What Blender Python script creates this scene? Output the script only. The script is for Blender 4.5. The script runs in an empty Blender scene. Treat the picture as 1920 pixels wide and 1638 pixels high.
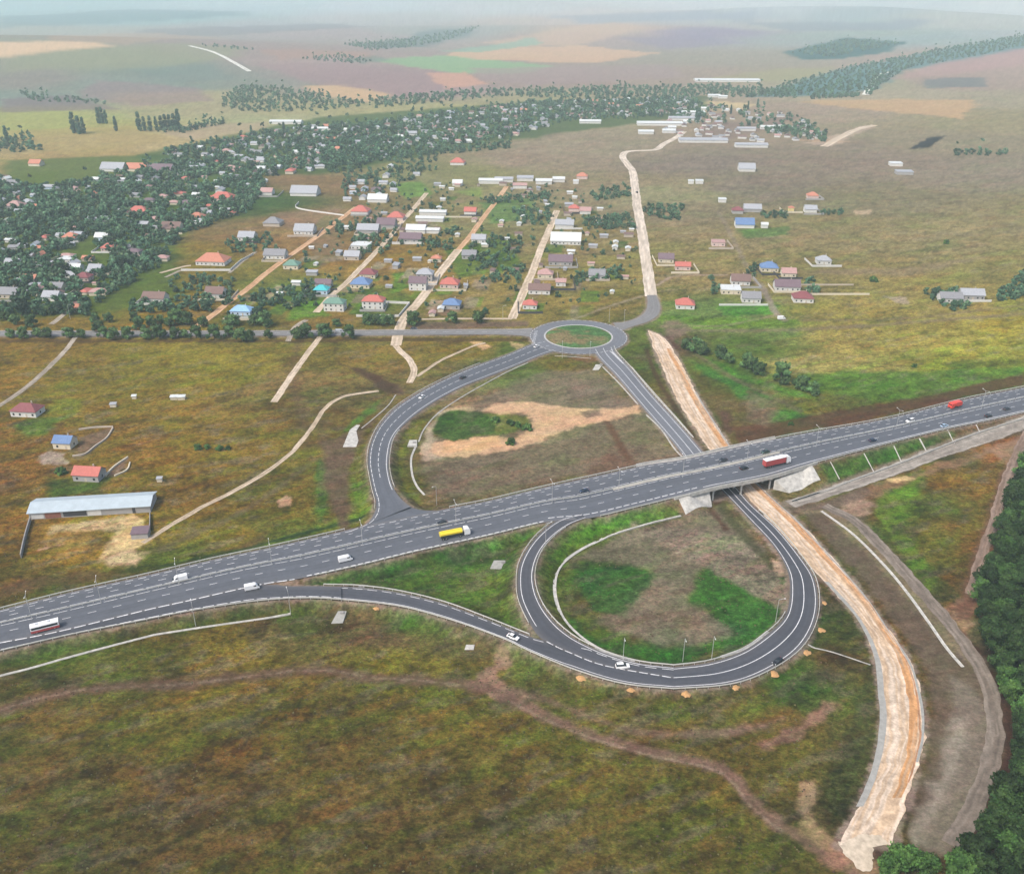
import bpy, bmesh, math, random
import numpy as np
from mathutils import Vector, Matrix
R = math.radians
random.seed(7)
rng = np.random.default_rng(11)
scene = bpy.context.scene
col = scene.collection

# ------------------------------------------------------------------ camera
CAM_Z = 220.0
PITCH = R(26.5)
FPX = 1720.0                      # focal length in pixels of the 1920 px wide photograph
cd = bpy.data.cameras.new("camera")
cam = bpy.data.objects.new("camera", cd)
col.objects.link(cam)
cam.location = (0, 0, CAM_Z)
cam.rotation_euler = (R(90) - PITCH, 0, 0)
cd.sensor_width = 36
cd.lens = FPX / 1920 * 36
cd.clip_start = 1
cd.clip_end = 40000
scene.camera = cam

# ------------------------------------------------------------------ light
SUN_EL, SUN_AZ = 52, -132          # degrees; azimuth clockwise from +Y (away from the camera)
w = bpy.data.worlds.new("World")
scene.world = w
w.use_nodes = True
nt = w.node_tree
nt.nodes.clear()
sky = nt.nodes.new("ShaderNodeTexSky")
sky.sky_type = 'NISHITA'
sky.sun_disc = False
sky.sun_elevation = R(SUN_EL)
sky.sun_rotation = R(SUN_AZ)
sky.dust_density = 4.0
sky.air_density = 1.0
bgn = nt.nodes.new("ShaderNodeBackground")
bgn.inputs[1].default_value = 0.15
wo = nt.nodes.new("ShaderNodeOutputWorld")
nt.links.new(sky.outputs[0], bgn.inputs[0])
nt.links.new(bgn.outputs[0], wo.inputs[0])
sl = bpy.data.lights.new("sun", 'SUN')
sl.energy = 2.0
sl.angle = R(12)
sl.color = (1.0, 0.95, 0.88)
so = bpy.data.objects.new("sun", sl)
col.objects.link(so)
sd = Vector((math.sin(R(SUN_AZ)) * math.cos(R(SUN_EL)), math.cos(R(SUN_AZ)) * math.cos(R(SUN_EL)), math.sin(R(SUN_EL))))
so.rotation_euler = sd.to_track_quat('Z', 'Y').to_euler()
so.location = (0, 300, 600)
scene.view_settings.view_transform = 'Standard'
scene.view_settings.look = 'None'
scene.view_settings.exposure = 0.6
scene.view_settings.gamma = 1.0
scene.cycles.use_denoising = True
scene.cycles.max_bounces = 5
scene.cycles.volume_bounces = 1
scene.cycles.diffuse_bounces = 2
scene.cycles.glossy_bounces = 2

HAZE_D = 0.00013
# light scattered in by the air and gain of level ground, by distance; used only to read base colours off the photograph
AIR_D = np.array([300, 360, 450, 590, 860, 1180, 1550, 2400, 3500, 7000.])
AIR_I = np.array([[.024, .028, .03], [.031, .037, .04], [.037, .046, .05], [.046, .057, .061], [.073, .09, .096], [.091, .112, .122], [.115, .143, .152], [.16, .203, .217], [.22, .277, .3], [.325, .40, .437]])
AIR_G = np.array([1.75, 1.74, 1.74, 1.75, 1.70, 1.66, 1.58, 1.50, 1.42, 1.2])

# ------------------------------------------------------------------ tools
def tag(o, label=None, cat=None, group=None, kind=None):
    if label: o['label'] = label
    if cat: o['category'] = cat
    if group: o['group'] = group
    if kind: o['kind'] = kind
    return o

def s2l(c):
    c = np.asarray(c, float) / 255
    return np.where(c <= 0.04045, c / 12.92, ((c + 0.055) / 1.055) ** 2.4)

def albedo(c, dist, floor=0.012, top=0.85):
    """base colour that reads as sRGB c through `dist` metres of haze"""
    c = s2l(c); d = np.asarray(dist, float)
    I = np.stack([np.interp(d, AIR_D, AIR_I[:, k]) for k in range(3)], -1)
    G = np.interp(d, AIR_D, AIR_G)[..., None]
    a = (c - I) / G
    m = np.maximum(a.max(-1, keepdims=True), .02)
    a = np.maximum(a, m * np.array([.30, .34, .07]))       # nothing in this landscape is purer in colour than this
    return np.clip(a, floor, top)

def MAT(name, color, rough=0.8, noise=0.0, scale=1.0, attr=None, metal=0.0, rand=0.0, spec=0.3, bump=0.0):
    m = bpy.data.materials.new(name)
    m.use_nodes = True
    n, l = m.node_tree.nodes, m.node_tree.links
    b = n["Principled BSDF"]
    b.inputs["Roughness"].default_value = rough
    b.inputs["Metallic"].default_value = metal
    b.inputs["Specular IOR Level"].default_value = spec
    src = None
    if attr:
        a = n.new("ShaderNodeAttribute"); a.attribute_name = attr; src = a.outputs["Color"]
    else:
        rgb = n.new("ShaderNodeRGB"); rgb.outputs[0].default_value = (*color, 1); src = rgb.outputs[0]
    tc = n.new("ShaderNodeTexCoord")
    if noise > 0:
        nz = n.new("ShaderNodeTexNoise"); nz.inputs["Scale"].default_value = scale; nz.inputs["Detail"].default_value = 6
        nz.inputs["Roughness"].default_value = 0.65
        l.new(tc.outputs["Object"], nz.inputs["Vector"])
        mr = n.new("ShaderNodeMapRange")
        mr.inputs["From Min"].default_value = 0.28; mr.inputs["From Max"].default_value = 0.72
        mr.inputs["To Min"].default_value = 1 - noise; mr.inputs["To Max"].default_value = 1 + noise
        l.new(nz.outputs["Fac"], mr.inputs["Value"])
        mx = n.new("ShaderNodeVectorMath"); mx.operation = 'SCALE'
        l.new(src, mx.inputs[0]); l.new(mr.outputs[0], mx.inputs["Scale"]); src = mx.outputs[0]
        if bump > 0:
            bp = n.new("ShaderNodeBump"); bp.inputs["Distance"].default_value = bump; bp.inputs["Strength"].default_value = 0.6
            l.new(nz.outputs["Fac"], bp.inputs["Height"]); l.new(bp.outputs[0], b.inputs["Normal"])
    if rand > 0:
        oi = n.new("ShaderNodeObjectInfo")
        mr2 = n.new("ShaderNodeMapRange"); mr2.inputs["To Min"].default_value = 1 - rand; mr2.inputs["To Max"].default_value = 1 + rand
        l.new(oi.outputs["Random"], mr2.inputs["Value"])
        mx2 = n.new("ShaderNodeVectorMath"); mx2.operation = 'SCALE'
        l.new(src, mx2.inputs[0]); l.new(mr2.outputs[0], mx2.inputs["Scale"]); src = mx2.outputs[0]
    l.new(src, b.inputs["Base Color"])
    return m

class MB:
    """collects polygons and links them as one mesh object"""
    def __init__(s): s.v, s.f, s.m, s.c = [], [], [], []
    def add(s, verts, faces, mi=0):
        o = len(s.v); s.v += [tuple(p) for p in verts]
        for f in faces: s.f.append(tuple(i + o for i in f)); s.m.append(mi)
        return s
    def box(s, x0, x1, y0, y1, z0, z1, mi=0, M=None):
        vs = [Vector((x, y, z)) for z in (z0, z1) for y in (y0, y1) for x in (x0, x1)]
        if M: vs = [M @ q for q in vs]
        return s.add(vs, [(0, 2, 3, 1), (4, 5, 7, 6), (0, 1, 5, 4), (2, 6, 7, 3), (0, 4, 6, 2), (1, 3, 7, 5)], mi)
    def prism(s, prof, x0, x1, mi=0, axis='x'):
        """profile of (a,b) points extruded along x (a=y,b=z) or y (a=x,b=z)"""
        n = len(prof)
        if axis == 'x': vs = [(x0, a, b) for a, b in prof] + [(x1, a, b) for a, b in prof]
        else: vs = [(a, x0, b) for a, b in prof] + [(a, x1, b) for a, b in prof]
        fs = [tuple(range(n)), tuple(range(2 * n - 1, n - 1, -1))]
        fs += [(i, n + i, n + (i + 1) % n, (i + 1) % n) for i in range(n)]
        return s.add(vs, fs, mi)
    def cyl(s, c, r, h, n=12, mi=0, axis='z', r2=None):
        r2 = r if r2 is None else r2
        vs = []
        for k, rr in ((0, r), (1, r2)):
            for i in range(n):
                a = 2 * math.pi * i / n
                p = (rr * math.cos(a), rr * math.sin(a), k * h)
                if axis == 'x': p = (p[2], p[0], p[1])
                if axis == 'y': p = (p[0], p[2], p[1])
                vs.append((c[0] + p[0], c[1] + p[1], c[2] + p[2]))
        fs = [tuple(range(n))[::-1], tuple(range(n, 2 * n))] + [(i, (i + 1) % n, n + (i + 1) % n, n + i) for i in range(n)]
        return s.add(vs, fs, mi)
    def mesh(s, name, mats):
        me = bpy.data.meshes.new(name); me.from_pydata(s.v, [], s.f); me.update()
        for m in (mats if isinstance(mats, (list, tuple)) else [mats]): me.materials.append(m)
        me.polygons.foreach_set("material_index", s.m)
        return me
    def build(s, name, mats, parent=None, smooth=False):
        me = s.mesh(name, mats)
        bm = bmesh.new(); bm.from_mesh(me); bmesh.ops.recalc_face_normals(bm, faces=bm.faces); bm.to_mesh(me); bm.free()
        if smooth: me.shade_smooth()
        o = bpy.data.objects.new(name, me); col.objects.link(o)
        if parent: o.parent = parent
        return o

def empty(name, loc, rz=0):
    o = bpy.data.objects.new(name, None); col.objects.link(o)
    o.location = loc; o.rotation_euler = (0, 0, rz); o.empty_display_size = 1
    return o

def kids(o): return [c for c in o.children]
def copy_tree(o, parent=None):
    c = o.copy(); col.objects.link(c); c.parent = parent
    for ch in kids(o): copy_tree(ch, c)
    return c

# value noise on numpy arrays
_perm = rng.random((256, 256))
def vnoise(x, y):
    xi = np.floor(x).astype(np.int64); yi = np.floor(y).astype(np.int64)
    fx = x - xi; fy = y - yi
    fx = fx * fx * (3 - 2 * fx); fy = fy * fy * (3 - 2 * fy)
    a = _perm[xi & 255, yi & 255]; b = _perm[(xi + 1) & 255, yi & 255]
    c = _perm[xi & 255, (yi + 1) & 255]; d = _perm[(xi + 1) & 255, (yi + 1) & 255]
    return (a * (1 - fx) + b * fx) * (1 - fy) + (c * (1 - fx) + d * fx) * fy
def fbm(x, y, o=4):
    s = 0; a = 1; t = 0
    for i in range(o):
        s = s + a * vnoise(x * 2 ** i + 17.3 * i, y * 2 ** i + 5.1 * i); t += a; a *= 0.55
    return s / t

def sstep(a, b, x):
    t = np.clip((x - a) / (b - a), 0, 1); return t * t * (3 - 2 * t)

# ------------------------------------------------------------------ photo point -> place
def ray(x, y):
    u = (x - 960) / FPX; v = (819 - y) / FPX
    return np.array([u, math.cos(PITCH) + v * math.sin(PITCH), -math.sin(PITCH) + v * math.cos(PITCH)])
def at(x, y, z=0.0):
    d = ray(x, y); t = (CAM_Z - z) / -d[2]
    return np.array([d[0] * t, d[1] * t, z])
def hills(X, Y):
    g = lambda cx, cy, sx, sy, a: a * np.exp(-((X - cx) / sx) ** 2 - ((Y - cy) / sy) ** 2)
    h = g(-1750, 3100, 1250, 620, 62) + g(2600, 3300, 1300, 800, 75) + g(1700, 5200, 1100, 500, 70) + g(-300, 6200, 1900, 800, 60) + g(300, 4300, 1200, 380, 22)
    far = sstep(5500, 9000, Y)
    rdg = 1 - np.abs(fbm(X / 2300 + 3 + Y / 9000, Y / 1500 + 8, 3) * 2 - 1) * 1.5
    h = h + far * 165 * np.clip(rdg, 0, 1) + sstep(3200, 5200, Y) * 38 * fbm(X / 900 + 30, Y / 600 + 4, 3)
    return np.minimum(h * sstep(2000, 2700, Y), 222)
# ------------------------------------------------------------------ curves and roads
def catmull(P, k=10):
    P = np.asarray(P, float)
    if len(P) < 3: 
        t = np.linspace(0, 1, k + 1)[:, None]; return P[0] * (1 - t) + P[-1] * t
    Q = np.vstack([2 * P[0] - P[1], P, 2 * P[-1] - P[-2]])
    out = []
    for i in range(1, len(Q) - 2):
        p0, p1, p2, p3 = Q[i - 1:i + 3]
        for t in np.linspace(0, 1, k, endpoint=False):
            out.append(0.5 * ((2 * p1) + (-p0 + p2) * t + (2 * p0 - 5 * p1 + 4 * p2 - p3) * t * t + (-p0 + 3 * p1 - 3 * p2 + p3) * t ** 3))
    out.append(Q[-2]); return np.array(out)
def resample(W, step=None, n=None):
    W = np.asarray(W, float)
    s = np.r_[0, np.cumsum(np.linalg.norm(np.diff(W[:, :2], axis=0), axis=1))]
    if n is None: n = max(2, int(s[-1] / step) + 1)
    t = np.linspace(0, s[-1], n)
    return np.stack([np.interp(t, s, W[:, i]) for i in range(W.shape[1])], 1)
def wcurve(px, z, step=3.0, ext=(0, 0)):
    """traced points -> smooth world polyline; z: function of (px x), number, or list per point"""
    P = [(p[0], p[1]) for p in px]
    if callable(z): zz = [z(p[0]) for p in P]
    elif isinstance(z, (int, float)): zz = [z] * len(P)
    else: zz = np.interp(np.linspace(0, 1, len(P)), np.linspace(0, 1, len(z)), z)
    W = np.array([at(p[0], p[1], q) for p, q in zip(P, zz)])
    W = catmull(W, 10)
    if ext[0]: d = W[0] - W[4]; d /= np.linalg.norm(d); W = np.vstack([W[0] + d * ext[0], W])
    if ext[1]: d = W[-1] - W[-5]; d /= np.linalg.norm(d); W = np.vstack([W, W[-1] + d * ext[1]])
    return resample(W, step)
def match(A, B):
    """for each point of A the nearest point along B"""
    Bd = resample(B, 0.5)
    out = []
    for p in A:
        d = np.sum((Bd[:, :2] - p[:2]) ** 2, 1); out.append(Bd[np.argmin(d)])
    out = np.array(out)
    return out

def zhw(x): return float(np.interp(x, [0, 700, 1050, 1290, 1480, 1920], [2.6, 4.0, 5.8, 7.4, 7.4, 6.0]))
HW_FAR = [(0, 1143), (127, 1111), (271, 1079), (406, 1047), (520, 1023), (684, 986), (840, 953), (917, 938), (1013, 915), (1118, 892), (1213, 871), (1285, 860), (1380, 838), (1492, 815), (1661, 785), (1802, 750), (1920, 726)]
HW_NEAR = [(0, 1205), (108, 1184), (271, 1144), (352, 1126), (480, 1097), (567, 1083), (684, 1057), (772, 1035), (917, 1003), (1017, 979), (1101, 971), (1198, 948), (1266, 931), (1334, 914), (1403, 901), (1446, 892), (1517, 871), (1559, 860), (1661, 833), (1774, 805), (1858, 788), (1920, 774)]
HWF = wcurve(HW_FAR, zhw, 3.0, (60, 90)); HWN0 = wcurve(HW_NEAR, zhw, 3.0, (60, 90))
HWN = match(HWF, HWN0)
HWN[:, 2] = HWF[:, 2]
ROADS = {}
def road(name, A, B, z, ext=(0, 0), order=0, uniform=False):
    a = wcurve(A, z, 3.0, ext); b = resample(wcurve(B, z, 3.0, ext), n=len(a)) if uniform else match(a, wcurve(B, z, 3.0, ext))
    b[:, 2] = a[:, 2] - order * 0.0
    ROADS[name] = (a, b); return a, b
ROADS['highway'] = (HWF, HWN)
# acceleration lane along the near edge, left
road('merging_lane', [(0, 1220), (135, 1189), (271, 1162), (352, 1146), (460, 1129), (538, 1122), (597, 1121), (640, 1124)],
     [(0, 1203), (108, 1182), (271, 1142), (352, 1124), (480, 1095), (541, 1098), (597, 1098), (640, 1099)], lambda x: zhw(x) - .04, (60, 0))
zl = lambda x: float(np.interp(x, [540, 1000, 1263], [3.3, 3.2, 2.0]))
road('lower_ramp', [(597, 1121), (640, 1124), (713, 1131), (772, 1141), (859, 1166), (947, 1198), (988, 1218), (1069, 1252), (1166, 1281), (1263, 1291)],
     [(597, 1098), (640, 1099), (670, 1100), (742, 1109), (830, 1130), (917, 1162), (999, 1194), (1040, 1200), (1085, 1203), (1134, 1223), (1198, 1242), (1263, 1250)], [3.3, 3.3, 3.2, 3.0, 2.8, 2.4, 2.0])
road('loop_road', [(1263, 1291), (1360, 1284), (1424, 1265), (1489, 1226), (1521, 1184), (1534, 1136), (1528, 1087), (1505, 1049), (1457, 990), (1408, 945), (1379, 911), (1352, 885), (1323, 852)],
     [(1263, 1250), (1327, 1242), (1392, 1220), (1444, 1184), (1473, 1152), (1481, 1110), (1476, 1068), (1450, 1023), (1408, 977), (1360, 926), (1310, 880), (1285, 860)], [2.0, 1.6, 1.0, 0.4, 0.4, 0.4])
road('loop_ramp', [(1090, 963), (1047, 974), (1005, 1007), (976, 1052), (970, 1094), (976, 1132), (1005, 1187), (1034, 1208), (1069, 1224), (1134, 1248), (1263, 1271)],
     [(1198, 948), (1101, 971), (1053, 994), (1017, 1029), (1001, 1071), (1005, 1110), (1027, 1152), (1069, 1191), (1134, 1223), (1198, 1242), (1263, 1250)], [5.9, 5.6, 4.9, 4.2, 3.5, 2.9, 2.5, 2.0])
road('under_road', [(1323, 852), (1272, 793), (1220, 736), (1182, 690), (1156, 662), (1150, 650)],
     [(1285, 860), (1259, 826), (1208, 767), (1156, 706), (1123, 672), (1112, 655)], 0.4)
road('left_ramp', [(640, 1003), (684, 984), (702, 962), (705, 940), (700, 921), (693, 888), (690, 862), (695, 831), (711, 798), (741, 765), (788, 734), (839, 708), (890, 686), (951, 664), (995, 645), (1020, 638)],
     [(900, 945), (830, 955), (788, 954), (765, 947), (741, 921), (730, 888), (729, 857), (739, 818), (770, 785), (813, 754), (865, 726), (916, 706), (960, 689), (1010, 668), (1040, 658)], [4.0, 4.0, 3.4, 2.4, 1.4, 0.8, 0.4, 0.4])
road('ramp_mouth', [(640, 1002), (684, 985), (700, 965), (705, 945), (702, 925)], [(905, 944), (830, 956), (790, 955), (765, 947), (743, 925)], [4.0, 4.0, 3.6, 2.6, 1.8], uniform=True)
road('west_road', [(1020, 640), (985, 630), (940, 627), (900, 627), (600, 629), (300, 630), (0, 630)], [(1020, 612), (985, 616), (940, 617), (900, 617), (600, 619), (300, 620), (0, 620)], 0.4, (0, 120))
road('north_road', [(1160, 622), (1185, 612), (1212, 604), (1232, 592), (1238, 575), (1231, 553)], [(1150, 605), (1172, 603), (1196, 595), (1210, 583), (1214, 568), (1213, 553)], 0.4)
def ring(cx, cy, r, z, n=96):
    a = np.linspace(0, 2 * np.pi, n + 1)
    return np.stack([cx + r * np.cos(a), cy + r * np.sin(a), np.full(n + 1, z)], 1)
RC = at(1084.5, 630.5, 0.42); RI = 23.0; RO = 33.5
ROADS['roundabout'] = (ring(RC[0], RC[1], RO, 0.42), ring(RC[0], RC[1], RI, 0.42))

# the wide unfinished dirt road passing under the bridge
DR_L = [(1215, 618), (1228, 657), (1259, 726), (1297, 793), (1336, 847), (1365, 885), (1392, 920), (1440, 972), (1485, 1023), (1552, 1093), (1608, 1157), (1642, 1228), (1651, 1300), (1655, 1340), (1647, 1410), (1625, 1480), (1600, 1530), (1572, 1582)]
DR_R = [(1236, 626), (1256, 644), (1285, 695), (1320, 759), (1372, 839), (1398, 875), (1420, 905), (1465, 948), (1492, 971), (1558, 1042), (1620, 1112), (1665, 1177), (1707, 1239), (1724, 1290), (1733, 1340), (1731, 1390), (1716, 1450), (1698, 1510), (1672, 1582)]
DRL = wcurve(DR_L, 0.5); DRR = match(DRL, wcurve(DR_R, 0.5)); ROADS['dirt_trunk'] = (DRL, DRR)

# ------------------------------------------------------------------ height of the ground near the junction
GX0, GX1, GY0, GY1 = -560, 760, 90, 1020
gx = np.arange(GX0, GX1 + 1.0); gy = np.arange(GY0, GY1 + 1.0)
HG = np.zeros((len(gx), len(gy)))
DG = np.full_like(HG, 99.0)      # distance to the nearest paved edge
def stamp(fn, a, b, reach=34):
    for i in range(len(a)):
        c = (a[i] + b[i]) / 2; hw = np.linalg.norm(a[i, :2] - b[i, :2]) / 2
        r = hw + reach
        i0, i1 = int(max(0, c[0] - r - GX0)), int(min(len(gx), c[0] + r - GX0)); j0, j1 = int(max(0, c[1] - r - GY0)), int(min(len(gy), c[1] + r - GY0))
        if i1 <= i0 or j1 <= j0: continue
        X, Y = np.meshgrid(gx[i0:i1], gy[j0:j1], indexing='ij')
        # distance to the cross segment a-b
        ab = b[i, :2] - a[i, :2]; L2 = ab @ ab + 1e-9
        t = np.clip(((X - a[i, 0]) * ab[0] + (Y - a[i, 1]) * ab[1]) / L2, 0, 1)
        d = np.hypot(X - a[i, 0] - t * ab[0], Y - a[i, 1] - t * ab[1])
        fn((slice(i0, i1), slice(j0, j1)), d, a[i, 2])
BR_L = (at(1222, 869, 7.4)[0], at(1292, 925, 7.4)[0]); BR_R = (at(1440, 826, 7.4)[0], at(1508, 874, 7.4)[0])   # ends of the bridge at its far and near edge
def raise_(sl, d, z): HG[sl] = np.maximum(HG[sl], z - 0.35 - np.maximum(0, d - 1.4) * 0.60)
def carve_(sl, d, z): HG[sl] = np.minimum(HG[sl], z - 0.3 + np.maximum(0, d - 1.2) * 0.75)
def dist_(sl, d, z): DG[sl] = np.minimum(DG[sl], d)
for k, (a, b) in ROADS.items():
    if k == 'highway':
        keep = np.zeros(len(a), bool)
        for q in range(8):
            f0, f1 = q / 8, (q + 1) / 8; fm = (f0 + f1) / 2; a_, b_ = a + (b - a) * f0, a + (b - a) * f1; mx = ((a_ + b_) / 2)[:, 0]
            kk = (mx < BR_L[0] * (1 - fm) + BR_L[1] * fm) | (mx > BR_R[0] * (1 - fm) + BR_R[1] * fm)
            stamp(raise_, a_[kk], b_[kk])
    elif k == 'dirt_trunk': keep = np.zeros(len(a), bool)
    else: keep = np.ones(len(a), bool)
    if k in ('highway', 'merging_lane', 'loop_ramp', 'lower_ramp', 'loop_road', 'left_ramp', 'ramp_mouth'): stamp(raise_, a[keep], b[keep])
    stamp(dist_, a, b, 12)
for k in ('under_road', 'loop_road', 'dirt_trunk'): stamp(carve_, *ROADS[k], 20)
for k, (a, b) in ROADS.items():
    if k in ('highway', 'merging_lane', 'dirt_trunk'): continue
    def flat_(sl, d, z): HG[sl] = np.where(d < 1.2, np.minimum(HG[sl], z - 0.3), HG[sl])
    stamp(flat_, a, b, 3)
HG = np.maximum(HG, 0)
# pit inside the left loop and a slight bowl in the lower loop
def hgrid(X, Y, G=None):
    G = HG if G is None else G
    fx = np.clip(X - GX0, 0, len(gx) - 1.001); fy = np.clip(Y - GY0, 0, len(gy) - 1.001)
    i = fx.astype(int); j = fy.astype(int); u = fx - i; v = fy - j
    return (G[i, j] * (1 - u) + G[i + 1, j] * u) * (1 - v) + (G[i, j + 1] * (1 - u) + G[i + 1, j + 1] * u) * v
def hgt(X, Y):
    X = np.asarray(X, float); Y = np.asarray(Y, float)
    inside = (X > GX0) & (X < GX1) & (Y > GY0) & (Y < GY1)
    return np.where(inside, hgrid(X, Y), 0) + hills(X, Y)
def atg(x, y):
    """first point of the ground seen at this point of the photograph"""
    d = ray(x, y)
    if d[2] > -0.012: d[2] = -0.012
    t0 = (CAM_Z - 12) / -d[2] if y > 180 else (CAM_Z - 205) / -d[2]; t1 = CAM_Z / -d[2] * 1.02
    t = np.linspace(t0, t1, 400 if y > 180 else 2500)
    X, Y, Z = d[0] * t, d[1] * t, CAM_Z + d[2] * t
    h = hgt(X, Y); k = np.argmax(Z <= h)
    if Z[k] > h[k]: k = len(t) - 1
    if k > 0:
        e0 = Z[k - 1] - h[k - 1]; e1 = Z[k] - h[k]; f = e0 / (e0 - e1 + 1e-12); tt = t[k - 1] + (t[k] - t[k - 1]) * f
    else: tt = t[k]
    X, Y = d[0] * tt, d[1] * tt
    return np.array([X, Y, float(hgt(X, Y))])
def gcurve(px, step=3.0, ext=(0, 0)):
    W = catmull(np.array([atg(*p) for p in px]), 10)
    if ext[0]: d = W[0] - W[4]; d /= np.linalg.norm(d); W = np.vstack([W[0] + d * ext[0], W])
    if ext[1]: d = W[-1] - W[-5]; d /= np.linalg.norm(d); W = np.vstack([W, W[-1] + d * ext[1]])
    W = resample(W, step); W[:, 2] = hgt(W[:, 0], W[:, 1]); return W

# ------------------------------------------------------------------ ground: one sheet to the horizon
NR, NC = 900, 1000
dep = np.linspace(R(66), R(2.2), NR - 60)
Yr = CAM_Z / np.tan(dep); Yr = np.r_[Yr, np.geomspace(Yr[-1], 16500, 61)[1:]]
tx = np.linspace(-1, 1, NC); tx = tx * (0.72 + 0.28 * np.abs(tx) ** 3)
half = Yr * 0.80 + 130
GXX = tx[None, :] * half[:, None]; GYY = np.repeat(Yr[:, None], NC, 1)
GZZ = hgt(GXX, GYY)
GDI = np.sqrt(GXX ** 2 + GYY ** 2 + CAM_Z ** 2)

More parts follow.
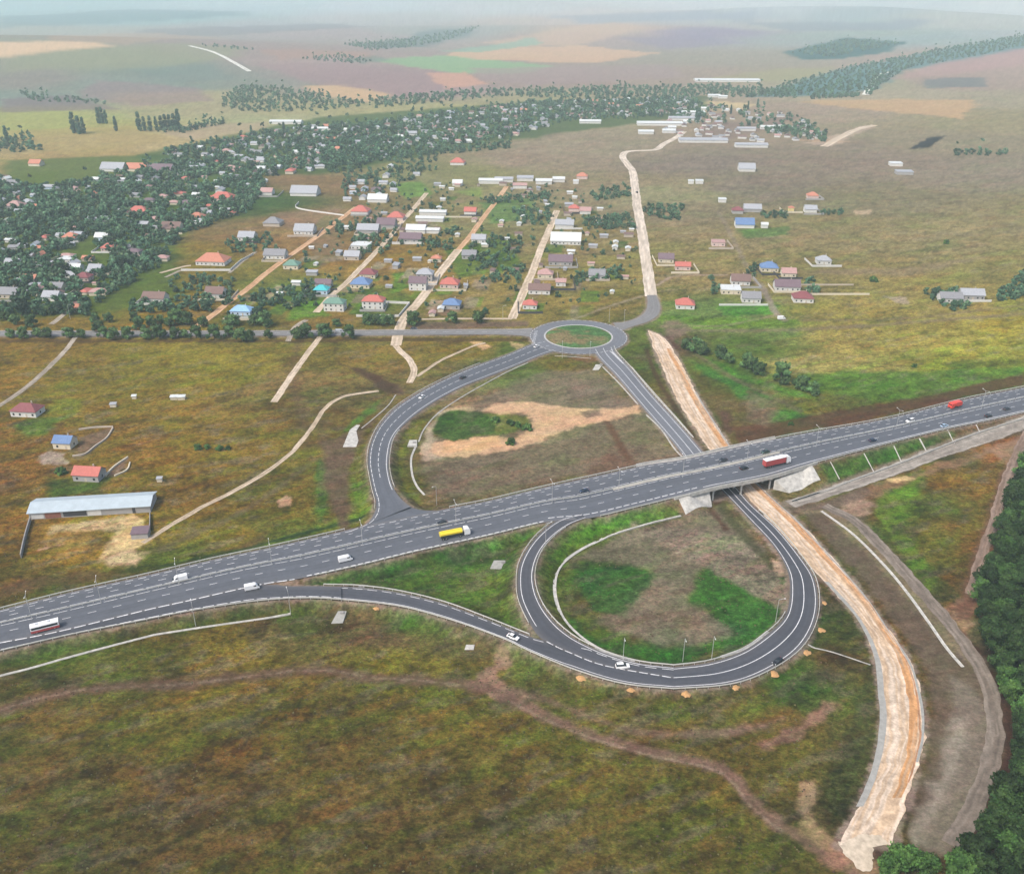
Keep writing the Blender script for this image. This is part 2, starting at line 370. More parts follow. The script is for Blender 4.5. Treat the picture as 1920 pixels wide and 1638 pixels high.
ANCH = """0 12 186 212 218|250 34 178 204 208|480 14 196 216 222|520 52 190 200 204|60 60 188 198 196|320 66 186 190 190|700 8 206 220 226|760 34 198 206 208|860 56 184 194 194|960 14 206 216 220|1010 40 206 204 202|1120 22 210 214 216|1180 56 206 196 190|1260 8 214 222 226|1330 36 198 206 208|1440 18 202 214 218|1480 52 196 202 200|1600 30 188 204 208|1640 64 182 198 196|1720 12 208 218 222|1800 40 200 208 206|1880 16 214 222 224|1900 62 190 204 206|200 110 168 176 166|60 150 165 168 165|60 190 148 165 160|250 160 150 165 160|350 190 176 174 152
300 130 155 170 165|600 60 190 190 192|600 120 186 176 176|500 100 180 175 175|420 150 160 170 165|800 170 176 165 165|700 140 175 165 168|1000 150 178 168 165|1300 140 182 175 168|1100 70 190 185 185|1350 60 178 180 195|1400 110 180 182 175|1600 150 180 182 165|1750 70 180 198 200|1800 150 185 175 170|1880 110 195 182 180|1500 200 175 165 155|1650 180 178 175 160|1850 185 175 172 158
100 240 176 178 136|60 215 175 182 140|300 265 188 174 140|200 290 180 160 125|150 270 184 172 138|700 210 176 176 146|850 205 178 178 145|550 230 175 178 150|600 260 165 165 135|950 185 172 172 150
1000 300 165 152 138|1100 280 164 155 140|1200 350 160 148 128|1300 310 150 142 134|1450 350 148 140 130|1600 300 156 146 136|1850 320 158 150 138|1800 270 160 155 138|1500 420 150 143 114|1300 400 150 142 122|1250 360 160 158 130|1750 450 156 148 116|1650 370 146 142 122|1880 420 155 147 118|1880 230 165 162 142|1700 560 158 146 100|1850 500 150 145 105|1400 440 152 142 114
1300 500 152 140 106|1500 520 150 140 104|1600 600 150 140 90|1600 640 165 150 95|1500 680 168 158 100|1450 620 120 140 90|1350 600 118 142 92|1800 660 160 158 85|1700 640 166 155 92|1650 690 160 155 95|1850 700 118 135 62|1700 720 110 130 62|1600 710 118 132 66|1500 760 122 125 72|1650 745 108 118 62|1880 620 160 152 85|1750 690 150 150 80|1580 790 112 88 75|1780 745 105 82 72
1050 560 150 136 92|1150 500 152 142 100|1100 470 152 140 108|1180 560 140 130 90|900 420 148 146 112|880 560 150 136 94|800 590 135 128 88|600 470 150 125 98|560 420 156 132 108|700 480 156 128 90|760 520 158 132 92|740 330 150 155 122|650 340 150 130 112|700 560 120 135 85|600 560 118 140 88|600 580 145 122 85|450 590 120 120 80|320 585 150 125 80|330 500 140 130 85|450 380 100 125 85|860 320 150 152 120
100 660 138 118 70|100 690 140 118 68|300 680 138 130 70|450 700 138 130 68|200 720 132 122 66|100 850 130 105 58|200 760 135 118 64|350 780 136 118 66|300 830 135 108 62|350 870 138 115 68|450 850 132 112 60|400 920 128 106 52|500 780 135 115 75|550 720 140 120 85|600 660 132 122 78|700 650 138 120 80|850 640 138 122 76|550 850 122 112 58|540 900 118 108 48|580 940 118 112 48|650 960 112 120 60|50 1080 112 98 52|150 1010 152 122 74|60 1000 130 105 55|250 980 150 128 78|400 1000 128 118 60|300 1060 100 112 62|100 1110 98 102 52|20 900 125 100 52|630 800 110 100 62|660 860 105 108 60|640 740 118 110 80|480 1000 102 105 55
1100 720 140 122 108|1050 700 132 125 95|1000 730 118 124 88|1060 680 125 115 72|1000 690 105 122 78|1170 720 115 112 65|1150 750 132 115 100|950 760 150 125 105|1000 870 125 120 90|1150 880 132 106 90|900 900 125 108 88|850 880 125 112 92|850 930 120 105 88|1050 900 122 112 90|1230 820 126 120 85|1200 860 130 112 92|1100 830 125 118 88|800 900 105 105 60
1240 690 98 115 68|1200 640 105 120 76|1280 780 95 108 60|1210 700 100 108 55|1350 690 105 125 72|1400 700 92 118 62|1450 745 122 125 85|1350 760 125 105 88|1400 790 120 98 82|1320 650 112 100 85|1470 790 80 120 50|1370 730 110 120 75|1400 650 105 130 70
1250 1000 130 120 98|1350 1020 132 112 98|1300 960 125 112 90|1150 1040 105 112 68|1250 1110 132 122 92|1200 1180 142 118 94|1320 1190 138 115 88|1130 1100 72 100 42|1180 1090 92 108 58|1360 1120 80 98 45|1440 1130 62 98 42|1340 1070 92 108 50|1150 1130 108 95 60|1100 1200 92 108 38|1050 1060 100 112 48|1250 1225 68 105 38|1380 1190 66 98 38|1440 1170 78 105 48|1100 970 98 112 50|1200 960 68 100 36|1030 1050 100 115 42
800 1075 92 112 52|900 1100 100 116 62|740 1050 78 102 36|850 1040 75 105 38|950 1050 80 105 42|950 1130 100 112 58|700 1170 112 98 78|850 1180 112 105 78|600 1140 92 98 55|560 1160 110 100 75|900 1150 92 110 52|780 1120 88 112 50
200 1230 100 105 62|60 1290 104 95 48|100 1260 85 90 60|330 1210 105 100 65|500 1200 124 112 60|700 1220 122 118 62|400 1270 122 100 55|820 1240 116 108 62|870 1260 105 105 62|1000 1260 105 110 72|1100 1300 98 98 68|1050 1290 95 100 55
50 1400 96 92 36|150 1350 106 98 40|100 1440 105 85 38|200 1330 110 108 40|300 1340 112 108 38|250 1420 104 90 40|300 1460 112 78 42|400 1340 108 95 40|430 1400 118 85 45|500 1360 112 92 42|550 1440 105 82 40|600 1340 106 95 40|600 1500 104 78 34|420 1480 95 82 36|150 1500 80 78 32|100 1550 82 88 30|50 1500 88 78 34|250 1560 88 75 34|400 1600 90 76 36|550 1580 96 85 32|700 1400 98 88 36|700 1560 92 78 34|800 1350 110 100 42|800 1450 102 88 40|900 1500 100 84 40|850 1600 84 76 34|1000 1390 112 104 60|1000 1450 105 95 45|1100 1430 114 106 62|1050 1550 98 85 42|1000 1610 88 82 38|1200 1500 104 96 48|1200 1600 92 88 38|1300 1520 106 98 56|1350 1600 98 92 42|1450 1600 92 90 40|1250 1420 100 85 45
1300 1330 92 96 50|1400 1300 92 102 50|1500 1270 82 102 50|1550 1300 74 100 42|1500 1350 110 88 60|1580 1400 78 84 42|1560 1480 68 76 40|1450 1420 105 100 60|1400 1380 112 90 62|1560 1540 72 66 40|1580 1150 86 90 45|1600 1200 92 84 42|1600 1090 92 92 50|1540 1020 95 85 60|1660 1130 110 92 66|1700 1190 105 95 66|1750 1250 112 95 72|1620 1020 85 100 62|1560 980 120 112 85|1700 1100 118 100 72|1700 950 98 108 50|1650 970 108 95 72|1770 920 128 108 55|1720 1000 112 112 50|1840 900 118 102 56|1800 1000 120 98 46|1790 1080 120 95 50|1730 1080 92 100 50|1740 1120 80 98 45|1720 850 90 95 55|1880 850 150 110 85|1720 1350 98 78 58|1740 1420 92 92 62|1780 1300 118 100 85|1880 1300 70 58 48|1880 1450 55 52 36|1750 1600 110 90 72|1850 1550 50 58 34|1900 1000 40 55 28|1900 1200 38 50 28|1680 1600 80 65 48"""
an = np.array([[float(q) for q in a.split()] for ln in ANCH.split("\n") for a in ln.split("|") if a.strip()])
aw = np.array([atg(p[0], max(p[1], 8)) for p in an])
adist = np.sqrt(aw[:, 0] ** 2 + aw[:, 1] ** 2 + CAM_Z ** 2)
ac_ = an[:, 2:5].copy(); nr_ = an[:, 1] > 630; rg = np.maximum(ac_[:, 0] - ac_[:, 1], 0)
ac_[:, 1] += np.where(an[:, 1] > 1200, .22, .10) * rg; md_ = (an[:, 1] > 250) & (an[:, 1] < 800); ac_[md_] += .12 * (ac_[md_].mean(1, keepdims=True) - ac_[md_])
ac_[(an[:, 1] > 150) & (an[:, 1] < 1290)] *= 1.035; vn_ = an[:, 1] > 1290; mu = ac_[vn_].mean(0); ac_[vn_] = mu + (ac_[vn_] - mu) * .62 + [7, 7, -4]
aalb = np.minimum(albedo(ac_, adist), .4)  # far ground kept paler and bluer: part of the haze is in its colour
# blend in (bearing, log distance) so that near and far patches keep a natural size
def bl(X, Y): return np.stack([X / (Y + 60) * 3.2, np.log(Y + 60) * 3.6], -1)
nx = fbm(GXX / 26 + 5, GYY / 26, 4) - .5; ny = fbm(GXX / 26 + 91, GYY / 26 + 33, 4) - .5
sc = np.clip(GYY / 400, 0.7, 8)
def multi(fx, fy, sx, sy, o, near=1.0):
    """noise whose patches are larger far out: fixed layers, faded into each other with distance"""
    out = 0; lv = np.clip(np.log2(np.maximum(GYY / 450, 1)), 0, 3.999); 
    for q in range(5):
        k_ = np.clip(1 - np.abs(lv - q), 0, 1); out = out + k_ * fbm(fx / (sx * 2 ** q) + 13 * q, fy / (sy * 2 ** q) + 7 * q, o)
    return out
nx2 = multi(GXX + 400, GYY, 80, 55, 3) - .5; ny2 = multi(GXX + 9000, GYY, 80, 55, 3) - .5
WX = GXX + nx * 22 + nx2 * 50 * sc; WY = GYY + ny * 20 + ny2 * 36 * sc
ac = bl(aw[:, 0], aw[:, 1]); gc = bl(WX, WY)
g0, g1 = gc.reshape(-1, 2).min(0) - .01, gc.reshape(-1, 2).max(0) + .01
NA, NB = 260, 420
ga, gb = np.linspace(g0[0], g1[0], NA), np.linspace(g0[1], g1[1], NB)
TAB = np.zeros((NA, NB, 3))
for i in range(NA):
    q = np.stack([np.full(NB, ga[i]), gb], 1)
    wgt = (((q[:, None] - ac[None]) ** 2).sum(-1) + 2e-4) ** -2.2
    TAB[i] = (wgt @ aalb) / wgt.sum(1, keepdims=True)
fa = (gc[..., 0] - g0[0]) / (g1[0] - g0[0]) * (NA - 1.001); fb = (gc[..., 1] - g0[1]) / (g1[1] - g0[1]) * (NB - 1.001)
ia, ib = fa.astype(int), fb.astype(int); ua, ub = (fa - ia)[..., None], (fb - ib)[..., None]
COL = (TAB[ia, ib] * (1 - ua) + TAB[ia + 1, ib] * ua) * (1 - ub) + (TAB[ia, ib + 1] * (1 - ua) + TAB[ia + 1, ib + 1] * ua) * ub
COL = COL.reshape(NR, NC, 3)
VEG = np.ones((NR, NC))           # how coarse the speckle of the surface is
# patches of other colour: (points, colour, soft edge m, edge noise m, coverage)
def sdf(W, X, Y):
    W = W[:, :2]; n = len(W); d = np.full(X.shape, 1e18); ins = np.zeros(X.shape, bool)
    for i in range(n):
        a, b = W[i], W[(i + 1) % n]; e = b - a
        t = np.clip(((X - a[0]) * e[0] + (Y - a[1]) * e[1]) / (e @ e + 1e-9), 0, 1)
        d = np.minimum(d, (X - a[0] - t * e[0]) ** 2 + (Y - a[1] - t * e[1]) ** 2)
        c = ((a[1] > Y) != (b[1] > Y)) & (X < (b[0] - a[0]) * (Y - a[1]) / (b[1] - a[1] + 1e-12) + a[0]); ins ^= c
    d = np.sqrt(d); return np.where(ins, d, -d)
def sdl(W, X, Y):
    d = np.full(X.shape, 1e18)
    for a, b in zip(W[:-1, :2], W[1:, :2]):
        e = b - a; t = np.clip(((X - a[0]) * e[0] + (Y - a[1]) * e[1]) / (e @ e + 1e-9), 0, 1)
        d = np.minimum(d, (X - a[0] - t * e[0]) ** 2 + (Y - a[1] - t * e[1]) ** 2)
    return -np.sqrt(d)
def window(W, m):
    r0 = np.searchsorted(Yr, W[:, 1].min() - m); r1 = np.searchsorted(Yr, W[:, 1].max() + m)
    return slice(max(r0 - 1, 0), min(r1 + 1, NR))
def paint(W, c, soft=1.5, amp=1.5, cov=1.0, veg=None, line=None, raw=False):
    rs = window(W, (line or 0) + soft + amp * 2 + 2)
    if rs.stop <= rs.start: return
    X, Y = GXX[rs], GYY[rs]
    m = (line or 0) + soft + amp * 2 + 4
    cmin = np.searchsorted((X > W[:, 0].min() - m).any(0), True); 
    ok = (X > W[:, 0].min() - m) & (X < W[:, 0].max() + m)
    cols = np.where(ok.any(0))[0]
    if len(cols) == 0: return
    cs = slice(cols[0], cols[-1] + 1); X, Y = X[:, cs], Y[:, cs]
    s = (sdl(W, X, Y) + line) if line else sdf(W, X, Y)
    n1 = fbm(X / max(amp * 3, 1.5) + 9, Y / max(amp * 3, 1.5), 4) - .5
    k = sstep(-soft, soft, s + n1 * amp * 3) * cov
    k = k * np.clip(0.72 + 0.8 * (fbm(X / 4 + 2, Y / 4 + 7, 3)), 0, 1)
    dist = np.sqrt(W[:, 0].mean() ** 2 + W[:, 1].mean() ** 2 + CAM_Z ** 2)
    if not raw:
        c = np.array(c, float)
        if c[0] > c[1] + 12 and c.mean() < 175: c = c * .58 + c.mean() * .42 + 5
    a = np.array(c) if raw else albedo(c, dist)
    COL[rs, cs] = COL[rs, cs] * (1 - k[..., None]) + a * k[..., None]
    if veg is not None: VEG[rs, cs] = VEG[rs, cs] * (1 - k) + veg * k
def P(px, c, soft=1.5, amp=1.5, cov=1.0, veg=0.5): paint(np.array([atg(*p) for p in px]), c, soft, amp, cov, veg)
def L(px, c, wd, soft=1.0, amp=0.8, cov=1.0, veg=0.4): paint(gcurve(px, 6), c, soft, amp, cov, veg, line=wd / 2)
# far fields, part of the distant haze put into their colours
P([(-60, 78), (180, 80), (215, 87), (0, 110), (-60, 116)], (232, 212, 188), 20, 12)
P([(0, 108), (210, 88), (330, 80), (450, 88), (460, 105), (300, 130), (100, 128), (0, 140)], (172, 182, 165), 40, 30, .7)
P([(570, 162), (640, 157), (735, 178), (690, 192), (600, 179)], (216, 194, 168), 12, 14)
P([(640, 190), (700, 190), (660, 196)], (196, 166, 150), 8, 8, .6)
P([(700, 112), (860, 104), (1045, 125), (960, 140), (870, 138), (760, 124)], (168, 198, 170), 14, 24)
P([(830, 104), (900, 90), (1100, 86), (1235, 100), (1110, 119), (900, 112)], (220, 200, 182), 14, 24)
P([(900, 80), (1000, 64), (1150, 42), (1210, 52), (1100, 82), (960, 90)], (216, 202, 190), 20, 20, .8)
P([(480, 120), (640, 118), (830, 140), (850, 165), (760, 182), (700, 170), (560, 150)], (178, 166, 168), 20, 20, .8)
P([(800, 138), (870, 136), (920, 158), (840, 166), (810, 150)], (216, 184, 170), 8, 10, .9)
P([(880, 128), (1040, 126), (1260, 120), (1280, 145), (1000, 160), (900, 150)], (182, 168, 168), 15, 15, .7)
P([(1160, 70), (1330, 66), (1400, 82), (1250, 92)], (172, 175, 192), 20, 20, .6)
P([(640, 84), (760, 74), (800, 58), (900, 52), (880, 66), (800, 88), (720, 92)], (150, 172, 176), 25, 40, .8)
P([(240, 58), (420, 50), (620, 44), (700, 50), (500, 62), (300, 70)], (168, 178, 184), 30, 30, .7)
P([(1000, 30), (1300, 20), (1500, 28), (1300, 40), (1100, 44)], (182, 196, 206), 40, 40, .8)
P([(1380, 40), (1600, 44), (1760, 36), (1700, 56), (1500, 60)], (170, 186, 196), 40, 40, .7)
P([(0, 30), (250, 18), (500, 24), (300, 40), (0, 52)], (160, 186, 194), 40, 40, .7)
P([(820, 96), (1000, 70), (1020, 80), (900, 98)], (172, 204, 192), 12, 20, .8)
P([(100, 66), (300, 62), (420, 72), (240, 84), (90, 76)], (196, 190, 182), 15, 20, .8)
P([(480, 92), (680, 96), (700, 108), (520, 112)], (192, 176, 170), 12, 20, .8)
P([(740, 112), (680, 120), (640, 112), (700, 104)], (150, 170, 165), 8, 16, .7)
P([(1470, 98), (1590, 70), (1700, 80), (1660, 100), (1560, 112), (1500, 112)], (132, 162, 165), 14, 14)
P([(1400, 182), (1500, 150), (1600, 125), (1750, 95), (1930, 66), (1930, 90), (1700, 132), (1640, 168), (1560, 180)], (136, 172, 176), 14, 16, .9)
P([(1300, 150), (1450, 130), (1560, 126), (1520, 146), (1380, 156)], (182, 186, 160), 14, 16, .6)
P([(1660, 150), (1760, 118), (1930, 88), (1930, 120), (1780, 140)], (198, 180, 180), 14, 16, .7)
P([(1730, 148), (1850, 145), (1850, 163), (1735, 166)], (148, 160, 162), 8, 6, .85)
P([(1480, 190), (1660, 186), (1830, 188), (1800, 222), (1720, 214), (1600, 204)], (212, 188, 160), 8, 14, .85)
P([(1240, 196), (1330, 190), (1420, 195), (1400, 205), (1280, 215), (1240, 210)], (222, 205, 172), 5, 6, .8)
P([(1310, 240), (1350, 226), (1420, 232), (1470, 215), (1500, 220), (1440, 240), (1370, 262), (1300, 258)], (150, 140, 146), 4, 4, .9)
P([(1200, 215), (1300, 198), (1480, 208), (1560, 250), (1530, 272), (1300, 272), (1225, 255)], (172, 164, 150), 6, 12, .6)
P([(1705, 279), (1740, 258), (1775, 254), (1738, 278)], (92, 100, 102), 3, 3)
P([(1510, 268), (1540, 262), (1620, 235), (1640, 238), (1560, 275)], (205, 190, 175), 3, 5, .8)
P([(1480, 262), (1540, 267), (1620, 268), (1530, 260)], (210, 185, 160), 3, 3, .6)
P([(0, 205), (130, 205), (130, 245), (60, 248), (0, 258)], (180, 188, 142), 8, 5, .8)
P([(0, 186), (130, 178), (220, 205), (120, 208), (0, 212)], (155, 150, 155), 10, 8, .7)
P([(180, 150), (380, 165), (400, 190), (250, 200), (150, 180)], (172, 160, 165), 15, 15, .6)
P([(230, 130), (400, 120), (440, 150), (330, 155)], (148, 168, 166), 20, 20, .6)
P([(340, 235), (500, 230), (500, 245), (360, 262), (300, 250)], (198, 178, 142), 6, 5, .8)
P([(0, 245), (250, 236), (330, 262), (150, 292), (60, 280)], (186, 174, 138), 8, 6, .6)
P([(40, 325), (110, 322), (120, 345), (45, 352)], (170, 165, 110), 3, 3, .9)
# dense village floor, gardens
for px in ([(0, 300), (330, 290), (500, 330), (470, 390), (330, 440), (330, 580), (0, 600)], [(250, 290), (600, 220), (1000, 190), (1330, 180), (1320, 215), (980, 260), (800, 290), (600, 330), (420, 330)]):
    P(px, (112, 136, 98), 12, 14, .85)
for px, c in (([(730, 345), (790, 340), (815, 365), (760, 372)], (130, 165, 112)), ([(545, 575), (600, 560), (620, 590), (540, 600)], (112, 150, 72)), ([(735, 515), (770, 505), (770, 540), (735, 550)], (108, 150, 72)),
              ([(830, 470), (960, 440), (980, 500), (860, 520)], (110, 138, 92)), ([(1350, 572), (1460, 572), (1462, 590), (1350, 592)], (92, 150, 88)), ([(900, 380), (1000, 370), (1000, 410), (920, 420)], (120, 150, 112)),
              ([(100, 750), (155, 748), (140, 778), (90, 775)], (128, 138, 48)), ([(20, 790), (130, 780), (85, 815), (20, 812)], (98, 128, 48)), ([(90, 895), (200, 900), (190, 925), (90, 935)], (88, 110, 48)),
              ([(1445, 770), (1500, 765), (1500, 800), (1440, 800)], (72, 132, 50)), ([(1290, 670), (1350, 700), (1450, 745), (1430, 765), (1330, 720)], (76, 128, 56)), ([(1500, 700), (1920, 690), (1920, 725), (1650, 750), (1520, 735)], (104, 135, 58)),
              ([(1270, 640), (1390, 700), (1530, 745), (1480, 742), (1370, 705)], (100, 142, 62)), ([(1230, 592), (1500, 600), (1490, 612), (1260, 618)], (120, 148, 84)), ([(940, 640), (975, 640), (985, 656), (930, 668)], (112, 128, 68)),
              ([(405, 300), (450, 310), (420, 335)], (150, 170, 110)), ([(1380, 430), (1480, 425), (1480, 440), (1400, 448)], (120, 150, 108)), ([(850, 360), (900, 350), (905, 372)], (150, 168, 118))):
    P(px, c, 3, 3, .85, 1)
rp = random.Random(3)
for i in range(95):        # garden and yard plots between the dirt streets
    x = rp.uniform(430, 1190); y = rp.uniform(370, 585)
    if x < 640 and y < 1010 - x: continue
    p = atg(x, y); w_, d_ = rp.uniform(7, 16), rp.uniform(14, 30); c = rp.choice([(104, 136, 84), (120, 146, 88), (142, 126, 92), (166, 146, 116), (98, 126, 84), (134, 140, 92), (178, 160, 132)])
    ca_, sa_ = math.cos(-.1), math.sin(-.1); paint(np.array([(p[0] + u * ca_ - v * sa_, p[1] + u * sa_ + v * ca_, 0) for u, v in ((-w_, -d_), (w_, -d_), (w_, d_), (-w_, d_))]) if rp.random() < 0 else np.array([(p[0] + (u * ca_ - v * sa_) / 2, p[1] + (u * sa_ + v * ca_) / 2, 0) for u, v in ((-w_, -d_), (w_, -d_), (w_, d_), (-w_, d_))]), c, .8, .8, .75, .9)
P([(800, 830), (860, 800), (900, 750), (1000, 700), (1110, 690), (1200, 770), (1280, 860), (1100, 890), (850, 940), (790, 900)], (138, 122, 102), 4, 4, .6, .45)
P([(1070, 1050), (1150, 1000), (1290, 960), (1350, 945), (1440, 1040), (1465, 1080), (1400, 1075), (1330, 1040), (1290, 1120), (1400, 1200), (1250, 1215), (1110, 1170), (1180, 1120), (1230, 1070), (1150, 1050)], (136, 122, 100), 3, 3, .75, .5)
# green strips on slopes and in ditches
for px, c in (([(560, 1095), (700, 1062), (880, 1040), (1000, 1002), (1010, 992), (940, 1005), (760, 1060), (620, 1100)], (70, 112, 32)), ([(1085, 985), (1180, 960), (1260, 945), (1275, 968), (1150, 995), (1070, 1030), (1035, 1070), (1025, 1050)], (84, 118, 40)),
              ([(1540, 868), (1660, 840), (1780, 808), (1790, 815), (1700, 850), (1560, 905)], (74, 108, 34)), ([(1060, 1150), (1120, 1200), (1250, 1218), (1380, 1190), (1450, 1160), (1465, 1165), (1390, 1215), (1260, 1240), (1150, 1225), (1080, 1190)], (60, 100, 34)),
              ([(1090, 1068), (1180, 1060), (1235, 1075), (1190, 1130), (1165, 1155), (1110, 1140), (1085, 1105)], (58, 92, 36)), ([(1290, 1130), (1330, 1040), (1370, 1060), (1400, 1080), (1470, 1085), (1470, 1140), (1420, 1180), (1350, 1160)], (66, 100, 38)),
              ([(0, 1225), (250, 1170), (350, 1155), (545, 1130), (540, 1145), (300, 1190), (0, 1250)], (76, 88, 36)), ([(300, 1055), (560, 1010), (640, 985), (700, 950), (690, 900), (660, 900), (660, 960), (480, 1025)], (92, 112, 62)),
              ([(600, 860), (620, 880), (620, 960), (595, 990), (590, 930)], (74, 102, 42)), ([(660, 790), (710, 750), (700, 775), (650, 805)], (80, 112, 48)), ([(740, 900), (800, 780), (770, 790), (745, 850), (755, 920), (790, 945), (770, 900)], (104, 112, 52)),
              ([(1190, 985), (1480, 1150), (1470, 1100), (1400, 1000)], (128, 112, 92)), ([(820, 780), (870, 770), (990, 780), (1000, 800), (940, 815), (850, 820), (810, 810)], (98, 108, 42)), ([(1560, 1160), (1640, 1230), (1560, 1215), (1530, 1200)], (80, 88, 46)),
              ([(1660, 900), (1740, 880), (1700, 1000), (1760, 1090), (1740, 1120), (1690, 1040), (1640, 960)], (92, 112, 50)), ([(1440, 1180), (1480, 1120), (1475, 1160), (1440, 1200), (1350, 1238), (1330, 1235)], (66, 100, 36)),
              ([(1640, 1240), (1640, 1380), (1600, 1500), (1560, 1560), (1550, 1500), (1590, 1400), (1600, 1300)], (70, 76, 40))):
    P(px, tuple(min(255, q * 1.13 + 4) for q in c), 2, 2.2, .85, 1)
L([(300, 1062), (450, 1030), (600, 992), (680, 968)], (74, 92, 40), 2.5)
# bare and trampled soil
P([(905, 770), (925, 755), (985, 752), (1040, 760), (1110, 768), (1195, 762), (1200, 775), (1150, 785), (1080, 800), (1020, 825), (960, 842), (880, 856), (815, 855), (790, 850), (800, 832), (860, 822), (940, 818), (965, 828), (985, 805), (1000, 790), (980, 772), (940, 775)], (222, 186, 152), 1.5, 2.2, 1, .35)
P([(835, 825), (935, 817), (942, 838), (850, 848), (826, 848)], (234, 190, 148), 1, 1, 1, .3)
P([(786, 845), (800, 800), (825, 770), (850, 762), (835, 780), (815, 805), (812, 850), (830, 860), (795, 862)], (205, 178, 138), 1.5, 2, .85, .4)
P([(905, 765), (850, 763), (820, 772), (870, 778)], (205, 185, 150), 1, 1.5, .6, .4)
P([(815, 785), (845, 768), (905, 772), (935, 790), (925, 812), (850, 826), (812, 815)], (88, 112, 44), 1.5, 2, 1, 1)
P([(1085, 772), (1120, 768), (1128, 778), (1100, 784)], (150, 120, 100), 1, 1, .9)
L([(1140, 792), (1155, 820), (1175, 855), (1190, 872)], (130, 96, 72), 4, 1.5)
P([(1140, 850), (1180, 865), (1230, 870), (1180, 882), (1120, 890), (1100, 885)], (135, 100, 78), 2, 2, .8)
P([(255, 1025), (190, 1045), (215, 1010), (230, 975), (250, 962), (262, 980), (258, 1005), (290, 1005)], (226, 200, 150), 1.5, 3.5, .95, .5)
P([(195, 1050), (250, 1020), (280, 1035), (255, 1060), (215, 1062)], (220, 190, 158), 2, 3, .9, .5)
P([(100, 985), (180, 975), (230, 968), (230, 990), (130, 1000), (90, 1002)], (212, 182, 120), 1.5, 3.5, .7, .6)
P([(55, 980), (90, 1000), (60, 1030), (130, 1040), (200, 1030), (200, 1000)], (168, 128, 62), 3, 4, .6, .8)
P([(70, 855), (95, 845), (120, 850), (125, 868), (80, 872)], (190, 165, 145), 1, 1.6, .8)
P([(140, 860), (150, 820), (205, 802), (200, 820), (170, 850)], (140, 112, 92), 1, 1.5, .8)
P([(200, 890), (215, 868), (240, 860), (238, 875), (215, 893)], (160, 122, 100), 1, 1.5, .8)
P([(655, 690), (635, 683), (690, 695), (745, 722), (750, 740), (720, 735), (690, 712)], (102, 82, 74), 2, 2.5, .9)
P([(745, 725), (742, 745), (700, 790), (660, 810), (600, 830), (610, 900), (625, 960), (640, 1000), (655, 1000), (652, 900), (665, 850), (690, 800), (735, 755), (760, 735)], (124, 98, 82), 2, 2.5, .85)
P([(590, 800), (610, 790), (625, 860), (650, 900), (640, 960), (620, 960), (600, 880)], (128, 104, 82), 3, 3, .5)
P([(500, 1000), (400, 1040), (300, 1075), (180, 1070), (60, 1085), (0, 1098), (0, 1120), (120, 1098), (300, 1070), (500, 1015)], (118, 88, 66), 2.5, 2, .7)
L([(590, 860), (540, 900), (470, 950), (400, 985), (300, 1030)], (125, 112, 80), 3.5, 2, 1.5, .7)
L([(560, 640), (550, 700), (560, 760), (580, 840)], (128, 98, 78), 5, 3, 2.5, .5)
L([(0, 1330), (90, 1305), (180, 1290), (330, 1283), (480, 1266), (600, 1255), (700, 1270), (800, 1276), (900, 1290)], (124, 92, 74), 5.5, 2, 1.6, .85)
L([(0, 1330), (90, 1305), (180, 1290), (330, 1283), (480, 1266), (600, 1255), (700, 1270), (800, 1276), (900, 1290)], (156, 128, 98), .8, .5, .8, .7)
P([(940, 1205), (965, 1215), (950, 1250), (935, 1262), (960, 1290), (1000, 1310), (940, 1310), (890, 1290), (900, 1268), (925, 1240)], (172, 128, 96), 1.5, 1.8, .95, .5)
L([(1830, 1240), (1850, 1300), (1862, 1370), (1850, 1440), (1820, 1520), (1790, 1580)], (138, 118, 100), 3.5, 1.5, 1, .7)
L([(890, 1282), (960, 1310), (1040, 1350), (1130, 1385), (1230, 1412), (1320, 1430), (1370, 1450), (1410, 1500), (1470, 1550), (1560, 1605), (1610, 1638)], (146, 104, 82), 4.5, 1.6, 1.4, .95)
L([(960, 1316), (1040, 1356), (1130, 1390), (1230, 1418), (1320, 1436), (1366, 1456), (1404, 1506), (1464, 1556)], (172, 138, 108), .7, .5, .5, .8)
L([(960, 1290), (1060, 1325), (1160, 1362), (1260, 1378), (1360, 1372), (1440, 1360)], (140, 104, 84), 3, 1.8, 1.5, .7)
P([(1415, 1395), (1480, 1370), (1540, 1310), (1582, 1312), (1545, 1350), (1500, 1390), (1430, 1402)], (168, 112, 88), 1.5, 2.5, .85)
P([(1270, 1375), (1380, 1360), (1470, 1345), (1440, 1365), (1340, 1390)], (150, 115, 90), 2, 2.5, .7)
P([(1500, 1465), (1530, 1462), (1535, 1500), (1525, 1530), (1540, 1560), (1500, 1545), (1488, 1500)], (194, 150, 96), 1.5, 2.2, .9)
P([(1480, 1520), (1545, 1560), (1575, 1590), (1560, 1600), (1500, 1560)], (180, 135, 86), 1.5, 2, .8)
P([(1555, 1590), (1620, 1580), (1660, 1600), (1700, 1640), (1560, 1640), (1530, 1610)], (188, 130, 92), 1.5, 2.5, .9)
P([(1632, 1580), (1680, 1570), (1690, 1590), (1650, 1615), (1632, 1610)], (98, 66, 60), 1.2, 1.2, .9)
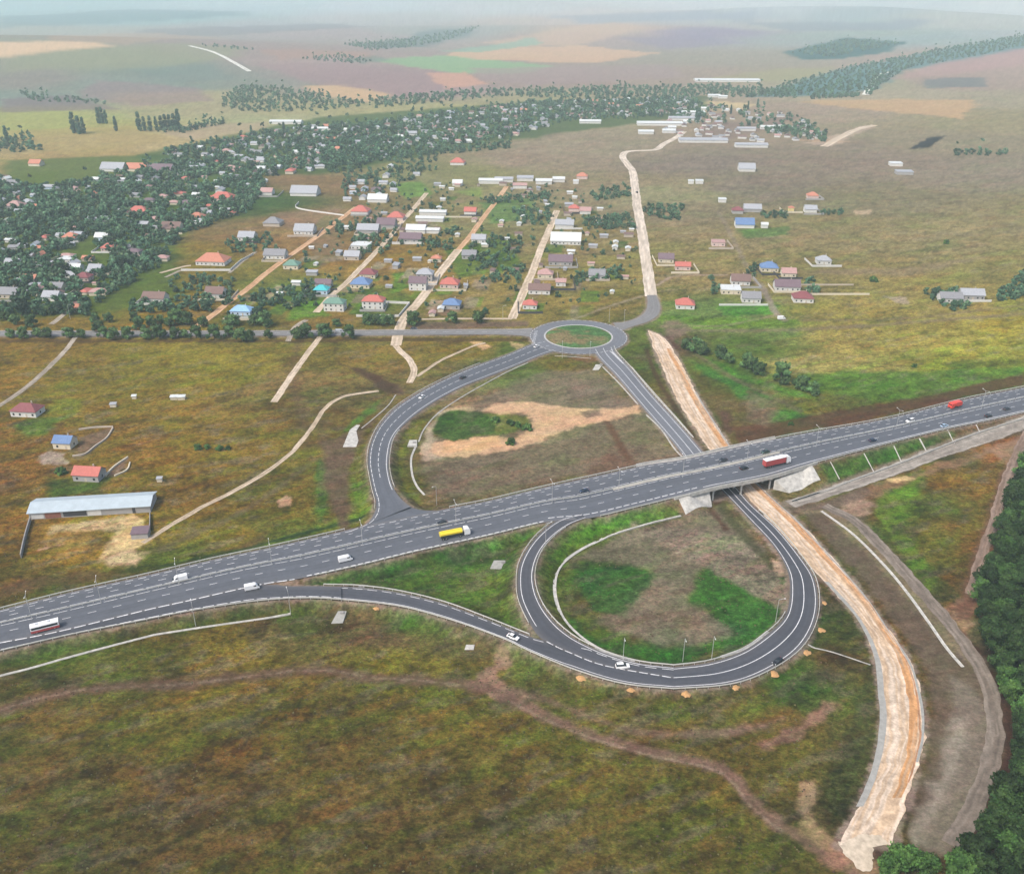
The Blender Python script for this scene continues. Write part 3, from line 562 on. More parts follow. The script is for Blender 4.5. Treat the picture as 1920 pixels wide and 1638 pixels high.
# brown shoulder country beside the dirt trunk, the wide graded bench on the right
P([(1500, 950), (1560, 945), (1640, 1000), (1720, 1090), (1800, 1190), (1850, 1260), (1885, 1340), (1885, 1420), (1850, 1530), (1800, 1600), (1700, 1625), (1700, 1520), (1730, 1440), (1745, 1340), (1730, 1250), (1680, 1170), (1600, 1070), (1530, 990)], (124, 104, 84), 2.5, 2, .9, .3)
P([(1780, 1265), (1830, 1290), (1858, 1360), (1845, 1440), (1810, 1530), (1770, 1600), (1700, 1590), (1720, 1520), (1760, 1440), (1780, 1370), (1790, 1310)], (144, 126, 104), 2, 2, 1, .25)
P([(1790, 1340), (1815, 1345), (1815, 1400), (1790, 1460), (1750, 1540), (1715, 1590), (1705, 1570), (1740, 1500), (1775, 1420)], (170, 154, 128), 2, 2, .9, .25)
L([(1800, 1180), (1850, 1250), (1885, 1330), (1895, 1400), (1880, 1460), (1840, 1560), (1780, 1620)], (92, 62, 56), 4, 1.5, 1.5, .85)
L([(1560, 960), (1640, 1030), (1720, 1120), (1790, 1195), (1830, 1240)], (140, 122, 102), 7, 1.5, 1.2, .9)
P([(1540, 958), (1600, 975), (1660, 1040), (1720, 1110), (1800, 1210), (1790, 1230), (1700, 1120), (1620, 1035)], (150, 140, 112), 1.5, 1, .7)
P([(1800, 1130), (1840, 1100), (1830, 1150), (1812, 1195), (1770, 1150)], (184, 128, 92), 2, 2, .9)
L([(1920, 815), (1900, 868), (1880, 920), (1860, 990), (1838, 1050), (1822, 1110), (1808, 1150)], (142, 100, 78), 6.5, 2, 1.2, .95)
L([(1898, 880), (1872, 950), (1850, 1015), (1828, 1080)], (166, 132, 110), 1.2, .6, .6, .8)
P([(1850, 845), (1920, 812), (1920, 860), (1890, 870)], (182, 132, 98), 2, 2.5, .9)
P([(1580, 930), (1660, 905), (1760, 870), (1860, 845), (1840, 862), (1700, 905), (1600, 960)], (168, 122, 86), 2, 2.5, .8)
P([(1655, 898), (1700, 892), (1716, 898), (1680, 906)], (228, 200, 150), 1, 1.2, .9)
P([(1570, 950), (1600, 925), (1640, 940), (1630, 965), (1590, 975)], (190, 150, 118), 1.5, 2.5, .8)
L([(1480, 945), (1530, 930), (1600, 905), (1680, 878), (1760, 846), (1850, 815), (1930, 788)], (150, 140, 126), 7, .8, .6, 1, .3)
L([(1600, 912), (1680, 886), (1760, 855), (1850, 825), (1930, 800)], (116, 98, 84), 3.5, .8, .6, .9, .3)
L([(1490, 956), (1560, 945), (1620, 920)], (128, 108, 92), 7, 1.5, 1, .8)
L([(1500, 958), (1600, 968), (1680, 1060), (1760, 1160), (1830, 1250)], (146, 134, 114), 3.4, .8, .6, .85)
P([(1290, 690), (1360, 720), (1400, 760), (1420, 800), (1400, 835), (1375, 838), (1340, 780)], (112, 108, 74), 2, 2, .6)
P([(1345, 765), (1378, 775), (1370, 812), (1352, 800)], (116, 88, 74), 2, 2, .9)
P([(1370, 800), (1490, 785), (1600, 765), (1720, 745), (1920, 700), (1920, 722), (1800, 745), (1650, 780), (1490, 812), (1385, 835)], (116, 84, 68), 1.5, 1.8, .85)
P([(1400, 730), (1460, 760), (1440, 800), (1400, 790)], (140, 120, 92), 2, 2, .6)
L([(1275, 640), (1360, 700), (1440, 740), (1500, 770)], (142, 122, 98), 3.5, 2, 1.5, .6)
P([(1232, 628), (1262, 630), (1272, 655), (1258, 652), (1240, 640)], (112, 84, 76), 1.2, 1, .9)
L([(1212, 655), (1228, 700), (1250, 740), (1290, 800), (1320, 850)], (98, 86, 66), 3, 1.2, .8, .8)
L([(1180, 672), (1225, 672)], (110, 84, 64), 2, 1, .6, .8)
L([(1396, 930), (1460, 1000), (1500, 1060)], (96, 80, 62), 3, 1, .6, .8)
L([(1334, 925), (1380, 985), (1420, 1030), (1450, 1060)], (86, 92, 52), 5, 1.5, 1, .7)
L([(1315, 930), (1360, 990)], (110, 72, 54), 3, 1, 1, .8)
P([(1444, 1045), (1462, 1052), (1475, 1078), (1460, 1080)], (222, 170, 128), .8, 1, .9)
P([(1265, 930), (1345, 925), (1360, 935), (1340, 950), (1330, 935)], (102, 74, 56), 1, 1, .9)
# scrub tracks in the plain
L([(1210, 553), (1140, 575), (1080, 597), (1040, 604)], (178, 160, 130), 2.5, 1.2, .8, .8)
L([(1232, 535), (1262, 518), (1300, 516), (1362, 516)], (190, 162, 138), 3, 1.2, .8, .85)
L([(1405, 516), (1430, 540), (1450, 580), (1470, 600)], (176, 156, 138), 5, 1.5, 1, .85)
L([(1245, 605), (1340, 612), (1420, 598), (1460, 590)], (168, 150, 120), 2.5, 1.2, .8, .7)
L([(1260, 618), (1420, 620), (1600, 612), (1920, 588)], (150, 130, 105), 6, 2, 1.5, .6)
L([(1500, 600), (1700, 596), (1920, 572)], (150, 125, 105), 3, 2, 1.5, .6)
P([(1250, 600), (1270, 600), (1300, 615), (1260, 640), (1240, 612)], (150, 122, 108), 2, 2, .7)
L([(1345, 395), (1360, 420), (1385, 470), (1400, 500)], (168, 152, 138), 4, 2, 1.5, .5)
P([(1490, 510), (1700, 520), (1850, 480), (1700, 500)], (168, 140, 115), 6, 6, .5)
P([(1655, 555), (1700, 557), (1705, 570), (1680, 568)], (200, 175, 140), 1, 1.5, .8)
P([(1600, 395), (1635, 394), (1632, 402), (1605, 402)], (210, 190, 165), 1, 2, .8)
P([(1332, 452), (1362, 452), (1362, 463), (1335, 463)], (200, 172, 150), 1, 1.5, .8)
P([(820, 572), (850, 575), (845, 592), (800, 590)], (165, 128, 100), 1, 2, .8)
P([(535, 930), (550, 932), (548, 950), (525, 950), (522, 938)], (224, 162, 110), .8, 1.2, 1)
L([(75, 1030), (95, 1026), (118, 1020)], (220, 160, 115), 1.5, .5, .8, .9)
P([(505, 400), (640, 390), (640, 425), (540, 430)], (172, 138, 115), 4, 4, .5)
P([(570, 440), (640, 420), (640, 480), (600, 500)], (160, 138, 110), 3, 3, .5)
P([(640, 600), (730, 600), (780, 618), (990, 612), (990, 602), (780, 604)], (140, 112, 100), 1.5, 1.5, .8)
P([(640, 640), (1000, 640), (985, 634), (640, 632)], (108, 92, 70), 1.5, 1.5, .8)
P([(0, 636), (640, 636), (640, 642), (0, 642)], (105, 95, 72), 1.5, 1.5, .8)
P([(880, 640), (900, 640), (925, 650), (905, 655)], (225, 185, 145), .8, 1, .9)
P([(955, 640), (985, 646), (975, 655), (960, 650)], (215, 185, 145), .8, 1, .8)
P([(1140, 672), (1110, 668), (1060, 670), (1100, 680)], (160, 104, 70), 1, 1, .8)
# shoulders of the paved roads
dg = hgrid(GXX, GYY, DG) * np.where((GXX > GX0) & (GXX < GX1) & (GYY > GY0) & (GYY < GY1), 1, 99)
k = (sstep(2.6, 1.0, dg + (fbm(GXX / 3, GYY / 3, 3) - .5) * 2.2))[..., None] * .8
COL = COL * (1 - k) + np.array([.205, .155, .125]) * k
VEG = VEG * (1 - k[..., 0] * .6)
k = (sstep(5.5, 2.5, dg + (fbm(GXX / 5, GYY / 5, 3) - .5) * 4) * (hgrid(GXX, GYY) > .3))[..., None] * .35
COL = COL * (1 - k) + np.array([.10, .078, .055]) * k
# mid-scale mottling (dry and green tufts)
m1 = fbm(GXX / 9 + 40, GYY / 6.5 + 3, 5); m2 = fbm(GXX / 30 + 4, GYY / 20 + 60, 4); m3 = fbm(GXX / 120 + 70, GYY / 90 + 20, 3)
cr, sr = math.cos(.45), math.sin(.45); RX, RY = GXX * cr + GYY * sr, -GXX * sr + GYY * cr
m4 = fbm(RX / 16, RY / 3.2, 4); m5 = fbm(GXX / 2.6 + 7, GYY / 2.2 + 1, 3)
f = np.clip(1.04 + (m1 - .5) * 1.15 + (m2 - .5) * .5 + (m4 - .5) * .85 + (m5 - .5) * 1.2, .45, 1.9)
ff = np.clip(750 / GYY, .28, 1)[..., None]
COL = COL * (1 + (f[..., None] - 1) * VEG[..., None] * 0.95 * ff)
fd = np.clip(520 / GYY, .22, 1) * VEG
gA = (sstep(.50, .66, multi(RX + 700, RY, 17, 6, 5)) * fd)[..., None]
gB = (sstep(.52, .68, multi(RX + 5200, RY, 13, 4.5, 5)) * fd)[..., None]
gC = (sstep(.56, .72, multi(RX + 9100, RY, 10, 3.6, 5)) * fd)[..., None]
COL = COL * (1 - gA + gA * np.array([.84, 1.07, .80])); COL = COL * (1 - gB + gB * np.array([1.10, .89, .92]))
COL = COL * (1 - .45 * gC) + (COL.mean(-1, keepdims=True) * 1.25 + .012) * np.array([1.22, 1.02, .70]) * .45 * gC
COL = np.clip(COL, .008, .85); VEG = VEG * np.clip(650 / GYY, .15, 1)

def grid_mesh(name, X, Y, Z, cl, vg, mat):
    nr, nc = X.shape
    me = bpy.data.meshes.new(name); me.vertices.add(nr * nc)
    me.vertices.foreach_set("co", np.stack([X, Y, Z], -1).astype(np.float32).ravel())
    i = np.arange(nr * nc).reshape(nr, nc)
    q = np.stack([i[:-1, :-1], i[:-1, 1:], i[1:, 1:], i[1:, :-1]], -1).reshape(-1, 4)
    me.loops.add(q.size); me.polygons.add(len(q))
    me.loops.foreach_set("vertex_index", q.ravel().astype(np.int32))
    me.polygons.foreach_set("loop_start", (np.arange(len(q)) * 4).astype(np.int32))
    me.update(calc_edges=True); me.shade_smooth()
    a = me.attributes.new("col", 'FLOAT_COLOR', 'POINT')
    a.data.foreach_set("color", np.concatenate([cl, vg[..., None]], -1).astype(np.float32).ravel())
    me.materials.append(mat)
    o = bpy.data.objects.new(name, me); col.objects.link(o); return o

def ground_mat():
    m = bpy.data.materials.new("dry_grassland"); m.use_nodes = True
    n, l = m.node_tree.nodes, m.node_tree.links; b = n["Principled BSDF"]
    b.inputs["Roughness"].default_value = .95; b.inputs["Specular IOR Level"].default_value = 0
    a = n.new("ShaderNodeAttribute"); a.attribute_name = "col"
    tc = n.new("ShaderNodeTexCoord")
    def nz(scale, detail, sx=1, sy=1, rot=0, rough=.6):
        mp = n.new("ShaderNodeMapping"); mp.inputs["Scale"].default_value = (sx, sy, 1); mp.inputs["Rotation"].default_value = (0, 0, rot)
        t = n.new("ShaderNodeTexNoise"); t.inputs["Scale"].default_value = scale; t.inputs["Detail"].default_value = detail; t.inputs["Roughness"].default_value = rough
        l.new(tc.outputs["Object"], mp.inputs[0]); l.new(mp.outputs[0], t.inputs["Vector"]); return t
    def mr(src, a0, a1, b0, b1):
        q = n.new("ShaderNodeMapRange"); q.inputs[1].default_value = a0; q.inputs[2].default_value = a1; q.inputs[3].default_value = b0; q.inputs[4].default_value = b1
        l.new(src, q.inputs[0]); return q.outputs[0]
    fine = nz(1.1, 4, 1, 1.25, .5, .75); mid = nz(.42, 5, 1, 1.5, .45, .7); rows = nz(.5, 5, .35, 1.6, .45)
    v1 = mr(fine.outputs["Fac"], .3, .7, .42, 1.58); v2 = mr(mid.outputs["Fac"], .32, .68, .62, 1.38); v3 = mr(rows.outputs["Fac"], .3, .7, .8, 1.2)
    def mul(x, y):
        q = n.new("ShaderNodeMath"); q.operation = 'MULTIPLY'
        for i, s in enumerate((x, y)):
            if isinstance(s, (int, float)): q.inputs[i].default_value = s
            else: l.new(s, q.inputs[i])
        return q.outputs[0]
    vo = n.new("ShaderNodeTexVoronoi"); vo.inputs["Scale"].default_value = .42; vo.inputs["Randomness"].default_value = 1; l.new(tc.outputs["Object"], vo.inputs["Vector"])
    v4 = mr(vo.outputs["Distance"], .1, .55, .68, 1.10)
    v = mul(mul(mul(v1, v2), v3), v4)
    mixv = n.new("ShaderNodeMix"); mixv.data_type = 'FLOAT'
    vv = mr(a.outputs["Alpha"], 0, 1, .35, 1)
    l.new(vv, mixv.inputs[0]); mixv.inputs[2].default_value = 1; l.new(v, mixv.inputs[3])
    sc = n.new("ShaderNodeVectorMath"); sc.operation = 'SCALE'; l.new(a.outputs["Color"], sc.inputs[0]); l.new(mixv.outputs[0], sc.inputs["Scale"])
    # dry/green shift
    hz = nz(.6, 3, 1, 1, 1.0); hf = mr(hz.outputs["Fac"], .38, .62, 0, 1)
    tint = n.new("ShaderNodeMix"); tint.data_type = 'RGBA'
    tint.inputs[6].default_value = (.90, 1.05, .86, 1); tint.inputs[7].default_value = (1.10, .97, 1.02, 1); l.new(hf, tint.inputs[0])
    tm = n.new("ShaderNodeMix"); tm.data_type = 'RGBA'; tm.inputs[6].default_value = (1, 1, 1, 1); l.new(a.outputs["Alpha"], tm.inputs[0]); l.new(tint.outputs[2], tm.inputs[7])
    fin = n.new("ShaderNodeVectorMath"); fin.operation = 'MULTIPLY'; l.new(sc.outputs[0], fin.inputs[0]); l.new(tm.outputs[2], fin.inputs[1])
    l.new(fin.outputs[0], b.inputs["Base Color"])
    bp = n.new("ShaderNodeBump"); bp.inputs["Distance"].default_value = .35; bp.inputs["Strength"].default_value = .5
    l.new(fine.outputs["Fac"], bp.inputs["Height"]); l.new(bp.outputs[0], b.inputs["Normal"])
    return m
GM = ground_mat()
g = grid_mesh("ground", GXX, GYY, GZZ, COL, VEG, GM); tag(g, kind='structure')

# ------------------------------------------------------------------ materials
M = dict(
    asphalt=MAT("asphalt", (.098, .104, .125), .85, .16, .35), asphalt_old=MAT("old_asphalt", (.17, .165, .165), .9, .16, .3), asphalt_new=MAT("dark_asphalt", (.068, .070, .085), .85, .15, .3),
    asphalt_ring=MAT("pale_asphalt", (.135, .14, .155), .9, .14, .3),
    paint=MAT("road_paint", (.60, .60, .60), .8, .3, .9), rail=MAT("galvanised_rail", (.52, .51, .46), .6, .1, 2, metal=.1),
    conc=MAT("concrete", (.42, .40, .37), .9, .18, .5), conc_w=MAT("pale_concrete", (.40, .385, .35), .9, .38, .5), conc_d=MAT("grey_concrete", (.26, .25, .235), .9, .2, .5),
    dirt=MAT("pale_dirt", (.47, .375, .28), .95, .34, .35, bump=.3), dirt_o=MAT("orange_dirt", (.46, .27, .14), .95, .25, .3, bump=.2), dirt_g=MAT("gravel_dirt", (.30, .26, .21), .95, .2, .3, bump=.2),
    sand=MAT("orange_sand", (.50, .27, .115), .95, .4, .3, bump=.2), orange=MAT("dug_sand", (.42, .24, .10), .95, .3, 1.5, bump=.2),
    grass=MAT("island_grass", (.045, .10, .03), .95, .55, .35, bump=.3), gravel=MAT("grey_gravel", (.28, .275, .25), .95, .2, .6, bump=.1),
    pole=MAT("pole_metal", (.45, .45, .44), .45, .05, 2, metal=.3), glass=MAT("dark_glass", (.02, .025, .03), .15, 0, spec=.6), tyre=MAT("tyre_rubber", (.02, .02, .02), .8),
    dark=MAT("dark_metal_and_shade", (.05, .05, .055), .6), lamp=MAT("lamp_lens", (.7, .72, .7), .3), chrome=MAT("wheel_metal", (.4, .4, .4), .35, metal=.7), red_l=MAT("tail_light_red", (.35, .02, .02), .3),
)

def wear_strip(name, a, b, base, lanes, dz=0.0, K=29):
    """road surface: worn wheel tracks, patched lengths and dusty edges as differences of the asphalt itself"""
    n = len(a); t = np.linspace(0, 1, K); V = a[:, None, :] + (b - a)[:, None, :] * t[None, :, None]; V[..., 2] += dz
    s = np.arange(n)[:, None] * 3.0; wdm = np.linalg.norm((b - a)[:, :2], axis=1).mean()
    trk = np.zeros(K)
    for c in lanes:
        for q in (-.9, .9): trk += np.exp(-((t - c) * wdm - q) ** 2 / .35)
    ln_id = np.floor(t * len(lanes) * 1.0); f = 1 - .13 * trk[None] * (.6 + .8 * fbm(s / 60 + t[None] * 9, s * 0 + ln_id[None] * 7.7, 3))
    f = f * (1 + .22 * (fbm(s / 35 + 3, ln_id[None] * 5.3 + s * 0, 3) - .5)) * (1 + .16 * (fbm(s / 5, t[None] * wdm / 3, 3) - .5))
    edge = np.exp(-t * wdm / .9) + np.exp(-(1 - t) * wdm / .9); c = np.array(base)[None, None] * f[..., None]; c = c * (1 - .35 * edge[None, :, None]) + np.array([.20, .17, .14]) * .35 * edge[None, :, None]
    f_ = [(i * K + j, i * K + j + 1, (i + 1) * K + j + 1, (i + 1) * K + j) for i in range(n - 1) for j in range(K - 1)]
    m = MB(); m.add(V.reshape(-1, 3), f_); o = m.build(name, M['asphalt_attr']); me = o.data
    if sum(p.normal.z for p in me.polygons) < 0: me.flip_normals()
    at_ = me.attributes.new("col", 'FLOAT_COLOR', 'POINT'); at_.data.foreach_set("color", np.concatenate([c, np.ones(c.shape[:2] + (1,))], -1).astype(np.float32).ravel()); return o
def dirt_strip(name, a, b, cols, K=13, lift=.22, edge=.8, seed=0, step=None, t0=0, t1=1, ruts=(.3, .7)):
    """earth road: long wheel streaks, clods and ragged sides in its own colour, laid on the ground"""
    n = len(a); t = np.linspace(t0, t1, K); s_ = np.r_[0, np.cumsum(np.linalg.norm(np.diff(a[:, :2], axis=0), axis=1))][:, None]
    wd = np.linalg.norm((b - a)[:, :2], axis=1)[:, None]; j = (fbm(s_ / 7 + seed, s_ * 0 + 1.5, 4) - .5) * 2 * edge; j2 = (fbm(s_ / 7 + 40 + seed, s_ * 0 + 8.5, 4) - .5) * 2 * edge
    u = (b - a) / wd; V = (a + u * j)[:, None] * (1 - t[None, :, None]) + (b + u * j2)[:, None] * t[None, :, None]; V[..., 2] = hgt(V[..., 0], V[..., 1]) + lift
    x = t[None] * wd.mean(); st = fbm(s_ / 26 + seed, x * 1.1 + 3, 4); cl = fbm(s_ / 2.2 + 9, x / 1.6 + seed, 4)
    k = sstep(.42, .62, st)[..., None]; c = np.array(cols[0]) * (1 - k) + np.array(cols[1]) * k; c = c * (1 + .9 * (cl - .5))[..., None]
    for r in ruts: c = c * (1 - .2 * np.exp(-((t - r) * wd.mean() / .5) ** 2))[None, :, None]
    f_ = [(i * K + q, i * K + q + 1, (i + 1) * K + q + 1, (i + 1) * K + q) for i in range(n - 1) for q in range(K - 1)]
    m = MB(); m.add(V.reshape(-1, 3), f_); o = m.build(name, M['dirt_attr']); me = o.data
    if sum(p.normal.z for p in me.polygons) < 0: me.flip_normals()
    at_ = me.attributes.new("col", 'FLOAT_COLOR', 'POINT'); at_.data.foreach_set("color", np.concatenate([np.clip(c, .02, .8), np.ones(c.shape[:2] + (1,))], -1).astype(np.float32).ravel()); tag(o, kind='structure'); return o
def strip(name, a, b, mat, K=2, dz=0.0, t0=0.0, t1=1.0, parent=None, drape=None):
    a, b = np.asarray(a), np.asarray(b); n = len(a)
    t = np.linspace(t0, t1, K)
    V = a[:, None, :] + (b - a)[:, None, :] * t[None, :, None]
    if drape is not None: V[..., 2] = hgt(V[..., 0], V[..., 1]) + drape
    V[..., 2] += dz
    f = [(i * K + j, i * K + j + 1, (i + 1) * K + j + 1, (i + 1) * K + j) for i in range(n - 1) for j in range(K - 1)]
    m = MB(); m.add(V.reshape(-1, 3), f)
    o = m.build(name, mat, parent)
    me = o.data
    if len(me.polygons) and sum(p.normal.z for p in me.polygons) < 0: me.flip_normals()
    return o
def offset(C, w):
    """points left of the polyline by w"""
    d = np.gradient(C[:, :2], axis=0); d /= np.linalg.norm(d, axis=1)[:, None] + 1e-9
    O = C.copy(); O[:, 0] -= d[:, 1] * w; O[:, 1] += d[:, 0] * w; return O
def ribbon(name, C, wd, mat, K=3, drape=.08, wob=0.0, kind='structure', seed=0):
    n = len(C); s = np.arange(n) * 1.0
    w1 = wd / 2 * (1 + wob * (fbm(s / 4 + seed, s * 0 + 3, 3) - .5) * 2); w2 = wd / 2 * (1 + wob * (fbm(s / 4 + seed + 40, s * 0 + 9, 3) - .5) * 2)
    o = strip(name, offset(C, w1), offset(C, -w2), mat, K, drape=drape)
    if kind: tag(o, kind=kind)
    return o

ROADC = dict(asphalt=(.090, .097, .112), asphalt_new=(.060, .064, .076), asphalt_ring=(.135, .142, .158), asphalt_old=(.175, .17, .165))
M['dirt_attr'] = MAT("earth_surface", (.1, .1, .1), .95, .25, 1.2, attr="col", bump=.15, spec=.1)
M['asphalt_attr'] = MAT("asphalt_surface", (.1, .1, .1), .85, .12, .5, attr="col")
for k, mat, dz, nm in (('highway', 'asphalt', 0, 'highway'), ('merging_lane', 'asphalt_new', -.03, 'road_lane'), ('lower_ramp', 'asphalt_new', -.03, 'ramp_road'), ('loop_road', 'asphalt_new', -.02, 'ramp_road'), ('loop_ramp', 'asphalt_new', 0.02, 'ramp_road'),
                       ('under_road', 'asphalt_ring', 0, 'road'), ('left_ramp', 'asphalt', -.05, 'ramp_road'), ('ramp_mouth', 'asphalt', -.02, 'road_junction'), ('west_road', 'asphalt_old', -.02, 'road'), ('north_road', 'asphalt_old', -.02, 'road'), ('roundabout', 'asphalt_ring', .03, 'roundabout')):
    a, b = ROADS[k]; lanes = {'highway': (.18, .31, .57, .78), 'merging_lane': (.5,), 'lower_ramp': (.5,), 'loop_ramp': (.52,), 'west_road': (.27, .73)}.get(k, (.3, .7))
    tag(wear_strip(nm, a, b, ROADC[mat], lanes, dz), kind='structure')
# roundabout island with kerb
mb = MB(); n = 64
ringp = [(RC[0] + RI * math.cos(2 * math.pi * i / n), RC[1] + RI * math.sin(2 * math.pi * i / n)) for i in range(n)]
ringq = [(RC[0] + (RI - .4) * math.cos(2 * math.pi * i / n), RC[1] + (RI - .4) * math.sin(2 * math.pi * i / n)) for i in range(n)]
vs = [(x, y, .3) for x, y in ringp] + [(x, y, .62) for x, y in ringp] + [(x, y, .62) for x, y in ringq] + [(x, y, .45) for x, y in ringq]
mb.add(vs, [(r * n + i, r * n + (i + 1) % n, (r + 1) * n + (i + 1) % n, (r + 1) * n + i) for r in range(3) for i in range(n)])
tag(mb.build("kerb", M['conc']), kind='structure')
vs = [(RC[0], RC[1], 1.5)]; fs = []
for r in range(1, 11):
    for i in range(48):
        rr = (RI - .35) * r / 10; a = 2 * math.pi * i / 48
        vs.append((RC[0] + rr * math.cos(a), RC[1] + rr * math.sin(a), .5 + 1.0 * (1 - (r / 10) ** 2) + (.15 * random.random() if r < 10 else 0)))
fs = [(0, 1 + i, 1 + (i + 1) % 48) for i in range(48)] + [(1 + (r - 1) * 48 + i, 1 + r * 48 + i, 1 + r * 48 + (i + 1) % 48, 1 + (r - 1) * 48 + (i + 1) % 48) for r in range(1, 10) for i in range(48)]
mb = MB(); mb.add(vs, fs); isl = mb.build("grass_island", M['grass'], smooth=True)
pxs = np.array(vs); ca = isl.data.attributes.new("col", 'FLOAT_COLOR', 'POINT')
cc = np.array([.055, .115, .04])[None] * (0.6 + .9 * fbm(pxs[:, 0] / 5, pxs[:, 1] / 5, 3))[:, None]
br = sstep(.45, .65, fbm(pxs[:, 0] / 12 + 3, pxs[:, 1] / 9, 2) + np.where(pxs[:, 0] < RC[0] - 6, .14, -.05))[:, None]
cc = cc * (1 - br) + np.array([.15, .12, .06]) * br
ca.data.foreach_set("color", np.concatenate([cc, np.ones((len(cc), 1))], 1).astype(np.float32).ravel())
isl.data.materials[0] = GM; tag(isl, kind='structure')

# road paint: all the lines of the scene lie as thin sheets on the asphalt
class Lines:
    def __init__(s): s.m = MB()
    def line(s, a, b, t, wd=.3, dash=None, dz=.06, i0=0, i1=None):
        a, b = a[i0:i1], b[i0:i1]
        C = a + (b - a) * t; C = resample(C, 1.0); C[:, 2] += dz
        if len(C) < 3: return
        A, B = offset(C, wd / 2), offset(C, -wd / 2)
        for i in range(len(C) - 1):
            if dash and (i % (dash[0] + dash[1])) >= dash[0]: continue
            s.m.add([A[i], B[i], B[i + 1], A[i + 1]], [(0, 1, 2, 3)])
    def quad(s, p, q, wd, dz=.06):
        d = np.array(q[:2]) - np.array(p[:2]); d = d / (np.linalg.norm(d) + 1e-9); nrm = np.array([-d[1], d[0]]) * wd / 2
        s.m.add([(p[0] + nrm[0], p[1] + nrm[1], p[2] + dz), (p[0] - nrm[0], p[1] - nrm[1], p[2] + dz), (q[0] - nrm[0], q[1] - nrm[1], q[2] + dz), (q[0] + nrm[0], q[1] + nrm[1], q[2] + dz)], [(0, 1, 2, 3)])
LN = Lines()
a, b = ROADS['highway']
LN.line(a, b, .055, .28, (3, 2)); LN.line(a, b, .13, .2, (2, 5)); LN.line(a, b, .24, .24, (3, 6)); LN.line(a, b, .375, .24, (6, 1)); LN.line(a, b, .50, .24, (5, 1)); LN.line(a, b, .70, .24, (3, 6)); 
iL = np.argmin(np.hypot(*(b[:, :2] - at(1030, 975, 5.6)[:2]).T)); iN = np.argmin(np.hypot(*(b[:, :2] - at(570, 1085, 3.5)[:2]).T)); iB = np.argmin(np.hypot(*(b[:, :2] - at(1320, 918, 7.4)[:2]).T))
lo, hi = sorted((iN, iL)); LN.line(a, b, .97, .5, (2, 1), i0=lo, i1=hi)
if iN < iL: LN.line(a, b, 1.0, .5, (4, 1), i0=0, i1=iN); LN.line(a, b, .9, .45, (3, 1), i0=iL, i1=iB); LN.line(a, b, .93, .35, None, i0=iB)
else: LN.line(a, b, 1.0, .5, (4, 1), i0=iN); LN.line(a, b, .9, .45, (3, 1), i0=iB, i1=iL); LN.line(a, b, .93, .35, None, i1=iB)
a, b = ROADS['merging_lane']; LN.line(a, b, .12, .35, (4, 1), .1)
a, b = ROADS['lower_ramp']; LN.line(a, b, .1, .25, None, .1); LN.line(a, b, .86, .25, (4, 2), .1)
a, b = ROADS['loop_road']; LN.line(a, b, .1, .25, None, .1); LN.line(a, b, .5, .28, None, .1); LN.line(a, b, .9, .25, None, .1)
a, b = ROADS['loop_ramp']; nn = len(a); LN.line(a, b, .2, .25, None, .08, i1=int(nn * .62)); LN.line(a, b, .88, .25, None, .08); LN.line(a, b, .02, .35, (3, 1), .08, i0=int(nn * .66))
# gore chevrons where the loop meets the lower ramp
for i in range(9):
    f = i / 8; p = at(1034 + 50 * f, 1207 + 20 * f, 2.3); q = at(1036 + 58 * f, 1196 + 34 * f - 3 * (1 - f), 2.3); LN.quad(p, at(1038 + 52 * f, 1198 + 26 * f, 2.3), .7 * (1.2 - f * .6), .12)
a, b = ROADS['left_ramp']; LN.line(a, b, .12, .28, (4, 1), .1); LN.line(a, b, .5, .28, (4, 2), .1, i0=int(len(a) * .2)); LN.line(a, b, .9, .28, None, .1, i0=int(len(a) * .15))
a, b = ROADS['under_road']; LN.line(a, b, .12, .25, None); LN.line(a, b, .5, .28, None); LN.line(a, b, .88, .25, None)
for f in np.linspace(0, 1, 12):
    p = at(1152 + 18 * f, 662 + 20 * f, .4); LN.quad(p, p + np.array([-2.2, 3.0, 0]) * (1.3 - f * .8), .5, .1)
    p = at(1002 - 6 * f, 622 + 24 * f, .4); LN.quad(p, p + np.array([2.4, 1.5, 0]), .4, .12)
a, b = ROADS['roundabout']; LN.line(a, b, .04, .3, (2, 2), .1); LN.line(a, b, .96, .3, None, .1)
a, b = ROADS['west_road']; LN.line(a, b, .5, .22, (4, 5), .1); LN.line(a, b, .95, .25, None, .1)
a, b = ROADS['highway']; mk = (a[:, 0] > at(1120, 915, 6)[0]) & (a[:, 0] < at(1440, 845, 7.4)[0])
tag(strip("median_strip", a[mk], b[mk], MAT("median_concrete", (.42, .39, .33), .9, .4, .35), 2, .05, .40, .465), kind='structure')
tag(LN.m.build("road_markings", M['paint']), kind='structure')

# ------------------------------------------------------------------ guardrails
def guardrail(C, label, lift=0.0, step=4.0, mat='rail', group='guardrails along the roads', w=.16):
    C = resample(C, step); m = MB(); n = len(C)
    for s_, z0, z1 in ((w / 2, .45, .85),):
        A, B = offset(C, s_), offset(C, -s_)
        vs = []
        for i in range(n):
            for q, z in ((A, z0), (A, z1), (B, z1), (B, z0)): vs.append((q[i, 0], q[i, 1], q[i, 2] + z + lift))
        fs = [(4 * i + j, 4 * i + (j + 1) % 4, 4 * i + 4 + (j + 1) % 4, 4 * i + 4 + j) for i in range(n - 1) for j in range(4)] + [(0, 1, 2, 3), (4 * n - 1, 4 * n - 2, 4 * n - 3, 4 * n - 4)]
        m.add(vs, fs)
    for i in range(n):
        x, y, z = C[i]; m.box(x - .07, x + .07, y - .07, y + .07, z + lift - .35, z + lift + .5)
    o = m.build("guardrail", M[mat]); tag(o, label, 'guardrail', group); return o
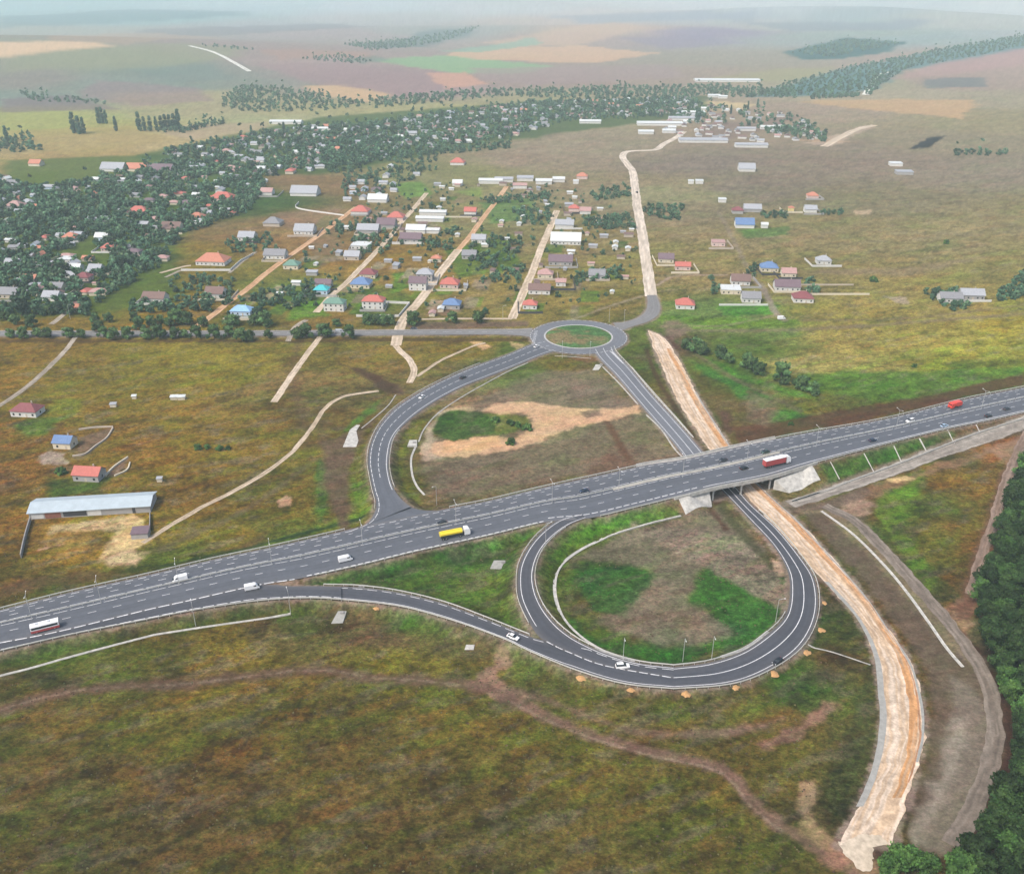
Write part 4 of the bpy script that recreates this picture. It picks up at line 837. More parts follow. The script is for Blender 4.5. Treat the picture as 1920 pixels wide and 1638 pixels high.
def side(k, w, i0=0, i1=None):
    a, b = ROADS[k]; E = (a if w == 0 else b)[i0:i1]; O = (b if w == 0 else a)[i0:i1]
    d = E - O; d[:, 2] = 0; d /= np.linalg.norm(d, axis=1)[:, None]; return E + d * .5
a, b = ROADS['highway']
X = a[:, 0]
jl = at(650, 1000, 4)[0]; jr = at(838, 950, 4.5)[0]; bl_, br_ = BR_L[0] - 2, BR_R[0] + 2
S = side('highway', 0); so_ = np.argsort(X); S = S[so_]; Xs = X[so_]
guardrail(S[Xs < jl], 'steel guardrail along the far edge of the highway, left of the ramp junction')
guardrail(S[(Xs > jr) & (Xs < bl_)], 'steel guardrail along the far edge of the highway between ramp junction and bridge')
guardrail(S[Xs > br_], 'steel guardrail along the far edge of the highway, right of the bridge')
S = side('highway', 1)[so_]; Xn = S[:, 0]
guardrail(S[(Xn > at(578, 1084, 3.7)[0]) & (Xn < at(1012, 980, 5.5)[0])], 'steel guardrail on the near edge of the highway above the grassy triangle')
guardrail(S[(Xn > at(1110, 968, 6)[0]) & (Xn < BR_L[1] - 2)], 'steel guardrail on the near edge of the highway above the loop, left of the bridge')
guardrail(S[Xn > BR_R[1] + 3], 'steel guardrail on the near edge of the highway, right of the bridge')
Cm = (a + (b - a) * .445)[so_]
guardrail(Cm, 'long steel barrier down the middle of the highway', w=.12)
guardrail(side('merging_lane', 0), 'steel guardrail outside the merging lane at lower left')
guardrail(side('lower_ramp', 0), 'steel guardrail along the outer edge of the lower ramp')
nl = len(ROADS['loop_road'][0])
guardrail(side('loop_road', 0, 0, int(nl * .74)), 'steel guardrail around the outside of the loop road')
guardrail(side('loop_road', 1, 0, int(nl * .36)), 'steel guardrail on the inside of the loop road bend')
LP = side('loop_ramp', 0); nq = len(LP)
guardrail(LP[int(nq * .1):int(nq * .60)], 'steel guardrail on the outer left side of the narrow loop ramp')
guardrail(side('loop_ramp', 1)[int(nq * .1):], 'steel guardrail on the inner side of the narrow loop ramp')
LR_ = side('lower_ramp', 1); nq2 = len(LR_)
guardrail(LR_[:int(nq2 * .62)], 'steel guardrail on the upper edge of the lower ramp')
LF_ = side('left_ramp', 0); nn = len(LF_)
guardrail(LF_[int(nn * .1):int(nn * .8)], 'steel guardrail on the outer side of the curved left ramp')
guardrail(side('left_ramp', 1)[int(nn * .16):int(nn * .42)], 'steel guardrail on the inner side of the curved left ramp')
UR = side('under_road', 0); guardrail(UR[int(len(UR) * .15):], 'steel guardrail on the right side of the road from roundabout to bridge')
# ------------------------------------------------------------------ bridge
a, b = ROADS['highway']; order_ = np.argsort(a[:, 0]); A, B = a[order_], b[order_]
mid = (A + B) / 2; sel = np.where((mid[:, 0] > min(BR_L) + 2) & (mid[:, 0] < max(BR_R) - 2))[0]
A, B = A[sel[0] - 1:sel[-1] + 2], B[sel[0] - 1:sel[-1] + 2]
U = B - A; U[:, 2] = 0; U /= np.linalg.norm(U, axis=1)[:, None]
bz = A[len(A) // 2, 2]
bridge = empty("bridge", (float(mid[sel[len(sel) // 2], 0]), float(mid[sel[len(sel) // 2], 1]), 0)); tag(bridge, 'concrete highway bridge over the underpass road and dirt road', 'bridge')
BL = np.array(bridge.location)
A, B = A - BL, B - BL
def slab(name, A0, B0, z0, z1, mat, parent=bridge):
    n = len(A0); m = MB(); vs = []
    for i in range(n):
        for q, z in ((A0, z0), (A0, z1), (B0, z1), (B0, z0)): vs.append((q[i, 0], q[i, 1], q[i, 2] + z))
    fs = [(4 * i + j, 4 * i + (j + 1) % 4, 4 * i + 4 + (j + 1) % 4, 4 * i + 4 + j) for i in range(n - 1) for j in range(4)] + [(0, 1, 2, 3), (4 * n - 4, 4 * n - 3, 4 * n - 2, 4 * n - 1)]
    m.add(vs, fs); return m.build(name, mat, parent)
slab("deck", A - U * .9, B + U * .9, -1.25, -.06, M['conc'])
slab("parapet", A - U * 1.2, A - U * .82, -1.1, .75, M['conc_w']); slab("parapet", B + U * .82, B + U * 1.2, -1.1, .75, M['conc_w'])
slab("handrail", A - U * 1.05, A - U * .95, .95, 1.1, M['rail']); slab("handrail", B + U * .95, B + U * 1.05, .95, 1.1, M['rail'])
T = B[-1] - B[0]; T[2] = 0; Ln = np.linalg.norm(T); T = T / Ln
def at_frac(f, s):     # s along the width 0..1
    i = int(round(f * (len(A) - 1))); return A[i] + (B[i] - A[i]) * s
def cross_line(xn):      # points of the far and the near edge joined by a line parallel to the road below
    xf = xn - 66; yn = np.interp(xn, [q[0] for q in HW_NEAR], [q[1] for q in HW_NEAR]); yf = np.interp(xf, [q[0] for q in HW_FAR], [q[1] for q in HW_FAR])
    return at(xf, yf, 7.4) - BL, at(xn, yn, 7.4) - BL
for xn in (1340, 1393, 1447):
    p, q = cross_line(xn); cap = MB(); d = (q - p); d[2] = 0; L_ = np.linalg.norm(d); ang = math.atan2(d[1], d[0])
    Mx = Matrix.Translation(Vector(p)) @ Matrix.Rotation(ang, 4, 'Z'); cap.box(-.3, L_ + .3, -.6, .6, -2.1, -1.26, M=Mx); pr = cap.build("pier_cap", M['conc'], bridge)
    for k in range(6):
        c = p + (q - p) * (.02 + .192 * k); mm = MB(); mm.cyl((c[0], c[1], -.6), .5, c[2] - 1.5, 12); mm.build("column", M['conc_w'], bridge)
for xn in (1290, 1510):
    p, q = cross_line(xn); d = q - p; d[2] = 0; L_ = np.linalg.norm(d); ang = math.atan2(d[1], d[0])
    mm = MB(); mm.box(-.2, L_ + .2, -.8, .8, -p[2] - .5, -1.26, M=Matrix.Translation(Vector(p)) @ Matrix.Rotation(ang, 4, 'Z')); mm.build("abutment", M['conc'], bridge)
# concrete slope panels at the two abutments
def slope_panel(quad, label, n=12, lift=.16):
    q = [np.array(p) for p in quad]; vs = []
    for i in range(n + 1):
        for j in range(n + 1):
            u, v = i / n, j / n; p = (q[0] * (1 - u) + q[1] * u) * (1 - v) + (q[3] * (1 - u) + q[2] * u) * v
            vs.append((p[0], p[1], max(float(hgt(p[0], p[1])), p[2]) + lift))
    vs += [(x, y, float(hgt(x, y)) - .5) for x, y, z in vs]; N = (n + 1) ** 2
    fs = [(i * (n + 1) + j, (i + 1) * (n + 1) + j, (i + 1) * (n + 1) + j + 1, i * (n + 1) + j + 1) for i in range(n) for j in range(n)]
    edge = [(i, 0) for i in range(n)] + [(n, i) for i in range(n)] + [(n - i, n) for i in range(n)] + [(0, n - i) for i in range(n)]
    idx = [e[0] * (n + 1) + e[1] for e in edge]
    fs += [(idx[k], idx[(k + 1) % len(idx)], idx[(k + 1) % len(idx)] + N, idx[k] + N) for k in range(len(idx))]
    m = MB(); m.add(vs, fs); o = m.build("slope_paving", M['conc_w']); tag(o, label, 'slope paving')
def seat(p):
    return p
slope_panel([at(1268, 932, 6.1), at(1330, 920, 5.4), at(1335, 949, .3), at(1285, 972, .1)], 'pale concrete slope paving left of the underpass, below the bridge')
slope_panel([at(1452, 900, 5.0), at(1521, 875, 6.1), at(1537, 908, .4), at(1480, 924, .1)], 'pale concrete slope paving right of the underpass, below the bridge')
# stairs down the slope beside the right panel
mm = MB(); p0, p1 = at(1537, 866, 6.0), at(1556, 905, .4); 
for i in range(16):
    p = p0 + (p1 - p0) * i / 15; mm.box(p[0] - 1.0, p[0] + 1.0, p[1] - .6, p[1] + .6, p[2] - 1.2, p[2] + .25)
tag(mm.build("slope_stairs", M['conc_d']), 'dark concrete stairs down the embankment right of the bridge', 'stairs')

# ------------------------------------------------------------------ dirt roads and tracks
def drape_strip(name, A0, B0, mat, K, wob, lift, kind='structure', seed=0, t0=0, t1=1):
    n = len(A0); s = np.arange(n) * 1.0; j1 = wob * (fbm(s / 3 + seed, s * 0 + 1.5, 3) - .5) * 2; j2 = wob * (fbm(s / 3 + 50 + seed, s * 0 + 6.5, 3) - .5) * 2
    d = B0 - A0; wd = np.linalg.norm(d[:, :2], axis=1)[:, None]; u = d / wd
    a2 = A0 + d * t0 + u * j1[:, None]; b2 = A0 + d * t1 + u * j2[:, None]
    o = strip(name, a2, b2, mat, K, drape=lift); tag(o, kind=kind); return o
dA, dB = resample(ROADS['dirt_trunk'][0], n=260), resample(ROADS['dirt_trunk'][1], n=260)
dA2, dB2 = resample(ROADS['dirt_trunk'][0], n=640), resample(ROADS['dirt_trunk'][1], n=640)
dirt_strip("dirt_road", dA2, dB2, ((.47, .34, .225), (.56, .45, .345)), 30, .22, 1.6, 2, ruts=(.12, .25, .38, .5))
dirt_strip("orange_sand_strip", dA2[44:610], dB2[44:610], ((.47, .25, .11), (.42, .28, .17)), 8, .32, 1.1, 5, t0=.655, t1=.86, ruts=(.72,))
dirt_strip("orange_sand_strip", dA2[150:600], dB2[150:600], ((.36, .19, .10), (.48, .36, .26)), 5, .36, .8, 9, t0=.875, t1=.925, ruts=())
i0 = int(260 * .60)
drape_strip("gravel_verge", dA[60:238], dB[60:238], M['gravel'], 3, .25, .30, t0=.935, t1=1.0, seed=3)
drape_strip("gravel_verge", dA[178:250], dB[178:250], M['gravel'], 3, .25, .30, t0=-.06, t1=.10, seed=4)
mt = MAT("pale_dirt_end", (.46, .385, .29), .95, .3, .5)
E = [(1572, 1580), (1610, 1560), (1655, 1560), (1672, 1582), (1650, 1578), (1635, 1582), (1636, 1605), (1634, 1636), (1610, 1630), (1585, 1605)]
ew = np.array([atg(*p) for p in E]); c = ew.mean(0); mb = MB()
dens = resample(np.vstack([ew, ew[:1]]), .8); dens[:, :2] += (np.stack([fbm(dens[:, 0] * 1.1, dens[:, 1] * 1.1, 3), fbm(dens[:, 0] + 30, dens[:, 1], 3)], 1) - .5) * 1.6
m_ = len(dens); mb.add([(c[0], c[1], .35)] + [(p[0], p[1], .2) for p in dens], [(0, i + 1, (i + 1) % m_ + 1) for i in range(m_)])
tag(mb.build("dirt_road", mt), kind='structure')
north = gcurve([(1221, 556), (1216, 520), (1210, 480), (1203, 430), (1194, 380), (1187, 325), (1178, 310), (1168, 296), (1172, 286), (1190, 283), (1228, 281), (1245, 270), (1268, 258), (1282, 247)], 8)
dirt_strip("dirt_road", offset(north, 4.8), offset(north, -4.8), ((.43, .36, .28), (.56, .48, .39)), 9, .18, 1.0, 1)
for px, wd, mat, sd_ in (([(593, 586), (620, 556), (650, 530), (674, 505), (700, 478), (730, 445), (752, 418), (775, 392), (800, 362)], 5.2, 'dirt', 2), ([(366, 614), (400, 590), (425, 570), (460, 545), (500, 512), (550, 475), (600, 440), (650, 402), (668, 388)], 5.6, 'dirt_o', 3),
                         ([(742, 648), (750, 615), (764, 590), (790, 560), (815, 525), (838, 495), (860, 468)], 7.5, 'dirt', 4), ([(860, 468), (880, 445), (905, 410), (928, 380), (950, 350)], 5.5, 'dirt_o', 5),
                         ([(960, 598), (972, 570), (985, 540), (1000, 505), (1015, 465), (1030, 430), (1044, 395)], 6.5, 'dirt', 6), ([(780, 599), (850, 598), (960, 598)], 3.2, 'dirt', 7),
                         ([(742, 648), (752, 660), (768, 675), (776, 695), (768, 718)], 4.2, 'dirt', 8), ([(782, 706), (820, 680), (850, 665), (890, 648), (910, 643)], 2.2, 'dirt', 9),
                         ([(600, 632), (575, 665), (550, 700), (530, 730), (513, 754)], 4.2, 'dirt', 10), ([(142, 632), (120, 660), (80, 700), (40, 733), (0, 760), (-60, 800)], 3.4, 'dirt_g', 11),
                         ([(268, 1018), (320, 985), (380, 950), (440, 920), (500, 885), (550, 845), (590, 795), (610, 765), (640, 745), (680, 737), (710, 733)], 2.6, 'dirt', 12),
                         ([(96, 608), (112, 596), (130, 580), (160, 556)], 4, 'dirt_g', 13), ([(300, 512), (345, 500), (358, 498)], 3.5, 'dirt', 14), ([(360, 508), (345, 505), (310, 520)], 3, 'dirt_g', 15),
                         ([(430, 512), (455, 490), (480, 472)], 3, 'dirt_g', 16), ([(355, 86), (400, 98), (440, 118), (468, 134)], 12, 'conc_w', 17), ([(1622, 178), (1634, 160), (1645, 145), (1662, 135)], 14, 'conc_w', 18),
                         ([(1545, 275), (1575, 258), (1610, 242), (1640, 235)], 12, 'dirt', 19), ([(20, 512), (60, 500), (210, 520), (245, 505)], 3.5, 'dirt_g', 20), ([(295, 470), (312, 462)], 4, 'dirt', 21), ([(540, 640), (548, 620), (560, 608), (575, 600)], 3.5, 'dirt_g', 22)):
    C_ = gcurve(px, 2.0 if wd < 10 else 20); cc_ = {'dirt': ((.42, .33, .23), (.54, .44, .33)), 'dirt_o': ((.44, .25, .13), (.50, .33, .20)), 'dirt_g': ((.27, .23, .18), (.36, .31, .25)), 'conc_w': ((.5, .48, .42), (.6, .58, .52))}[mat]
    dirt_strip("dirt_road" if wd > 3.3 else "path", offset(C_, wd / 2), offset(C_, -wd / 2), cc_, 7, .16, .55 if wd < 10 else 2, sd_ * 3)

for px_, wd_, cl_, sd_ in (([(1482, 946), (1535, 930), (1600, 908), (1680, 881), (1760, 850), (1850, 818), (1935, 788)], 6.5, ((.23, .20, .17), (.30, .27, .23)), 61),
                           ([(1545, 948), (1600, 975), (1650, 1022), (1710, 1088), (1770, 1158), (1815, 1215), (1850, 1282), (1866, 1350), (1856, 1430), (1826, 1510), (1785, 1585)], 5.5, ((.15, .12, .095), (.21, .175, .14)), 62),
                           ([(1925, 812), (1902, 866), (1880, 922), (1860, 990), (1838, 1052), (1820, 1115)], 4.6, ((.19, .13, .095), (.26, .19, .15)), 64)):
    C_ = gcurve(px_, 1.5); dirt_strip("dirt_road", offset(C_, wd_ / 2), offset(C_, -wd_ / 2), cl_, 11, .12, 1.3, sd_)

# ------------------------------------------------------------------ drainage channels, culverts, dug heaps
def channel(px, wd, label, mat='conc_w', z=None, h=.25):
    wd = max(.5, wd * .62); C = gcurve(px, 2.5); n = len(C); m = MB(); prof = [(-wd / 2, h), (-wd / 2 + .18, h), (-wd / 4, .12), (wd / 4, .12), (wd / 2 - .18, h), (wd / 2, h), (wd / 2, -.3), (-wd / 2, -.3)]
    d = np.gradient(C[:, :2], axis=0); d /= np.linalg.norm(d, axis=1)[:, None]; vs = []
    for i in range(n):
        for q, zz in prof: vs.append((C[i, 0] - d[i, 1] * q, C[i, 1] + d[i, 0] * q, C[i, 2] + zz))
    k = len(prof); m.add(vs, [(k * i + j, k * i + (j + 1) % k, k * i + k + (j + 1) % k, k * i + k + j) for i in range(n - 1) for j in range(k)] + [tuple(range(k)), tuple(range(k * n - 1, k * n - k - 1, -1))])
    o = m.build("drainage_channel", M[mat]); tag(o, label, 'drainage channel'); return o
channel([(-20, 1272), (20, 1262), (60, 1252), (130, 1232), (220, 1208), (290, 1190)], 1.6, 'pale concrete drainage channel below the highway in the lower left corner')
channel([(290, 1190), (380, 1176), (450, 1166), (545, 1150)], 1.5, 'pale concrete drainage channel ending beside the small culvert, left of center')
channel([(1276, 966), (1200, 985), (1130, 1010), (1082, 1035), (1050, 1062), (1040, 1095), (1044, 1130), (1060, 1165), (1090, 1195), (1130, 1220), (1190, 1240)], 2.2, 'long curved concrete drainage channel inside the loop, on its left side')
channel([(1352, 1232), (1400, 1214), (1440, 1184)], 2.0, 'short concrete drainage channel inside the loop at lower right')
channel([(990, 680), (950, 698), (905, 722), (860, 748), (820, 776), (795, 805), (785, 828)], 1.1, 'thin pale concrete drainage channel inside the left ramp, upper part')
channel([(779, 838), (771, 860), (773, 890), (782, 912), (796, 928)], 1.6, 'pale concrete drainage channel inside the left ramp, lower part')
channel([(1130, 688), (1160, 718), (1196, 758)], 1.1, 'straight concrete drainage channel left of the road to the underpass, upper part')
channel([(1212, 778), (1240, 805), (1262, 838), (1280, 858)], 1.1, 'straight concrete drainage channel left of the road to the underpass, near the bridge')
channel([(1184, 688), (1225, 735), (1270, 785), (1300, 820)], 1.1, 'thin concrete drainage channel between the underpass road and the dirt road')
channel([(742, 740), (728, 760), (700, 785), (678, 803)], .9, 'thin concrete gutter running down to the flared spillway beside the left ramp', h=.2)
channel([(1540, 958), (1600, 1002), (1660, 1062), (1700, 1110), (1740, 1165), (1775, 1215), (1805, 1250)], 1.9, 'long straight concrete drainage channel on the graded bench at right')
channel([(1515, 1208), (1560, 1222), (1632, 1246)], .6, 'thin gutter from the loop road to the dirt road', h=.12)
channel([(1108, 672), (1060, 668), (1040, 667)], .8, 'thin gutter beside the lower rim of the roundabout', h=.15)
for (p, q, wd, lab) in (((1557, 866), (1574, 898), .7, 'first'), ((1620, 850), (1638, 884), .5, 'second'), ((1676, 836), (1690, 866), .5, 'third'), ((1724, 822), (1738, 848), 1.2, 'fourth'), ((1776, 806), (1790, 832), .5, 'fifth'), ((1830, 796), (1838, 812), .5, 'sixth')):
    channel([p, ((p[0] + q[0]) / 2, (p[1] + q[1]) / 2), q], wd, lab + ' concrete chute down the embankment, counted from the bridge to the right', 'conc', h=.15)
channel([(1485, 940), (1540, 922), (1590, 902), (1640, 884), (1700, 862), (1760, 838), (1820, 815), (1925, 782)], 2.6, 'long concrete ditch lining between the embankment and the service road at right', 'gravel', h=.25)
def spill(px, h, label, name="culvert_slab", mat='conc_w', block=None):
    w_ = [atg(*p) for p in px]; m = MB(); n = len(w_)
    m.add([(p[0], p[1], p[2] - .3) for p in w_] + [(p[0], p[1], p[2] + h) for p in w_], [tuple(range(n - 1, -1, -1)), tuple(range(n, 2 * n))] + [(i, (i + 1) % n, n + (i + 1) % n, n + i) for i in range(n)])
    r_ = empty(name, tuple(np.mean(w_, 0))); o = m.build("slab", M[mat], None); o.parent = r_; o.matrix_parent_inverse = Matrix.Translation(-Vector(r_.location))
    if block:
        p = Vector(atg(*block)) - Vector(r_.location); mm = MB(); mm.box(p.x - .8, p.x + .8, p.y - .5, p.y + .5, -.2, 1.3); mm.build("head_wall", M['conc_d'], r_)
    tag(r_, label, 'culvert'); return r_
spill([(643, 838), (668, 838), (672, 826), (668, 808), (675, 797), (668, 797), (656, 806)], .2, 'wide flared concrete spillway at the end of a gutter beside the left ramp')
spill([(621, 1169), (643, 1168), (650, 1146), (634, 1146)], .25, 'grey concrete culvert slab below the lower ramp at left', block=(641, 1150), mat='gravel')
spill([(871, 1218), (888, 1218), (890, 1209), (874, 1209)], .25, 'small pale concrete slab below the middle of the lower ramp')
spill([(919, 1066), (940, 1066), (947, 1051), (926, 1051)], .25, 'grey concrete culvert slab in the grassy triangle', block=(944, 1056), mat='gravel')
spill([(668, 1106), (692, 1106), (690, 1098), (674, 1098)], .4, 'grey concrete culvert slab on the upper edge of the lower ramp', block=(680, 1100), mat='gravel')
spill([(764, 838), (782, 838), (782, 827), (768, 827)], .8, 'small pale concrete culvert chamber inside the left ramp', block=(777, 832))
spill([(1111, 694), (1122, 694), (1130, 684), (1117, 684)], .3, 'small pale concrete slab at the top of the channel below the roundabout', block=(1127, 686))
hp = [((1090, 1270), 'leftmost'), ((1183, 1292), 'second from left'), ((1286, 1300), 'bottom'), ((1379, 1288), 'bottom right'), ((1450, 1262), 'lower right'), ((1511, 1222), 'right'), ((1538, 1180), 'far right lower'), ((1545, 1130), 'far right upper'), ((706, 1140), 'isolated')]
for (x, y), wd in hp:
    p = atg(x, y); m = MB(); n = 14; vs = [(0, 0, .8)]
    for r in (1, 2, 3):
        for i in range(n):
            aa = 2 * math.pi * i / n; rr = r * .62 * (1 + .5 * (random.random() - .5)); vs.append((rr * math.cos(aa) * 1.4, rr * math.sin(aa), [.55, .25, -.15][r - 1] * (1 + .3 * random.random())))
    fs = [(0, 1 + i, 1 + (i + 1) % n) for i in range(n)] + [(1 + (r - 1) * n + i, 1 + r * n + i, 1 + r * n + (i + 1) % n, 1 + (r - 1) * n + (i + 1) % n) for r in (1, 2) for i in range(n)]
    m.add(vs, fs); o = m.build("sand_heap", M['orange'], smooth=True); o.location = p; q_ = random.uniform(.5, .75); o.scale = (q_, q_ * 1.2, q_); o.rotation_euler.z = random.random() * 3
    tag(o, f'{wd} orange sand heap beside the outer guardrail of the loop' if wd != 'isolated' else 'orange sand heap below the lower ramp at left', 'sand heap', 'orange sand heaps outside the loop')

# ------------------------------------------------------------------ street lamps
def make_lamp(h=10.5, two=False):
    r_ = empty("street_lamp", (0, 0, 0)); m = MB(); m.cyl((0, 0, -.3), .12, h + .3, 8, r2=.07); m.build("pole", M['pole'], r_)
    for s_ in ((1, -1) if two else (1,)):
        m = MB(); m.add([(0, -.06, h - .1), (0, .06, h - .1), (0, .06, h + .05), (0, -.06, h + .05), (s_ * 2, -.05, h + .45), (s_ * 2, .05, h + .45), (s_ * 2, .05, h + .57), (s_ * 2, -.05, h + .57)], [(0, 1, 2, 3), (4, 5, 6, 7), (0, 1, 5, 4), (1, 2, 6, 5), (2, 3, 7, 6), (3, 0, 4, 7)]); arm = m.build("arm", M['pole'], r_)
        m = MB(); m.box(min(s_ * 1.9, s_ * 2.5), max(s_ * 1.9, s_ * 2.5), -.12, .12, h + .42, h + .6); hd = m.build("lamp_head", M['lamp'], r_)
    return r_
lp1 = make_lamp(); lp2 = make_lamp(11, True)
used = {}
def lamp(x, y, z, rz, label, two=False):
    src = lp2 if two else lp1
    o = src if not used.get(two) else copy_tree(src); used[two] = 1
    p = at(x, y, z) if z is not None else atg(x, y); o.location = p; o.rotation_euler.z = rz
    tag(o, label, 'street lamp', 'street lamps along the roads')
ang = .32
for i, x in enumerate((60, 190, 336, 510, 680, 855, 1035, 1160, 1280, 1400, 1530, 1680, 1840)):
    t_ = np.interp(x, [p[0] for p in HW_FAR], [p[1] for p in HW_FAR]); u_ = np.interp(x, [p[0] for p in HW_NEAR], [p[1] for p in HW_NEAR])
    lamp(x, t_ + (u_ - t_) * .5, zhw(x), ang + R(90), 'tall double armed street lamp on the highway median, number %s from the left edge' % ['one', 'two', 'three', 'four', 'five', 'six', 'seven', 'eight', 'nine', 'ten', 'eleven', 'twelve', 'thirteen'][i], True)
for x, y, z, rz, lb in ((367, 1173, None, 2.0, 'single street lamp on the grass slope below the merging lane at left'), (545, 1150, None, 2.0, 'single street lamp at the end of the lower left drainage channel'), (1023, 1020, None, 0, 'single street lamp at the top of the loop ramp'),
                        (819, 948, None, 4, 'single street lamp inside the left ramp junction'), (1168, 1239, None, -1.6, 'single street lamp inside the loop above the white car'), (1280, 1240, None, -1.6, 'single street lamp inside the loop at its bottom'),
                        (1334, 1236, None, -1.6, 'single street lamp inside the loop at lower right'), (1454, 1166, None, 0, 'single street lamp inside the loop near its right bend'), (1106, 636 + 32, None, -1.5, 'single street lamp on the grass below the roundabout'), (1054, 672, None, 1.5, 'single street lamp below left of the roundabout'),
                        (1142, 604, None, -1.5, 'single street lamp above right of the roundabout'), (1170, 607, None, -1.5, 'single street lamp where the north road leaves the roundabout'), (943, 600, None, 0, 'single street lamp at the foot of the fourth dirt street'), (132, 598, None, 0, 'single street lamp at the village road junction, far left')):
    lamp(x, y, z, rz, lb)
# ------------------------------------------------------------------ vehicles (x is forward)
def PA(name, c, rough=.35): return MAT(name, c, rough, 0, spec=.5)
V = dict(white=PA("white_paint", (.75, .75, .74)), black=PA("black_paint", (.012, .013, .016)), grey=PA("dark_grey_paint", (.045, .05, .06)), blue=PA("pale_blue_paint", (.35, .48, .6)), silver=PA("silver_paint", (.4, .42, .44)),
         red=PA("red_paint", (.62, .05, .03)), yellow=PA("yellow_paint", (.72, .55, .03)), dred=PA("dark_red_tarpaulin", (.36, .05, .05), .7), green=PA("dark_green_paint", (.02, .05, .04)), navy=PA("navy_paint", (.02, .035, .07)))
def wheels(r_, xs, y, r=.34, wd=.24):
    for x in xs:
        for s_ in (1, -1):
            m = MB(); m.cyl((x, s_ * y - wd / 2, r), r, wd, 14, axis='y'); wv = m.build("wheel", M['tyre'], r_)
            m = MB(); m.cyl((x, s_ * y - wd / 2 - .01, r), r * .55, wd + .02, 10, axis='y'); m.build("rim", M['chrome'], wv)
def shell(secs, wfun):
    """body from side profile sections: list of (x, z_bottom, z_top, half width bottom, half width top)"""
    m = MB(); vs = []
    for x, zb, zt, wb, wt in secs:
        zm = zb + (zt - zb) * .55
        vs += [(x, -wb, zb), (x, -wb * 1.03, zm), (x, -wt, zt - .04), (x, -wt * .8, zt), (x, wt * .8, zt), (x, wt, zt - .04), (x, wb * 1.03, zm), (x, wb, zb)]
    k = 8; n = len(secs)
    m.add(vs, [(k * i + j, k * i + (j + 1) % k, k * i + k + (j + 1) % k, k * i + k + j) for i in range(n - 1) for j in range(k)] + [tuple(range(k)), tuple(range(k * n - 1, k * n - k - 1, -1))])
    return m
def car_mesh(kind, paint):
    r_ = empty({'car': 'car', 'van': 'van', 'suv': 'car'}[kind], (0, 0, 0))
    if kind == 'car': L_, H_, secs = 4.4, 1.45, [(-2.2, .45, .85, .78, .7), (-2.05, .3, .98, .85, .78), (-1.2, .25, 1.0, .88, .8), (.9, .25, .98, .88, .8), (1.9, .28, .82, .85, .75), (2.2, .4, .66, .75, .65)]; cab = [(-1.75, .95, 1.0, .76, .7), (-1.2, .95, 1.38, .77, .6), (-.6, .95, 1.46, .78, .6), (.3, .95, 1.42, .78, .6), (1.15, .93, .99, .77, .72)]
    elif kind == 'suv': L_, H_, secs = 4.7, 1.8, [(-2.3, .45, 1.0, .85, .8), (-2.2, .35, 1.12, .92, .86), (1.0, .35, 1.12, .93, .86), (2.1, .38, .98, .9, .8), (2.35, .5, .8, .8, .7)]; cab = [(-2.2, 1.08, 1.3, .82, .78), (-2.05, 1.08, 1.72, .83, .7), (.3, 1.08, 1.78, .83, .7), (1.25, 1.06, 1.12, .82, .76)]
    else: L_, H_, secs = 5.8, 2.5, [(-2.9, .45, 1.3, .95, .93), (-2.85, .35, 1.4, 1.0, .97), (1.9, .35, 1.4, 1.0, .97), (2.7, .4, 1.15, .95, .85), (2.9, .5, .95, .88, .8)]; cab = [(-2.88, 1.36, 2.4, .96, .9), (-2.7, 1.36, 2.5, .97, .9), (1.1, 1.36, 2.5, .97, .88), (1.6, 1.36, 2.3, .96, .84), (2.3, 1.3, 1.4, .95, .85)]
    b = shell(secs, 0).build("body", V[paint], r_)
    c = shell(cab, 0).build("cabin", V[paint] if kind == 'van' else M['glass'], r_)
    m = MB()
    if kind == 'van': m.box(1.2, 2.0, -.7, .7, 1.45, 2.2, M=Matrix.Translation((.35, 0, -.05)) @ Matrix.Rotation(R(20), 4, 'Y')); m.build("windshield", M['glass'], r_)
    else:
        x0, x1, zt = cab[1][0], cab[-2][0], cab[2][2]; m.box(x0 + .1, x1 - .05, -.58, .58, zt - .03, zt + .03); m.build("roof", V[paint], r_)
    if kind == 'van':
        for s_ in (1, -1):
            mm = MB(); mm.box(.6, 1.7, s_ * .965 - .03, s_ * .965 + .03, 1.5, 2.1); mm.build("side_window", M['glass'], r_)
    hx = secs[-1][0]
    for s_ in (1, -1):
        mm = MB(); mm.box(hx - .25, hx - .02, s_ * .62 - .16, s_ * .62 + .16, secs[-1][1] + .18, secs[-1][1] + .34); mm.build("headlight", M['lamp'], r_)
        mm = MB(); mm.box(secs[0][0] - .03, secs[0][0] + .1, s_ * .66 - .12, s_ * .66 + .12, .75, .95); mm.build("tail_light", M['red_l'], r_)
    wheels(r_, (secs[0][0] + .85, secs[-1][0] - .85), .8 if kind != 'van' else .88)
    return r_
protos = {}
def along(roadname, x, y, z):
    a, b = ROADS[roadname]; p = at(x, y, z); C = (a + b) / 2; i = int(np.argmin(np.hypot(C[:, 0] - p[0], C[:, 1] - p[1]))); i = min(max(i, 1), len(C) - 2)
    d = a[i + 1] - a[i - 1]; zz = a[i, 2]; p = at(x, y, zz); return p, math.atan2(d[1], d[0])
def put(o, roadname, x, y, z, flip, label, cat, grp='vehicles on the roads'):
    if roadname: p, an_ = along(roadname, x, y, z)
    else: p = atg(x, y); an_ = z; p[2] += .15
    o.location = (p[0], p[1], p[2] + .07); o.rotation_euler.z = an_ + (math.pi if flip else 0); tag(o, label, cat, grp)
HWD = math.atan2(HWF[10, 1] - HWF[5, 1], HWF[10, 0] - HWF[5, 0])
